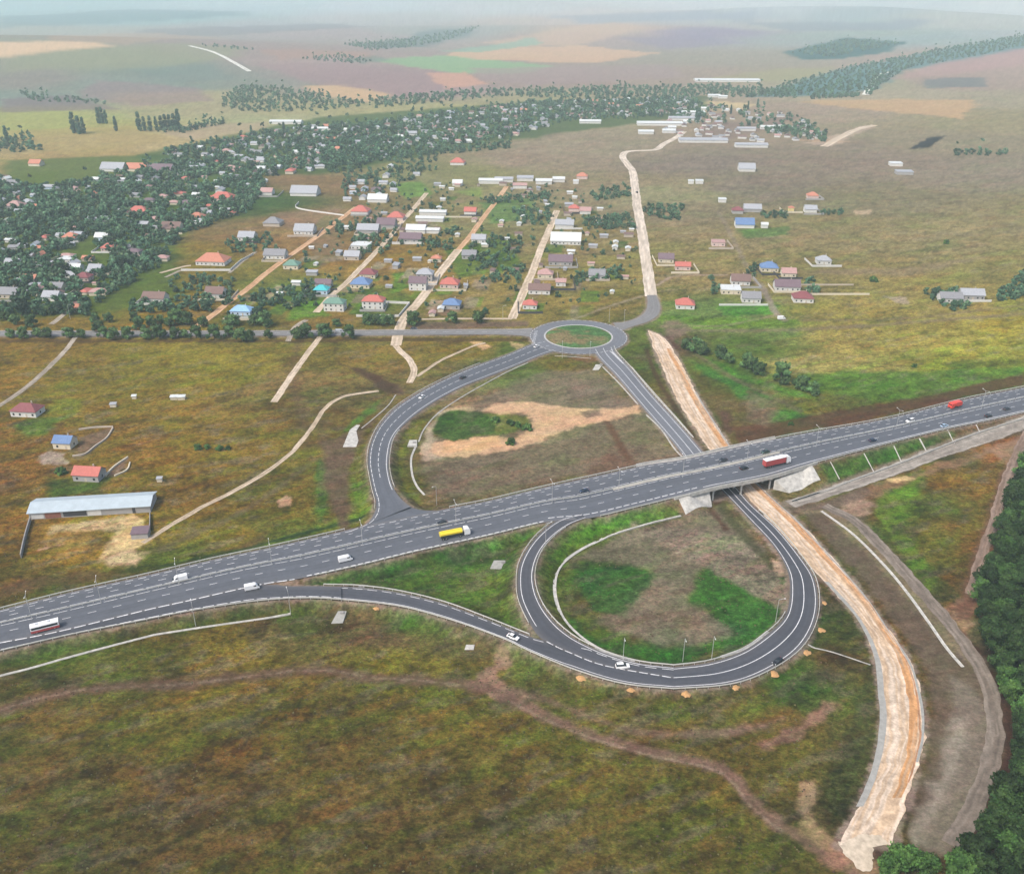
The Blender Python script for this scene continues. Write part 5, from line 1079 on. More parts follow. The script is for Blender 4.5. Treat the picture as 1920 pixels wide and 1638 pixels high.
for kind, paint, rd, x, y, z, fl, lb in (
    ('van', 'white', 'highway', 338, 1088, 3, True, 'white van on the far lane of the highway at left'), ('van', 'white', 'highway', 473, 1104, 3.3, False, 'white van on the near lane beside the nose of the lower ramp'), ('van', 'white', 'highway', 648, 1051, 4, False, 'white van on the near lane of the highway below the junction'),
    ('car', 'black', 'highway', 829, 982, 4.5, True, 'black car just above the yellow truck'), ('car', 'navy', 'highway', 1095, 922, 6, True, 'dark blue car on the far lanes left of the bridge'), ('car', 'grey', 'highway', 1355, 864, 7.4, True, 'dark grey car on the far lane above the underpass'),
    ('car', 'black', 'highway', 1395, 879, 7.4, False, 'black car following the red and white truck'), ('car', 'green', 'highway', 1435, 849, 7.4, True, 'dark green car on the far lane beside the red and white truck'), ('car', 'navy', 'highway', 1636, 827, 7, False, 'dark blue car ahead of the red and white truck'),
    ('suv', 'white', 'highway', 1706, 791, 6.5, True, 'white car on the far lanes, left of the red truck'), ('car', 'blue', 'highway', 1770, 800, 6.3, False, 'pale blue car on the near lane at right'), ('car', 'black', 'highway', 1853, 781, 6.2, False, 'black car on the near lane at far right, the nearer of two'), ('car', 'grey', 'highway', 1887, 768, 6, False, 'dark grey car nearest the right edge of the picture'),
    ('car', 'white', 'lower_ramp', 962, 1196, 2.7, False, 'white car on the lower ramp near the loop junction'), ('suv', 'white', 'loop_road', 1167, 1251, 2.0, False, 'white car at the bottom of the loop road'), ('car', 'black', 'loop_road', 1458, 1242, .8, True, 'black car on the outer lane of the loop road at lower right'),
    ('car', 'black', 'left_ramp', 868, 709, .4, False, 'black car on the curved left ramp'), ('car', 'white', 'left_ramp', 791, 746, .4, True, 'white car on the curved left ramp'), ('car', 'white', None, 1006, 651, .9, False, 'white car entering the roundabout at its lower left'),
    ('suv', 'black', None, 1194, 362, 1.7, False, 'black car on the far dirt road north of the roundabout'), ('van', 'white', None, 1465, 599, .2, False, 'white van parked beside the track at the right hamlet'), ('van', 'silver', None, 637, 624, 0, False, 'pale van on the village road behind the roadside bushes'), ('car', 'grey', None, 776, 618, 0, False, 'dark car on the village road near the third dirt street')):
    key = (kind, paint)
    if key in protos: o = copy_tree(protos[key])
    else: o = car_mesh(kind, paint); protos[key] = o
    o.scale = (1.0, 1.0, 1.0) if kind == 'van' else (1.08, 1.08, 1.08)
    if rd in ('loop_road', 'lower_ramp') and lb.startswith('white'): pass
    put(o, rd, x, y, z, fl, lb, 'car' if kind != 'van' else 'van')
    if rd == 'lower_ramp': o.location.z -= .02
# highway polylines run left to right in the photo: heading check happens here
def truck(name, label, kind, x, y, z, flip, rd='highway'):
    r_ = empty(name, (0, 0, 0))
    if kind == 'box':
        m = MB(); m.box(-7.0, 4.4, -1.25, 1.25, 1.15, 3.9); c = m.build("trailer", V['dred'], r_)
        m = MB(); m.box(-7.03, 4.43, -1.27, 1.27, 3.7, 4.0); m.build("trailer_roof", V['white'], r_)
        m = MB(); m.box(-6.8, 6.8, -.5, .5, .7, 1.14); m.build("chassis", M['dark'], r_)
        m = MB(); m.prism([(5.0, .6), (7.3, .6), (7.35, 1.8), (7.05, 3.1), (6.6, 3.6), (5.0, 3.9)], -1.22, 1.22, axis='y'); m.build("cab", V['white'], r_)
        m = MB(); m.box(7.1, 7.22, -1.05, 1.05, 1.95, 2.9); m.build("windshield", M['glass'], r_); wheels(r_, (-5.6, -4.4, -3.2, 4.6, 6.5), 1.05, .5, .35)
    elif kind == 'tank':
        m = MB(); prof = [(1.15 * math.cos(2 * math.pi * i / 20), 2.25 + .95 * math.sin(2 * math.pi * i / 20)) for i in range(20)]; m.prism(prof, -5.8, 3.0); m.build("tank", V['yellow'], r_)
        m = MB(); m.box(-5.2, 2.4, -.3, .3, 3.18, 3.32); m.build("catwalk", V['yellow'], r_)
        m = MB(); m.box(-5.6, 5.8, -.5, .5, .75, 1.28); m.build("chassis", M['dark'], r_)
        m = MB(); m.prism([(3.9, .6), (6.1, .6), (6.15, 1.7), (5.9, 2.8), (5.5, 3.1), (3.9, 3.2)], -1.2, 1.2, axis='y'); m.build("cab", V['white'], r_)
        m = MB(); m.box(5.93, 6.05, -1.0, 1.0, 1.8, 2.7); m.build("windshield", M['glass'], r_); wheels(r_, (-4.8, -3.6, 2.0, 5.0), 1.02, .5, .35)
    elif kind == 'bus':
        m = MB(); m.box(-4.6, 4.6, -1.2, 1.2, .45, 1.35); m.build("lower_body", V['dred'], r_); m = MB(); m.prism([(-1.22, 1.36), (1.22, 1.36), (1.2, 2.7), (1.0, 3.05), (-1.0, 3.05), (-1.2, 2.7)], -4.62, 4.6); m.build("body", V['white'], r_)
        for s_ in (1, -1): m = MB(); m.box(-4.3, 4.2, s_ * 1.215 - .02, s_ * 1.215 + .02, 1.7, 2.5); m.build("side_window", M['glass'], r_)
        m = MB(); m.box(4.58, 4.66, -1.05, 1.05, 1.5, 2.65); m.build("windshield", M['glass'], r_)
        for xx in (-2.4, 1.6): m = MB(); m.box(xx - .5, xx + .5, -.4, .4, 3.04, 3.2); m.build("roof_hatch", V['silver'], r_)
        wheels(r_, (-2.8, 3.0), 1.03, .48, .3)
    else:
        m = MB(); m.box(-3.8, -.1, -1.2, 1.2, 1.1, 1.5); m.prism([(-3.8, 1.5), (1.4, 1.5), (1.4, 2.9), (.9, 3.25), (-3.3, 3.25), (-3.9, 2.6)], -1.22, 1.22, axis='y'); m.build("tipper_box", V['red'], r_)
        m = MB(); m.box(-3.6, 4.2, -.45, .45, .7, 1.09); m.build("chassis", M['dark'], r_); m = MB(); m.prism([(1.9, .6), (4.1, .6), (4.15, 1.7), (3.9, 2.8), (3.4, 3.1), (1.9, 3.2)], -1.2, 1.2, axis='y'); m.build("cab", V['red'], r_)
        m = MB(); m.box(3.93, 4.05, -1.0, 1.0, 1.8, 2.7); m.build("windshield", M['glass'], r_); wheels(r_, (-2.8, -1.6, 3.0), 1.02, .5, .35)
    r_.scale = (1.12, 1.2, 1.15) if kind == 'tank' else (1.05, 1.1, 1.1)
    put(r_, rd, x, y, z, flip, label, 'bus' if kind == 'bus' else 'truck'); return r_
truck("semi_truck", 'long truck with dark red sides, white roof and white cab on the bridge', 'box', 1455, 872, 7.4, False)
truck("tanker_truck", 'yellow tank truck with white cab on the near lane below the junction', 'tank', 852, 1006, 4.6, False)
truck("bus", 'white bus with dark red lower body in the lower left corner', 'bus', 86, 1180, 2.7, False)
truck("tipper_truck", 'bright red truck on the far lanes at the right end of the highway', 'tip', 1790, 764, 6.4, True)

# ------------------------------------------------------------------ houses
HM = {}
def hm(c, rough=.8, tag_="plaster"):
    k = tuple(int(q) // 6 for q in c) + (tag_,)
    if k not in HM: HM[k] = MAT(tag_, tuple(c), rough, .12, .8)
    return HM[k]
WALLC = dict(white=(.56, .55, .52), cream=(.56, .50, .38), grey=(.32, .31, .30), pink=(.55, .42, .38), stone=(.42, .36, .29), yellow=(.60, .50, .22), blue=(.45, .55, .66))
ROOFC = dict(red=(.40, .12, .095), orange=(.42, .17, .11), maroon=(.19, .06, .065), purple=(.145, .10, .115), grey=(.20, .20, .21), dark=(.09, .085, .095), blue=(.11, .18, .32), lblue=(.22, .38, .58), teal=(.05, .38, .40), green=(.12, .22, .17), white=(.50, .52, .51), slate=(.30, .31, .33), brown=(.16, .10, .085), pinkish=(.36, .22, .20))
RM = {k: MAT(k + "_roofing", v, .7, .16, .9) for k, v in ROOFC.items()}
WM = {k: MAT(k + "_plaster", v, .9, .10, .6) for k, v in WALLC.items()}
WINM = M['glass']
def house_parts(r_, w_, d_, h_, rh, rt, rc, wc, win=True, chim=True, storeys=1, porch=False):
    m = MB(); x, y = w_ / 2, d_ / 2; m.box(-x, x, -y, y, -.4, h_)
    if rt == 'gable': m.add([(-x, -y, h_ + .002), (-x, y, h_ + .002), (-x, 0, h_ + rh - .12), (x, -y, h_ + .002), (x, y, h_ + .002), (x, 0, h_ + rh - .12)], [(0, 1, 2), (3, 5, 4)])
    wl = m.build("wall", WM[wc], r_)
    e = .5; m = MB()
    if rt == 'gable':
        pr = [(-y - e, h_ - .15), (0, h_ + rh), (y + e, h_ - .15), (y + e, h_ + .05), (0, h_ + rh + .22), (-y - e, h_ + .05)]; m.prism(pr, -x - e, x + e)
    elif rt == 'hip':
        rx = max(x - y * .95, .3); m.add([(-x - e, -y - e, h_), (x + e, -y - e, h_), (x + e, y + e, h_), (-x - e, y + e, h_), (-rx, 0, h_ + rh), (rx, 0, h_ + rh), (-x - e, -y - e, h_ - .18), (x + e, -y - e, h_ - .18), (x + e, y + e, h_ - .18), (-x - e, y + e, h_ - .18)],
              [(0, 1, 5, 4), (1, 2, 5), (2, 3, 4, 5), (3, 0, 4), (0, 6, 7, 1), (1, 7, 8, 2), (2, 8, 9, 3), (3, 9, 6, 0), (9, 8, 7, 6)])
    else: m.add([(-x - .3, -y - .3, h_ + .02), (x + .3, -y - .3, h_ + .02), (x + .3, y + .3, h_ + rh), (-x - .3, y + .3, h_ + rh), (-x - .3, -y - .3, h_ + .25), (x + .3, -y - .3, h_ + .25), (x + .3, y + .3, h_ + rh + .23), (-x - .3, y + .3, h_ + rh + .23)], [(0, 3, 2, 1), (4, 5, 6, 7), (0, 1, 5, 4), (1, 2, 6, 5), (2, 3, 7, 6), (3, 0, 4, 7)])
    rf = m.build("roof", RM[rc], r_)
    if chim: m = MB(); m.box(x * .3, x * .3 + .6, y * .25, y * .25 + .6, h_ + rh * .3, h_ + rh + .7); m.build("chimney", WM['stone'], rf)
    if win:
        n = max(2, int(w_ / 3.4))
        for s_ in range(storeys):
            z0 = .95 + s_ * 2.9
            for i in range(n):
                cx = -x + w_ * (i + .5) / n
                if s_ == 0 and i == n // 2: m = MB(); m.box(cx - .5, cx + .5, -y - .05, -y + .03, 0, 2.05); m.build("door", WM['stone'], r_); continue
                m = MB(); m.box(cx - .55, cx + .55, -y - .06, -y + .03, z0, z0 + 1.25); m.build("window", WINM, r_)
            m = MB(); m.box(x - .03, x + .06, -.6, .6, z0, z0 + 1.25); m.build("window", WINM, r_)
    return r_
BASE = -.10
def house(x, y, wpx, rt, rc, wc, label, dr=.8, h=3.5, rh=None, rot=None, st=1, win=True, name='house', cat='house', grp='houses of the village', chim=True):
    p = atg(x, y); ax = p[1] * math.cos(PITCH) + (CAM_Z - p[2]) * math.sin(PITCH); w_ = wpx / (FPX / ax)
    r_ = empty(name, (p[0], p[1] + w_ * dr / 2, p[2]), BASE if rot is None else rot)
    d_ = w_ * dr; rh = max(1.6, min(d_, w_) * .36) if rh is None else rh; house_parts(r_, w_, d_, h if st == 1 else 6.2, rh, rt, rc, wc, win, chim, st); tag(r_, label, cat, grp); HOUSES.append((p[0], p[1] + d_ / 2, max(w_, d_) / 2 + 1)); return r_
HOUSES = []
for row in """46 782 50 hip maroon white|white-walled house with maroon hip roof at the left edge, beside a green garden
118 842 34 gable blue cream|small cream house with blue roof in a walled yard at left
163 903 50 gable red grey|house with pinkish red roof between the blue roofed house and the long barn
288 568 42 gable brown white|white house with brown roof beside the orchard, left of the second street
402 559 34 gable brown white|white cube-like house with brown roof left of the orange dirt street
396 498 56 hip orange white|large house with orange hip roof and white gable at the left village edge
452 592 38 hip lblue blue|light blue roofed house behind a pale wall by the village road
627 584 38 hip green white|white two storey house with green roof at the foot of the second dirt street
700 580 40 hip red white|white two storey house with bright red roof inside a white walled yard
602 552 26 hip teal blue|house with turquoise roof left of the second dirt street
606 540 30 gable purple grey|long house with dull purple roof behind the turquoise one
676 541 36 hip blue cream|cream house with blue hip roof right of the second dirt street
690 522 30 hip maroon cream|cream house with maroon roof above the blue roofed one
784 545 32 gable purple white|white two storey house with purple roof left of the third dirt street
797 528 30 hip slate grey|grey roofed house right behind the two storey purple one
843 541 34 hip red pink|house with crimson hip roof right of the third dirt street
847 580 32 hip blue grey|small house with blue hip roof alone in the field right of the third street
994 580 26 hip red white|small house with crimson roof right of the fourth dirt street
1012 552 40 gable brown white|long low white house with brown roof above the crimson roofed one
1052 537 18 gable pinkish white|small pink roofed house with white front right of the fourth street
1023 522 28 hip pinkish cream|cream house among trees right of the fourth street
1120 524 30 gable grey white|white house with grey roof at the right end of the fourth street plots
1052 498 44 gable purple grey|long purple roofed house right of the fourth street
1062 459 56 gable white white|long bright white shed right of the fourth street
1059 428 34 gable slate white|pale building behind the long bright white shed
1077 397 20 hip red pink|small red roofed house near the upper end of the fourth street
1098 402 20 gable pinkish white|white fronted house right of the small red roofed one
882 403 22 gable red white|white house with pinkish red roof left of the orange street stretch
898 456 26 gable slate white|bright white house right of the third street, halfway up
880 486 26 gable grey grey|grey house right of the third street
818 492 18 hip orange cream|small cream house with salmon roof left of the third street
660 488 28 gable stone stone|square unplastered house with pale base left of the second street
676 468 34 shed white white|large plain white roof left of the second street
675 403 32 hip red white|white house with red hip roof at the upper end of the orange street
742 414 30 hip red pink|salmon roofed house right of the upper second street
690 438 40 gable slate grey|grey gabled house among trees left of the second street
770 455 40 gable purple grey|large dark purple roof right of the second street
724 428 34 gable purple grey|dull purple house beside the salmon roofed one
570 440 36 gable slate white|white house with grey roof left of the orange street, halfway
462 452 30 gable slate white|white house with slate roof among trees near the left village edge
510 425 32 hip grey stone|stone coloured house in the dry field near the left village
515 486 40 gable grey white|long grey house beside the orange dirt street
546 505 28 hip green cream|pale green roofed house right of the orange dirt street
1286 580 34 hip red white|white house with orange red hip roof alone right of the roundabout
1250 493 28 gable purple cream|purple roofed house left of the red one, beyond the north road
1281 507 28 gable red red2|long red house right of the north dirt road
1390 535 34 gable brown white|white gabled house with brown roof in the right hamlet
1410 568 34 gable grey white|white house with grey roof above the green lawn in the right hamlet
1372 552 36 shed cream cream|low cream outbuilding in the middle of the right hamlet
1478 546 46 gable purple white|large white house with dark purple roof in the right hamlet
1508 568 36 hip maroon white|white house with maroon roof at the lower right of the hamlet
1444 510 32 hip blue cream|house with bright blue hip roof above the right hamlet
1480 520 26 gable pinkish cream|cream building right of the bright blue roof
1546 496 26 hip slate white|white cube house standing alone right of the hamlet
1348 462 24 shed pinkish pink|roofless pink masonry building in the plain
1398 428 34 gable blue white|blue roofed house in the far right cluster
1434 428 12 gable white white|tiny white shed right of the blue roofed house
1384 401 20 hip maroon grey|crimson roofed house in the far right cluster
1412 398 32 gable slate grey|long grey shed right of the crimson roof
1484 396 10 hip orange yellow|small yellow house in the far right cluster
1521 399 22 gable slate white|pale grey house among hedges in the far right cluster
1525 373 20 hip orange pink|salmon roofed house alone in the plain
1402 322 30 gable slate white|low pale farm building far out in the plain
1682 312 22 shed white white|small pale blue roof far out at right
1698 328 30 shed slate grey|long bluish shed far out at right
1825 562 42 gable slate grey|farmhouse with slate roof beside the hedge at the right edge
1785 568 40 gable grey white|low white barn left of the farmhouse at the right edge
1355 380 14 shed white white|tiny white shed in the far plain
1312 345 14 shed white white|two pale sheds in the far plain, right one
1296 345 10 shed white white|two pale sheds in the far plain, left one
858 349 18 gable white white|small white building above the third street
858 310 26 hip red white|white house with red roof behind the fields, upper middle
1092 336 20 hip orange pink|salmon house alone at the top of the fourth street
415 378 44 hip red pink|largest bright red roof in the dense village
368 414 26 hip orange cream|orange roofed house in the dense village, right of center
130 452 26 hip orange white|orange roofed house in the dense village, with white annex
202 472 24 hip red pink|salmon red roof in the dense village above the dark trees
155 528 26 hip maroon pink|dull pink house in the lower dense village
55 530 26 gable orange grey|long house with faded orange gable in the lower dense village
104 548 28 gable grey cream|wide grey roof near the bottom of the dense village
15 560 34 gable grey stone|grey barn at the left edge of the dense village
95 565 30 gable slate white|white house above the roadside bushes, far left
30 538 24 hip slate grey|slate roofed house at the far left above the barn
258 402 34 hip red pink|long pinkish red roof in the upper dense village
320 436 36 gable brown cream|brown roofed house with cream front in the dense village
190 452 24 gable white blue|pale blue house in the dense village
122 494 24 shed white white|bright white flat roof in the dense village
140 510 22 gable white white|white gabled house under the bright flat roof
178 512 24 gable slate white|white house with slate roof right of the gabled white one
22 502 26 gable slate white|white house at the left edge of the dense village
50 386 20 hip slate white|white roofed house in the upper left village
65 312 22 gable orange orange2|orange building at the far left, upper village
25 393 30 hip pinkish white|pinkish house at the left edge, upper dense village
210 322 44 gable slate white|wide white school-like building in the upper village
255 322 40 gable orange cream|ochre roofed wing beside the wide white building
300 325 44 gable purple white|long purple roofed building in the upper village
780 438 36 gable white white|long greenish white greenhouse shed, lower right block
570 368 50 gable slate white|grey warehouse in the upper middle left
500 366 22 gable pinkish white|pale building left of the grey warehouse
708 380 36 gable white white|long white shed above the red hip roofed house
1080 345 10 shed white white|tiny white shed left of the salmon house, top of fourth street""".split("\n"):
    a_, lb = row.split("|"); t_ = a_.split(); x, y, wp = float(t_[0]), float(t_[1]), float(t_[2]); rt, rc, wc = t_[3:6]
    wc = {'red2': 'pink', 'orange2': 'cream'}.get(wc, wc); rc = {'cream': 'white', 'stone': 'slate'}.get(rc, rc)
    two = 'two storey' in lb; far = y < 440
    house(x, y, wp, rt, rc, wc, lb, dr=.62 if wp > 36 or 'long' in lb else .8, st=2 if two else 1, win=not far, chim=not far, rh=.6 if rt == 'shed' else None, name='shed' if 'shed' in lb else 'house', cat='shed' if 'shed' in lb else 'house')
# greenhouses and yards
for x, y, wp, lb in ((812, 404, 50, 'upper pale green glasshouse beside the third street'), (806, 416, 52, 'lower pale green glasshouse beside the third street'), (806, 438, 36, 'white tunnel house below the two glasshouses')):
    house(x, y, wp, 'gable', 'white', 'white', lb, dr=.35, win=False, chim=False, name='greenhouse', cat='greenhouse', grp='greenhouses', rh=1.4)
# the long barn with its two side fences
p0, p1, q0 = at(56, 974, 0), at(283, 960, 0), at(55, 946, 4.6)
L_ = np.linalg.norm((p1 - p0)[:2]); an_ = math.atan2(p1[1] - p0[1], p1[0] - p0[0])
barn = empty("barn", tuple(p0), an_); D_ = 12.5
m = MB(); m.box(0, L_, 0, .3, -.3, 3.4); m.box(0, L_, D_ - .3, D_, -.3, 3.4); m.box(0, .3, .3, D_ - .3, -.3, 3.4); m.box(L_ - .3, L_, .3, D_ - .3, -.3, 3.4); m.build("wall", WM['grey'], barn)
m = MB(); m.prism([(-.7, 3.35), (D_ / 2, 5.4), (D_ + .7, 3.35), (D_ + .7, 3.6), (D_ / 2, 5.65), (-.7, 3.6)], -.6, L_ + .6); m.build("roof", MAT("zinc_roof", (.36, .42, .45), .55, .1, .3), barn)
for f0, f1, z0, z1, mt_ in ((.02, .12, .3, 2.6, 'w'), (.13, .26, .2, 3.0, 'r'), (.28, .47, .6, 2.9, 'd'), (.48, .59, .2, 3.2, 'w'), (.85, .875, .2, 3.0, 'd')):
    m = MB(); m.box(L_ * f0, L_ * f1, -.12, -.01, z0, z1); m.build("wall_panel" if mt_ == 'w' else "door_opening", {'w': WM['white'], 'r': MAT("rusty_panel", (.22, .09, .06), .8, .2, 1), 'd': M['dark']}[mt_], barn)  # dark sheets on the closed wall paint the shade inside the openings
tag(barn, 'long low barn with pale zinc roof and white wall panels at left', 'barn')
p = atg(265, 1004); sh = empty("shed", tuple(p), .15); house_parts(sh, 7, 5.5, 2.6, .5, 'shed', 'purple', 'grey', False, False); tag(sh, 'small dull purple shed right below the long barn', 'shed')
def wall(px, h, wd, label, mat='conc', name="boundary_wall", cat='wall'):
    C = gcurve(px, 2.0) if len(px) > 2 else resample(np.array([atg(*q) for q in px]), 2.0); n = len(C); A_, B_ = offset(C, wd / 2), offset(C, -wd / 2); m = MB(); vs = []
    for i in range(n):
        z = float(hgt(C[i, 0], C[i, 1]))
        for q, zz in ((A_, -.3), (A_, h), (B_, h), (B_, -.3)): vs.append((q[i, 0], q[i, 1], z + zz))
    m.add(vs, [(4 * i + j, 4 * i + (j + 1) % 4, 4 * i + 4 + (j + 1) % 4, 4 * i + 4 + j) for i in range(n - 1) for j in range(4)] + [(0, 1, 2, 3), (4 * n - 4, 4 * n - 3, 4 * n - 2, 4 * n - 1)])
    o = m.build(name, M[mat] if mat in M else WM[mat]); tag(o, label, cat); return o
W_ = lambda pts, lb, h=1.8, wd=.35, mat='white': [wall([pts[i], pts[i + 1]], h, wd, lb + f', {["front", "right", "back", "left"][i % 4]} side', mat) for i in range(len(pts) - 1)]
W_([(668, 594), (748, 594), (768, 570), (716, 568)], 'white boundary wall round the red roofed two storey house')
W_([(425, 598), (490, 598), (495, 588)], 'pale wall before the light blue roofed house')
W_([(340, 508), (432, 508), (452, 490), (475, 478)], 'white boundary wall of the orange roofed house at the village edge')
wall([(1348, 573), (1440, 573)], 1.5, .3, 'pale fence along the green lawn of the right hamlet', 'white', "fence", 'fence')
wall([(1512, 553), (1630, 553)], 1.5, .3, 'long pale fence running right from the hamlet', 'cream', "fence", 'fence')
wall([(1500, 535), (1600, 535)], 1.2, .3, 'dark fence right of the hamlet', 'stone', "fence", 'fence')
wall([(40, 1046), (48, 1010), (58, 976)], 2.2, .4, 'grey fence running down from the left end of the barn', 'conc_d', "fence", 'fence')
wall([(282, 964), (281, 1004)], 1.8, .3, 'dark fence at the right end of the barn', 'conc_d', "fence", 'fence')
wall([(136, 856), (160, 852), (178, 838), (200, 822), (212, 803)], .9, .6, 'broken stone wall of the yard right of the blue roofed house', 'stone')
wall([(148, 806), (180, 802), (212, 801)], .9, .5, 'thin stone wall behind the yard of the blue roofed house', 'stone')
wall([(198, 893), (214, 876), (240, 858)], .9, .6, 'stone wall right of the pinkish red roofed house', 'cream')
wall([(215, 893), (238, 882), (244, 868)], .8, .6, 'low masonry wall, right side of the ruined plot', 'cream')
wall([(645, 405), (560, 392), (560, 380)], 1.5, .4, 'thin pale wall above the dry field left of the orange street', 'white')
wall([(832, 408), (885, 408)], 1.5, .4, 'pale wall left of the white house by the orange street', 'cream')
wall([(1040, 430), (1092, 430)], 1.6, .5, 'pale wall behind the long bright white shed', 'white')
wall([(735, 458), (792, 458)], 2.2, .5, 'white wall below the large dark purple roof', 'white')
for x, y, w_, lb in ((327, 748, 2.6, 'left one of the pale sheds in the dry field'), (341, 748, 2.6, 'right one of the pale sheds in the dry field'), (252, 747, 1.6, 'lone small pale shed in the dry field'), (213, 762, 2.2, 'pale stone hut in the dry field'), (300, 902, 1.6, 'pale ruin blocks right of the red roofed house')):
    p = atg(x, y); r_ = empty("shed", tuple(p), .1); house_parts(r_, w_ * 1.5, w_, 1.7, .4, 'shed', 'white' if 'shed' in lb else 'slate', 'cream', False, False); tag(r_, lb, 'shed')
# far farm compound and warehouses
for x, y, wp, rc, lb in ((1238, 236, 84, 'white', 'long white warehouse at the end of the far dirt road'), (1285, 226, 60, 'slate', 'grey warehouse behind the long white one'), (1212, 252, 28, 'white', 'white shed left of the far dirt road end'), (1255, 250, 24, 'white', 'white shed beside the far dirt road end'), (1107, 232, 40, 'white', 'long white roof left of the far compound'),
                         (1320, 268, 90, 'slate', 'long slate roofed shed below the far brown yard'), (1410, 277, 60, 'slate', 'long grey shed right of the slate one, far compound'), (1445, 243, 36, 'white', 'white roofed building right of the brown yard'), (1400, 246, 34, 'slate', 'grey roofed hall beside the brown yard'), (1300, 215, 44, 'white', 'low white building behind the poplars, far compound'), (1340, 183, 22, 'white', 'far white hall above the compound, left'), (1356, 185, 16, 'white', 'far white hall above the compound, right'),
                         (1366, 154, 120, 'white', 'very long pale greenhouse behind the far tree belt'), (535, 233, 60, 'white', 'bright white roofed hall in the fields above the village'), (604, 246, 40, 'white', 'white roofed hall beyond the village trees'), (920, 345, 44, 'white', 'large white block building in the yard of stacked goods'), (945, 342, 34, 'slate', 'grey hall beside the large white block building'), (985, 340, 30, 'slate', 'pale shed in the yard of stacked goods, middle'), (1020, 346, 30, 'white', 'white shed in the yard of stacked goods, right'), (1048, 342, 22, 'white', 'small white shed at the right end of the stacked goods yard'), (975, 354, 26, 'pinkish', 'pink roofed office below the yard of stacked goods'),
                         (1800, 1, 1, '', '')):
    if rc: house(x, y, wp, 'gable', rc, 'white', lb, dr=.3 if wp > 30 else .6, win=False, chim=False, h=4, rh=2, name='warehouse', cat='warehouse', grp='warehouses and farm halls', rot=-.05)
# the many small houses between the trees of the dense village
def sample_poly(px, n, mind, avoid=None, tries=40):
    W = np.array([atg(*p)[:2] for p in px]); x0, y0 = W.min(0); x1, y1 = W.max(0); out = []; cell = {}
    for _ in range(n * tries):
        if len(out) >= n: break
        x, y = random.uniform(x0, x1), random.uniform(y0, y1); ins = False
        for i in range(len(W)):
            a_, b_ = W[i], W[(i + 1) % len(W)]
            if (a_[1] > y) != (b_[1] > y) and x < (b_[0] - a_[0]) * (y - a_[1]) / (b_[1] - a_[1]) + a_[0]: ins = not ins
        if not ins: continue
        ci, cj = int(x // mind), int(y // mind)
        if any((x - q[0]) ** 2 + (y - q[1]) ** 2 < mind * mind for di in (-1, 0, 1) for dj in (-1, 0, 1) for q in cell.get((ci + di, cj + dj), ())): continue
        if avoid is not None and any((x - q[0]) ** 2 + (y - q[1]) ** 2 < q[2] ** 2 for q in avoid): continue
        cell.setdefault((ci, cj), []).append((x, y)); out.append((x, y))
    return out
VIL = [(-30, 318), (60, 355), (200, 335), (330, 300), (430, 300), (500, 340), (470, 395), (400, 420), (340, 440), (300, 500), (230, 540), (160, 590), (-30, 596)]
FARV = [(300, 285), (420, 262), (560, 240), (700, 232), (880, 205), (1000, 192), (1200, 186), (1310, 186), (1300, 205), (1180, 225), (1050, 230), (960, 258), (800, 280), (700, 300), (600, 318), (480, 335), (330, 300)]
MIDV = [(640, 345), (740, 310), (790, 300), (800, 320), (720, 372), (640, 380)]
spots_ = [(p, 0) for p in sample_poly(VIL, 118, 10.5, HOUSES)] + [(p, 1) for p in sample_poly(FARV, 72, 22, HOUSES)] + [(p, 0) for p in sample_poly(MIDV, 14, 12, HOUSES)]
styles = [('gable', 'slate', 'white', 'grey roofed white house'), ('gable', 'grey', 'grey', 'dark grey house'), ('hip', 'pinkish', 'cream', 'house with faded pink roof'), ('gable', 'white', 'white', 'pale roofed white house'), ('hip', 'purple', 'grey', 'house with dull purple roof'), ('gable', 'brown', 'stone', 'brown roofed house'), ('gable', 'slate', 'blue', 'slate roofed pale blue house'), ('hip', 'red', 'cream', 'red roofed cream house'), ('gable', 'orange', 'stone', 'orange roofed stone coloured house')]
pro = {}
for i, (p, far) in enumerate(spots_):
    k = random.choice([0, 0, 0, 1, 1, 2, 2, 3, 4, 5, 6, 7, 8]); st = styles[k]; v = random.randrange(2)
    if (k, v) in pro: o = copy_tree(pro[(k, v)])
    else:
        o = empty("house", (0, 0, 0)); house_parts(o, 9.5 + 2.5 * v, 7.0 + v, 2.9, 2.0, st[0], st[1], st[2], False, False); pro[(k, v)] = o
    sc_ = random.uniform(.72, 1.08) * (1.2 if far else 1); o.scale = (sc_, sc_, sc_); o.location = (p[0], p[1], float(hgt(p[0], p[1]))); o.rotation_euler.z = random.choice([0, math.pi / 2, math.pi]) + BASE + random.uniform(-.15, .15)
    tag(o, st[3] + (' among the trees of the distant village band' if far else ' among the trees of the dense village at left'), 'house', 'small houses among the village trees'); HOUSES.append((p[0], p[1], 6.5 * sc_))
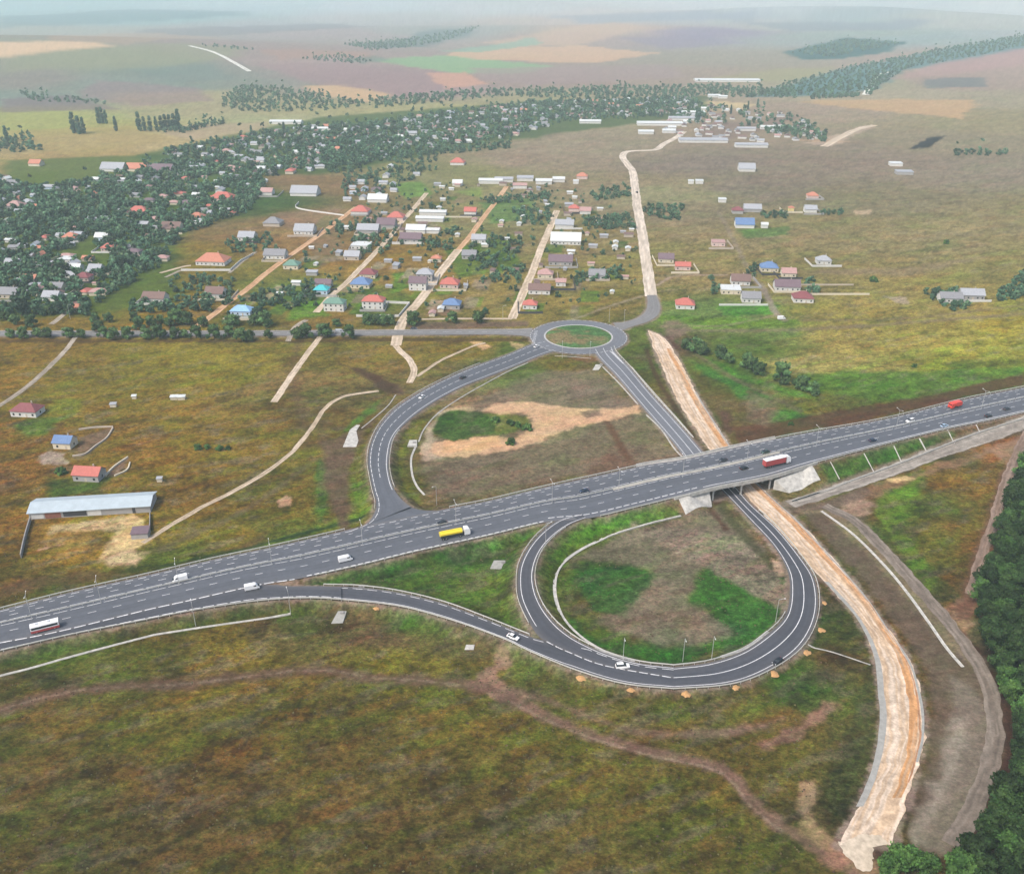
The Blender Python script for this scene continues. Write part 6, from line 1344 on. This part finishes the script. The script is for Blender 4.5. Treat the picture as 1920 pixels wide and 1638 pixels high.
# garden sheds and outbuildings of the plots
MID = [(420, 590), (560, 470), (650, 395), (830, 345), (1060, 350), (1190, 400), (1200, 540), (1000, 590), (560, 596)]
streets = [resample(gcurve(q, 6), 6.0) for q in ([(593, 586), (650, 530), (700, 478), (752, 418), (800, 362)], [(366, 614), (425, 570), (500, 512), (600, 440), (668, 388)], [(742, 648), (764, 590), (815, 525), (860, 468), (905, 410), (950, 350)], [(960, 598), (985, 540), (1015, 465), (1044, 395)])]
AV = HOUSES + [(p[0], p[1], 6.0) for st in streets for p in st]
shp = []
for i, (rc, wc) in enumerate((('white', 'white'), ('slate', 'grey'), ('pinkish', 'cream'), ('brown', 'stone'), ('white', 'cream'))):
    r_ = empty("shed", (0, 0, 0)); house_parts(r_, 5.5 + i % 2 * 2, 3.8, 2.3, .7, 'shed' if i % 2 else 'gable', rc, wc, False, False); shp.append([r_, False, ('white', 'grey', 'pinkish', 'brown', 'cream')[i]])
for zone, pts in ((0, sample_poly(VIL, 55, 6, HOUSES)), (1, sample_poly(MID, 85, 8, AV))):
    for p in pts:
        k = random.randrange(5); q = shp[k]
        if q[1]: o = copy_tree(q[0])
        else: o = q[0]; q[1] = True
        s_ = random.uniform(.7, 1.25); o.scale = (s_, s_, s_); o.location = (p[0], p[1], float(hgt(p[0], p[1]))); o.rotation_euler.z = BASE + random.choice([0, math.pi / 2]) + random.uniform(-.1, .1)
        tag(o, f'small {q[2]} garden shed ' + ('in the plots between the dirt streets' if zone else 'between the trees of the dense village'), 'shed', 'garden sheds'); HOUSES.append((p[0], p[1], 3.5 * s_))
nf = 0
for o in [q for q in bpy.data.objects if q.name.startswith('house') and q.get('group') == 'houses of the village' and 500 < q.location.y < 1150 and random.random() < .62]:
    x, y = o.location.x, o.location.y; w_, d_ = random.uniform(9, 15), random.uniform(9, 16); side_ = random.choice([-1, 1])
    pts = [(x - side_ * w_, y - d_), (x + side_ * w_, y - d_), (x + side_ * w_, y + d_)]
    m = MB()
    for (xa, ya), (xb, yb) in zip(pts[:-1], pts[1:]):
        L2 = math.hypot(xb - xa, yb - ya); Mx = Matrix.Translation((xa, ya, 0)) @ Matrix.Rotation(math.atan2(yb - ya, xb - xa), 4, 'Z'); m.box(0, L2 - .2, -.12, .12, -.2, 1.7, M=Mx)
    f_ = m.build("fence", random.choice([WM['cream'], WM['white'], WM['stone'], WM['grey'], M['dark']])); tag(f_, 'straight fence around a yard between the dirt streets', 'fence', 'yard fences of the new houses'); nf += 1
dh = MB(); wl_ = MB()
for zone, n_, md_ in ((FARV, 230, 12), ([(1215, 215), (1300, 198), (1470, 212), (1550, 250), (1520, 270), (1320, 268), (1240, 250)], 80, 14)):
    for x, y in sample_poly(zone, n_, md_, HOUSES):
        w_, d_ = random.uniform(8, 13), random.uniform(6, 9); z = float(hgt(x, y)); Mx = Matrix.Translation((x, y, z)) @ Matrix.Rotation(BASE + random.choice([0, math.pi / 2]) + random.uniform(-.2, .2), 4, 'Z'); k = random.choice([1, 1, 1, 2, 3, 4, 5, 5, 4])
        dh.box(-w_ / 2, w_ / 2, -d_ / 2, d_ / 2, -.3, 2.9, 0, Mx); n0 = len(dh.v)
        vs = [Mx @ Vector(q) for q in ((-w_ / 2 - .4, -d_ / 2 - .4, 2.8), (w_ / 2 + .4, -d_ / 2 - .4, 2.8), (w_ / 2 + .4, d_ / 2 + .4, 2.8), (-w_ / 2 - .4, d_ / 2 + .4, 2.8), (-w_ / 2 - .4, 0, 5), (w_ / 2 + .4, 0, 5))]
        dh.add(vs, [(0, 1, 5, 4), (2, 3, 4, 5), (1, 2, 5), (3, 0, 4), (0, 3, 2, 1)], k); HOUSES.append((x, y, 6))
tag(dh.build("distant_houses", [WM['white'], RM['slate'], RM['white'], RM['pinkish'], RM['brown'], RM['grey']]), 'small distant roofs of the far village band and of the compound beyond the long dirt road', 'houses', kind='stuff')
# ------------------------------------------------------------------ trees
def leaf_mat(name, c):
    m = bpy.data.materials.new(name); m.use_nodes = True; n, l = m.node_tree.nodes, m.node_tree.links; b = n["Principled BSDF"]
    b.inputs["Roughness"].default_value = .75; b.inputs["Specular IOR Level"].default_value = .15
    a = n.new("ShaderNodeAttribute"); a.attribute_name = "lc"; oi = n.new("ShaderNodeObjectInfo")
    mr = n.new("ShaderNodeMapRange"); mr.inputs[3].default_value = .65; mr.inputs[4].default_value = 1.4; l.new(oi.outputs["Random"], mr.inputs[0])
    sc = n.new("ShaderNodeVectorMath"); sc.operation = 'SCALE'; l.new(a.outputs["Color"], sc.inputs[0]); l.new(mr.outputs[0], sc.inputs["Scale"])
    mu = n.new("ShaderNodeVectorMath"); mu.operation = 'MULTIPLY'; mu.inputs[1].default_value = c; l.new(sc.outputs[0], mu.inputs[0]); l.new(mu.outputs[0], b.inputs["Base Color"])
    return m
LM = dict(forest=leaf_mat("forest_leaves", (.021, .045, .012)), village=leaf_mat("village_leaves", (.052, .112, .064)), poplar=leaf_mat("poplar_leaves", (.035, .085, .06)), bright=leaf_mat("fresh_leaves", (.045, .10, .024)), hedge=leaf_mat("hedge_leaves", (.058, .112, .040)))
BARK = MAT("bark", (.12, .09, .07), .9, .2, 3)
ico = bmesh.new(); bmesh.ops.create_icosphere(ico, subdivisions=2, radius=1); IV = np.array([v.co[:] for v in ico.verts]); IF = np.array([[v.index for v in f.verts] for f in ico.faces]); ico.free()
ico = bmesh.new(); bmesh.ops.create_icosphere(ico, subdivisions=1, radius=1); IV1 = np.array([v.co[:] for v in ico.verts]); IF1 = np.array([[v.index for v in f.verts] for f in ico.faces]); ico.free()
def crown_arrays(rs, kind, R_=4.0, H_=7.0, z0=2.0, nblob=22, nleaf=55, ls=.5):
    """clumps of leaves spread through the crown, with gaps; returns verts, faces, colour"""
    vs, fs, cs = [], [], []; o = 0
    for b_ in range(nblob):
        th = rs.uniform(0, 2 * np.pi); 
        if kind == 'poplar': zz = rs.uniform(0, 1); rr = R_ * (math.sin(math.pi * min(.98, zz ** .8 * .9 + .08))) * rs.uniform(.2, .75); br = R_ * rs.uniform(.38, .55)
        else: zz = rs.uniform(.02, .95) ** .85; rr = R_ * math.sqrt(max(.05, 1 - (zz * 1.25 - .35) ** 2)) * rs.uniform(.15, .82); br = R_ * rs.uniform(.26, .44)
        c = np.array([rr * math.cos(th), rr * math.sin(th), z0 + H_ * zz]); tone = rs.uniform(.65, 1.4); warm = rs.uniform(-.12, .2)
        n1 = IV1 * (1 + rs.uniform(-.25, .25, (len(IV1), 1))) * br * .82; vs.append(n1 * [1, 1, .85] + c); fs += [tuple(f + o) for f in IF1.tolist() for f in [np.array(f)]]; o += len(IV1)
        cs.append(np.tile([tone * .72 * (1 + warm), tone * .72, tone * .68], (len(IV1), 1)))
        d = rs.normal(size=(nleaf, 3)); d /= np.linalg.norm(d, axis=1)[:, None]; p = c + d * br * rs.uniform(.75, 1.22, (nleaf, 1)) * [1, 1, .85]
        t1 = rs.normal(size=(nleaf, 3)); t1 /= np.linalg.norm(t1, axis=1)[:, None]; t2 = np.cross(d + t1 * .6, t1); t2 /= np.linalg.norm(t2, axis=1)[:, None] + 1e-9
        s_ = ls * rs.uniform(.6, 1.3, (nleaf, 1)); q = np.stack([p - t1 * s_, p - t2 * s_ * .7, p + t1 * s_, p + t2 * s_ * .7], 1); vs.append(q.reshape(-1, 3))
        fs += [(o + 4 * i, o + 4 * i + 1, o + 4 * i + 2, o + 4 * i + 3) for i in range(nleaf)]; o += 4 * nleaf
        tl = tone * rs.uniform(.7, 1.35, (nleaf, 1)); cs.append(np.repeat(np.hstack([tl * (1 + warm), tl, tl * .9]), 4, 0))
    return np.vstack(vs), fs, np.vstack(cs)
def leaf_mesh(name, v, f, c, mat):
    me = bpy.data.meshes.new(name); me.from_pydata(v.tolist(), [], f); a = me.attributes.new("lc", 'FLOAT_COLOR', 'POINT')
    a.data.foreach_set("color", np.hstack([c, np.ones((len(c), 1))]).astype(np.float32).ravel()); me.materials.append(mat); return me
def trunk_mb(h, r=.22, limbs=4, rs=None):
    m = MB(); m.cyl((0, 0, -.3), r, h + .3, 8, r2=r * .5)
    for i in range(limbs):
        a_ = 2 * math.pi * i / limbs + rs.uniform(0, 1); z = h * (.6 + .1 * i); l_ = h * .45; ex = (math.cos(a_) * l_ * .7, math.sin(a_) * l_ * .7, z + l_ * .7); rr = r * .35
        m.add([(rr, 0, z), (-rr * .5, rr * .87, z), (-rr * .5, -rr * .87, z), (ex[0] + rr * .3, ex[1], ex[2]), (ex[0] - rr * .2, ex[1] + rr * .3, ex[2]), (ex[0] - rr * .2, ex[1] - rr * .3, ex[2])], [(0, 1, 4, 3), (1, 2, 5, 4), (2, 0, 3, 5), (3, 4, 5)])
    return m
TV = {}
def tree_proto(kind, i, mat, **kw):
    rs = np.random.default_rng(100 + i * 7 + len(kind)); v, f, c = crown_arrays(rs, 'poplar' if kind == 'poplar' else 'b', **kw)
    r_ = empty("poplar_tree" if kind == 'poplar' else ("bush" if kind == 'bush' else "tree"), (0, 0, -500)); cr = bpy.data.objects.new("crown", leaf_mesh("crown", v, f, c, LM[mat])); col.objects.link(cr); cr.parent = r_
    trunk_mb(kw.get('z0', 2) + kw.get('H_', 7) * .5, .2, 4, rs).build("trunk", BARK, r_); TV.setdefault((kind, mat), []).append(r_)
for i in range(4): tree_proto('forest', i, 'forest', R_=4.4, H_=6.5, z0=2.6, nblob=30, nleaf=70, ls=.42)
for i in range(2): tree_proto('forest', i + 9, 'bright', R_=4.2, H_=6.0, z0=2.4, nblob=28, nleaf=70, ls=.42)
for i in range(4): tree_proto('village', i, 'village', R_=3.6, H_=5.2, z0=1.4, nblob=20, nleaf=34, ls=.5)
for i in range(3): tree_proto('road', i, 'hedge', R_=3.4, H_=4.8, z0=1.0, nblob=18, nleaf=44, ls=.48)
for i in range(2): tree_proto('bush', i, 'bright', R_=2.4, H_=2.4, z0=.2, nblob=14, nleaf=40, ls=.4)
for i in range(2): tree_proto('poplar', i, 'poplar', R_=3.9, H_=23, z0=1.5, nblob=44, nleaf=44, ls=.8)
taken = set()
def plant(kind, mat, X, Y, s, label, cat, grp):
    src = random.choice(TV[(kind, mat)])
    if src.name in taken: o = copy_tree(src)
    else: o = src; taken.add(src.name)
    o.location = (X, Y, float(hgt(X, Y)) - .1); o.rotation_euler.z = random.uniform(0, 6.28); k = s * random.uniform(.9, 1.12); o.scale = (k * random.uniform(.92, 1.1), k * random.uniform(.92, 1.1), k)
    tag(o, label, cat, grp); return o
NT = 0
FOREST = [(1940, 838), (1905, 900), (1890, 960), (1868, 1030), (1845, 1085), (1832, 1130), (1822, 1190), (1856, 1225), (1880, 1290), (1900, 1340), (1905, 1420), (1890, 1490), (1860, 1550), (1820, 1610), (1775, 1670), (2040, 1670), (2010, 1300), (1985, 1000)]
for x, y in sample_poly(FOREST, 175, 5.3):
    plant('forest', 'bright' if random.random() < .28 else 'forest', x, y, 1.05, 'tree in the dark wood along the right edge of the picture', 'tree', 'trees of the dark wood at right'); NT += 1
for x, y, s, lb in ((1692, 1632, 1.0, 'bright green bushy tree at the bottom edge where the dirt road ends'), (1660, 1640, .8, 'smaller bright green tree left of the bushy one at the bottom edge'), (1730, 1640, .9, 'green tree at the bottom edge between the dirt road end and the wood')):
    p = atg(x, y); plant('forest', 'bright', p[0], p[1], s, lb, 'tree', 'green trees at the bottom edge')
for i, (x, y, s) in enumerate([(1288, 655, 1.1), (1302, 660, 1.2), (1316, 664, 1.1), (1350, 672, 1.2), (1368, 680, .9), (1400, 690, 1.2), (1412, 697, 1.1), (1424, 702, .9), (1464, 712, 1.2), (1470, 722, .8), (1503, 730, 1.0), (1523, 740, .9), (1490, 722, .6)]):
    p = atg(x, y); plant('road', 'hedge', p[0], p[1], s * 1.3, 'round tree in the diagonal row right of the dirt road', 'tree', 'diagonal row of round trees')
for i, (x, y, s, lb) in enumerate([(930, 790, 1.0, 'dark bush in the sand pit, leftmost of the upper group'), (958, 796, 1.1, 'dark bush in the sand pit, middle of the upper group'), (972, 800, .9, 'dark bush in the sand pit, right of the middle one'), (988, 806, 1.3, 'pale green bush at the right end of the sand pit'), (958, 832, 1.1, 'round green bush on the lower rim of the sand pit'), (1482, 797, .7, 'green bush right of the bridge'), (372, 842, 1.0, 'left clump of green bushes in the left field'), (388, 840, .7, 'second green bush in the left field'), (412, 843, .9, 'third green bush in the left field'), (428, 842, .7, 'right green bush in the left field'), (1714, 688, .9, 'lone bush in the yellow field above the highway'), (1773, 457, 1.4, 'lone dark bush in the far plain at right'), (1637, 528, 1.6, 'pale bush in the plain right of the hamlet'), (116, 888, 1.1, 'dark bush left of the pinkish red roofed house')]):
    p = atg(x, y); plant('bush', 'bright', p[0], p[1], s, lb, 'bush', 'bushes'); 
roadside = [(20, 633), (45, 634), (70, 632), (88, 634), (130, 633), (152, 634), (185, 622), (195, 633), (212, 636), (240, 634), (262, 618), (275, 636), (300, 634), (318, 612), (330, 634), (345, 633), (368, 634), (402, 636), (430, 632), (455, 640), (470, 638), (498, 612), (558, 634), (575, 633), (610, 632), (655, 634), (632, 612), (690, 608), (708, 609), (735, 608), (718, 610), (776, 609), (848, 605), (895, 605), (60, 612), (95, 590), (178, 606), (205, 604), (252, 602), (330, 608), (350, 608), (382, 612), (440, 610), (430, 612), (478, 610), (505, 634), (28, 608), (10, 600), (300, 606), (285, 610)]
for i, (x, y) in enumerate(roadside):
    p = atg(x, y); plant('road', 'hedge', p[0], p[1], random.uniform(1.05, 1.75), 'round green tree beside the village road', 'tree', 'roadside trees along the village road'); NT += 1
# poplars far left and in the compound
for x, y, s in ((140, 250, 1.3), (150, 252, 1.2), (158, 250, 1.0), (186, 232, 1.05), (193, 232, 1.1), (200, 232, .8), (218, 246, .9), (262, 245, 1.05), (272, 246, 1), (283, 245, .9), (294, 245, .9), (304, 244, 1), (312, 245, 1.1), (320, 244, 1), (328, 244, 1), (336, 242, 1.1), (14, 266, .9), (1305, 230, .9), (1310, 226, .8), (1370, 214, .6), (1402, 206, .6), (1420, 202, .6), (1240, 220, .4), (1227, 218, .4), (472, 254, .6), (533, 248, .7)):
    p = atg(x, y); plant('poplar', 'poplar', p[0], p[1], s, 'tall dark poplar in the fields left of the village' if x < 400 else 'tall poplar standing up in the distant village', 'tree', 'poplars')
# village trees: the nearest stand as trees of their own, the rest is one mass
vt = []
vt += [(p, float(.72 + 1.15 * fbm(np.array(p[0] / 22.), np.array(p[1] / 22.), 2) * random.uniform(.6, 1.5))) for p in sample_poly(VIL, 1900, 4.9, [(h_[0], h_[1], h_[2] * .8) for h_ in HOUSES]) if fbm(np.array(p[0] / 30. + 5), np.array(p[1] / 30. + 2), 3) > .39]
vt += [(p, 1.35 * random.uniform(.7, 1.35)) for p in sample_poly(FARV, 1350, 8.6, [(h_[0], h_[1], h_[2] * .7) for h_ in HOUSES])]
vt += [(p, 1.0) for p in sample_poly(MIDV, 70, 6, HOUSES)]
vt += [(p, random.choice([.45, .6, .8])) for p in sample_poly(MID, 260, 6, AV)]
for poly, n, md in (([(415, 200), (420, 175), (460, 162), (520, 165), (640, 185), (700, 198), (600, 208), (470, 212)], 260, 10), ([(690, 186), (800, 178), (940, 168), (1120, 166), (1340, 160), (1490, 172), (1490, 184), (1330, 182), (1180, 186), (950, 182), (800, 194), (700, 204)], 520, 12), ([(1430, 245), (1500, 238), (1555, 252), (1545, 266), (1480, 258), (1440, 250)], 60, 8),
                    ([(1520, 180), (1610, 176), (1612, 182), (1520, 186)], 50, 9), ([(0, 262), (60, 262), (80, 282), (20, 290), (-20, 285)], 40, 8), ([(260, 246), (345, 242), (420, 225), (420, 232), (345, 250)], 40, 9),
                    ([(640, 300), (800, 282), (960, 270), (960, 278), (800, 292), (650, 312)], 120, 9), ([(1620, 176), (1640, 140), (1660, 134), (1650, 158), (1632, 180)], 50, 10), ([(1790, 288), (1885, 288), (1885, 292), (1790, 292)], 12, 9),
                    ([(640, 84), (760, 74), (900, 50), (880, 62), (760, 90), (700, 96)], 300, 14), ([(1400, 182), (1500, 150), (1600, 125), (1750, 95), (1930, 66), (1930, 84), (1700, 128), (1640, 166), (1560, 178)], 900, 15), ([(1480, 100), (1590, 74), (1690, 82), (1560, 108)], 220, 13), ([(380, 84), (470, 92), (480, 96), (380, 88)], 20, 20), ([(560, 110), (640, 104), (700, 116), (650, 120)], 50, 18), ([(40, 176), (180, 190), (200, 196), (60, 190)], 40, 16), ([(1215, 215), (1300, 196), (1470, 208), (1550, 246), (1440, 250), (1320, 225), (1240, 225)], 80, 12), ([(550, 262), (660, 260), (760, 262), (650, 330), (560, 310)], 160, 9), ([(1330, 232), (1290, 232), (1300, 210), (1220, 215)], 20, 9)):
    vt += [(p, 1.4) for p in sample_poly(poly, n, md)]
gard = []
for poly, n, md in (([(660, 448), (745, 430), (730, 470), (700, 480), (665, 470)], 22, 5), ([(660, 418), (720, 405), (690, 430), (640, 436)], 16, 5), ([(780, 455), (860, 430), (850, 470), (800, 470)], 16, 5), ([(740, 385), (840, 378), (820, 395), (750, 400)], 6, 6), ([(870, 470), (930, 440), (990, 450), (960, 500), (890, 510)], 30, 5.5), ([(960, 398), (1040, 388), (1030, 425), (970, 425)], 22, 5.5), ([(905, 375), (1030, 362), (1030, 376), (920, 384)], 26, 5.5),
                    ([(1100, 362), (1180, 345), (1182, 372), (1120, 376)], 24, 5.5), ([(1090, 408), (1188, 405), (1190, 432), (1100, 430)], 34, 5.5), ([(1205, 385), (1280, 385), (1278, 415), (1210, 410)], 26, 5.5), ([(910, 520), (985, 498), (975, 530), (900, 532)], 14, 5), ([(1065, 520), (1165, 505), (1168, 525), (1080, 532)], 14, 5.5), ([(555, 545), (600, 520), (600, 575), (540, 580)], 12, 5), ([(470, 560), (540, 530), (560, 560), (480, 590)], 16, 5.5),
                    ([(380, 560), (440, 545), (430, 580), (380, 585)], 8, 5.5), ([(240, 570), (380, 560), (390, 585), (250, 590)], 18, 6), ([(310, 525), (400, 515), (450, 520), (430, 545), (330, 550)], 16, 6), ([(410, 455), (500, 440), (520, 470), (420, 475)], 18, 5.5), ([(1330, 520), (1350, 520), (1350, 560), (1335, 560)], 5, 5), ([(1400, 500), (1425, 500), (1420, 520), (1400, 520)], 4, 5), ([(1500, 520), (1540, 530), (1535, 560), (1515, 552)], 5, 6),
                    ([(1730, 548), (1800, 545), (1800, 570), (1750, 565)], 12, 5), ([(1860, 560), (1900, 530), (1935, 490), (1935, 560), (1880, 566)], 34, 5.5), ([(1420, 400), (1475, 402), (1475, 410), (1420, 410)], 8, 6), ([(1540, 398), (1580, 396), (1580, 404), (1540, 404)], 7, 6), ([(1750, 560), (1830, 575), (1820, 585), (1760, 580)], 5, 5), ([(620, 420), (650, 412), (640, 440), (610, 440)], 6, 5), ([(640, 330), (700, 315), (720, 345), (650, 352)], 20, 7), ([(740, 300), (830, 290), (820, 320), (745, 330)], 20, 7)):
    gard += [(p, .95) for p in sample_poly(poly, int(n * 1.5), md * .85, [(h_[0], h_[1], h_[2] * .75) for h_ in HOUSES])]
allt = gard + vt
allt.sort(key=lambda q: q[0][1])
NIND = max(0, 282 - 175 - len(roadside) - 13 - 3 - 5)
near, rest = allt[:NIND], allt[NIND:]
gs = set(id(q) for q in gard)
for q in near:
    (x, y), s = q; plant('village', 'village', x, y, s * random.uniform(.75, 1.15), 'garden tree between the houses nearest the village road', 'tree', 'garden trees of the village')
rs = np.random.default_rng(5); VV, FF, CC = [], [], []; o = 0
lib = [crown_arrays(np.random.default_rng(300 + i), 'b', R_=3.6, H_=4.8, z0=.2, nblob=9, nleaf=10, ls=.8) for i in range(6)] 
libp = [crown_arrays(np.random.default_rng(400 + i), 'poplar', R_=2.6, H_=13, z0=.2, nblob=9, nleaf=8, ls=1.1) for i in range(2)]
for (x, y), s in rest:
    pop = s > 1.2 and rs.random() < .16; v, f, c = (libp if pop else lib)[rs.integers(2 if pop else 6)]; a_ = rs.uniform(0, 6.28); k = s * rs.uniform(.7, 1.15); ca_, sa_ = math.cos(a_) * k, math.sin(a_) * k
    z = float(hgt(x, y)); VV.append(np.stack([v[:, 0] * ca_ - v[:, 1] * sa_ + x, v[:, 0] * sa_ + v[:, 1] * ca_ + y, v[:, 2] * k + z - .2], 1)); FF += [tuple(i + o for i in q) for q in f]; o += len(v)
    t_ = rs.uniform(.5, 1.5); w_ = rs.uniform(-.1, .35) if rs.random() < .15 else 0; CC.append(c * [t_ * (1 + w_), t_, t_ * (1 - w_ * .3)])
wd = bpy.data.objects.new("village_tree_mass", leaf_mesh("village_tree_mass", np.vstack(VV), FF, np.vstack(CC), LM['village'])); col.objects.link(wd)
tag(wd, 'blue green tree cover of the village and the distant tree belts', 'tree cover', kind='stuff')
# weeds and tufts in the near field, too many to count
N = 9000; vs = np.zeros((N * 4, 3)); tp = rs.uniform(0, 1, N); 
Yp = rs.uniform(130, 330, N); Xp = (rs.uniform(-.62, .5, N)) * (Yp + 110); 
keep = (hgrid(Xp, Yp, DG) > 4) & (hgrid(Xp, Yp) < .2); dl = np.full(N, 99.)
for c_ in resample((ROADS['dirt_trunk'][0] + ROADS['dirt_trunk'][1]) / 2, 6): dl = np.minimum(dl, np.hypot(Xp - c_[0], Yp - c_[1]))
keep &= (dl > 14) & (Xp < at(1600, 1300)[0] + 0 * Xp) & (fbm(Xp / 14, Yp / 12, 3) > .42)
Xp, Yp = Xp[keep], Yp[keep]; n_ = len(Xp); h_ = rs.uniform(.15, .5, n_); w_ = rs.uniform(.18, .5, n_); a_ = rs.uniform(0, 6.28, n_); zb = hgt(Xp, Yp)
ax_, ay_ = np.cos(a_) * w_, np.sin(a_) * w_
q = np.stack([np.stack([Xp - ax_, Yp - ay_, zb], 1), np.stack([Xp + ay_ * .8, Yp - ax_ * .8, zb], 1), np.stack([Xp + ax_, Yp + ay_, zb], 1), np.stack([Xp - ay_ * .8, Yp + ax_ * .8, zb], 1), np.stack([Xp, Yp, zb + h_], 1)], 1).reshape(-1, 3)
fs = np.concatenate([[[5 * i + a, 5 * i + (a + 1) % 4, 5 * i + 4] for a in range(4)] for i in range(n_)]).tolist()
pal = np.array([[.10, .075, .03], [.14, .12, .05], [.07, .09, .03], [.12, .07, .04], [.13, .12, .05], [.09, .05, .035]])[rs.integers(0, 6, n_)] * rs.uniform(.4, .85, (n_, 1))
gm = MAT("weed_stems", (1, 1, 1), .95, attr="lc")
wo_ = bpy.data.objects.new("grass_tufts", leaf_mesh("grass_tufts", q, fs, np.repeat(pal, 5, 0), gm)); col.objects.link(wo_); tag(wo_, 'dry grass tufts and weeds of the near field', 'grass', kind='stuff')
for k_, lst in TV.items():
    for r_ in lst:
        if r_.name not in taken:
            for ch in list(r_.children): bpy.data.objects.remove(ch)
            bpy.data.objects.remove(r_)

# ------------------------------------------------------------------ haze
hz = MB(); hz.box(-14500, 14500, -400, 17200, -2, 238); ho = hz.build("haze", [])
vm = bpy.data.materials.new("haze_air"); vm.use_nodes = True; vn, vl = vm.node_tree.nodes, vm.node_tree.links; vn.remove(vn["Principled BSDF"])
pv = vn.new("ShaderNodeVolumePrincipled"); pv.inputs["Color"].default_value = (.80, .98, 1.0, 1); pv.inputs["Density"].default_value = HAZE_D; pv.inputs["Anisotropy"].default_value = 0
vl.new(pv.outputs[0], vn["Material Output"].inputs["Volume"]); ho.data.materials.append(vm); tag(ho, kind='stuff', label='pale blue summer haze over the whole plain', cat='haze')
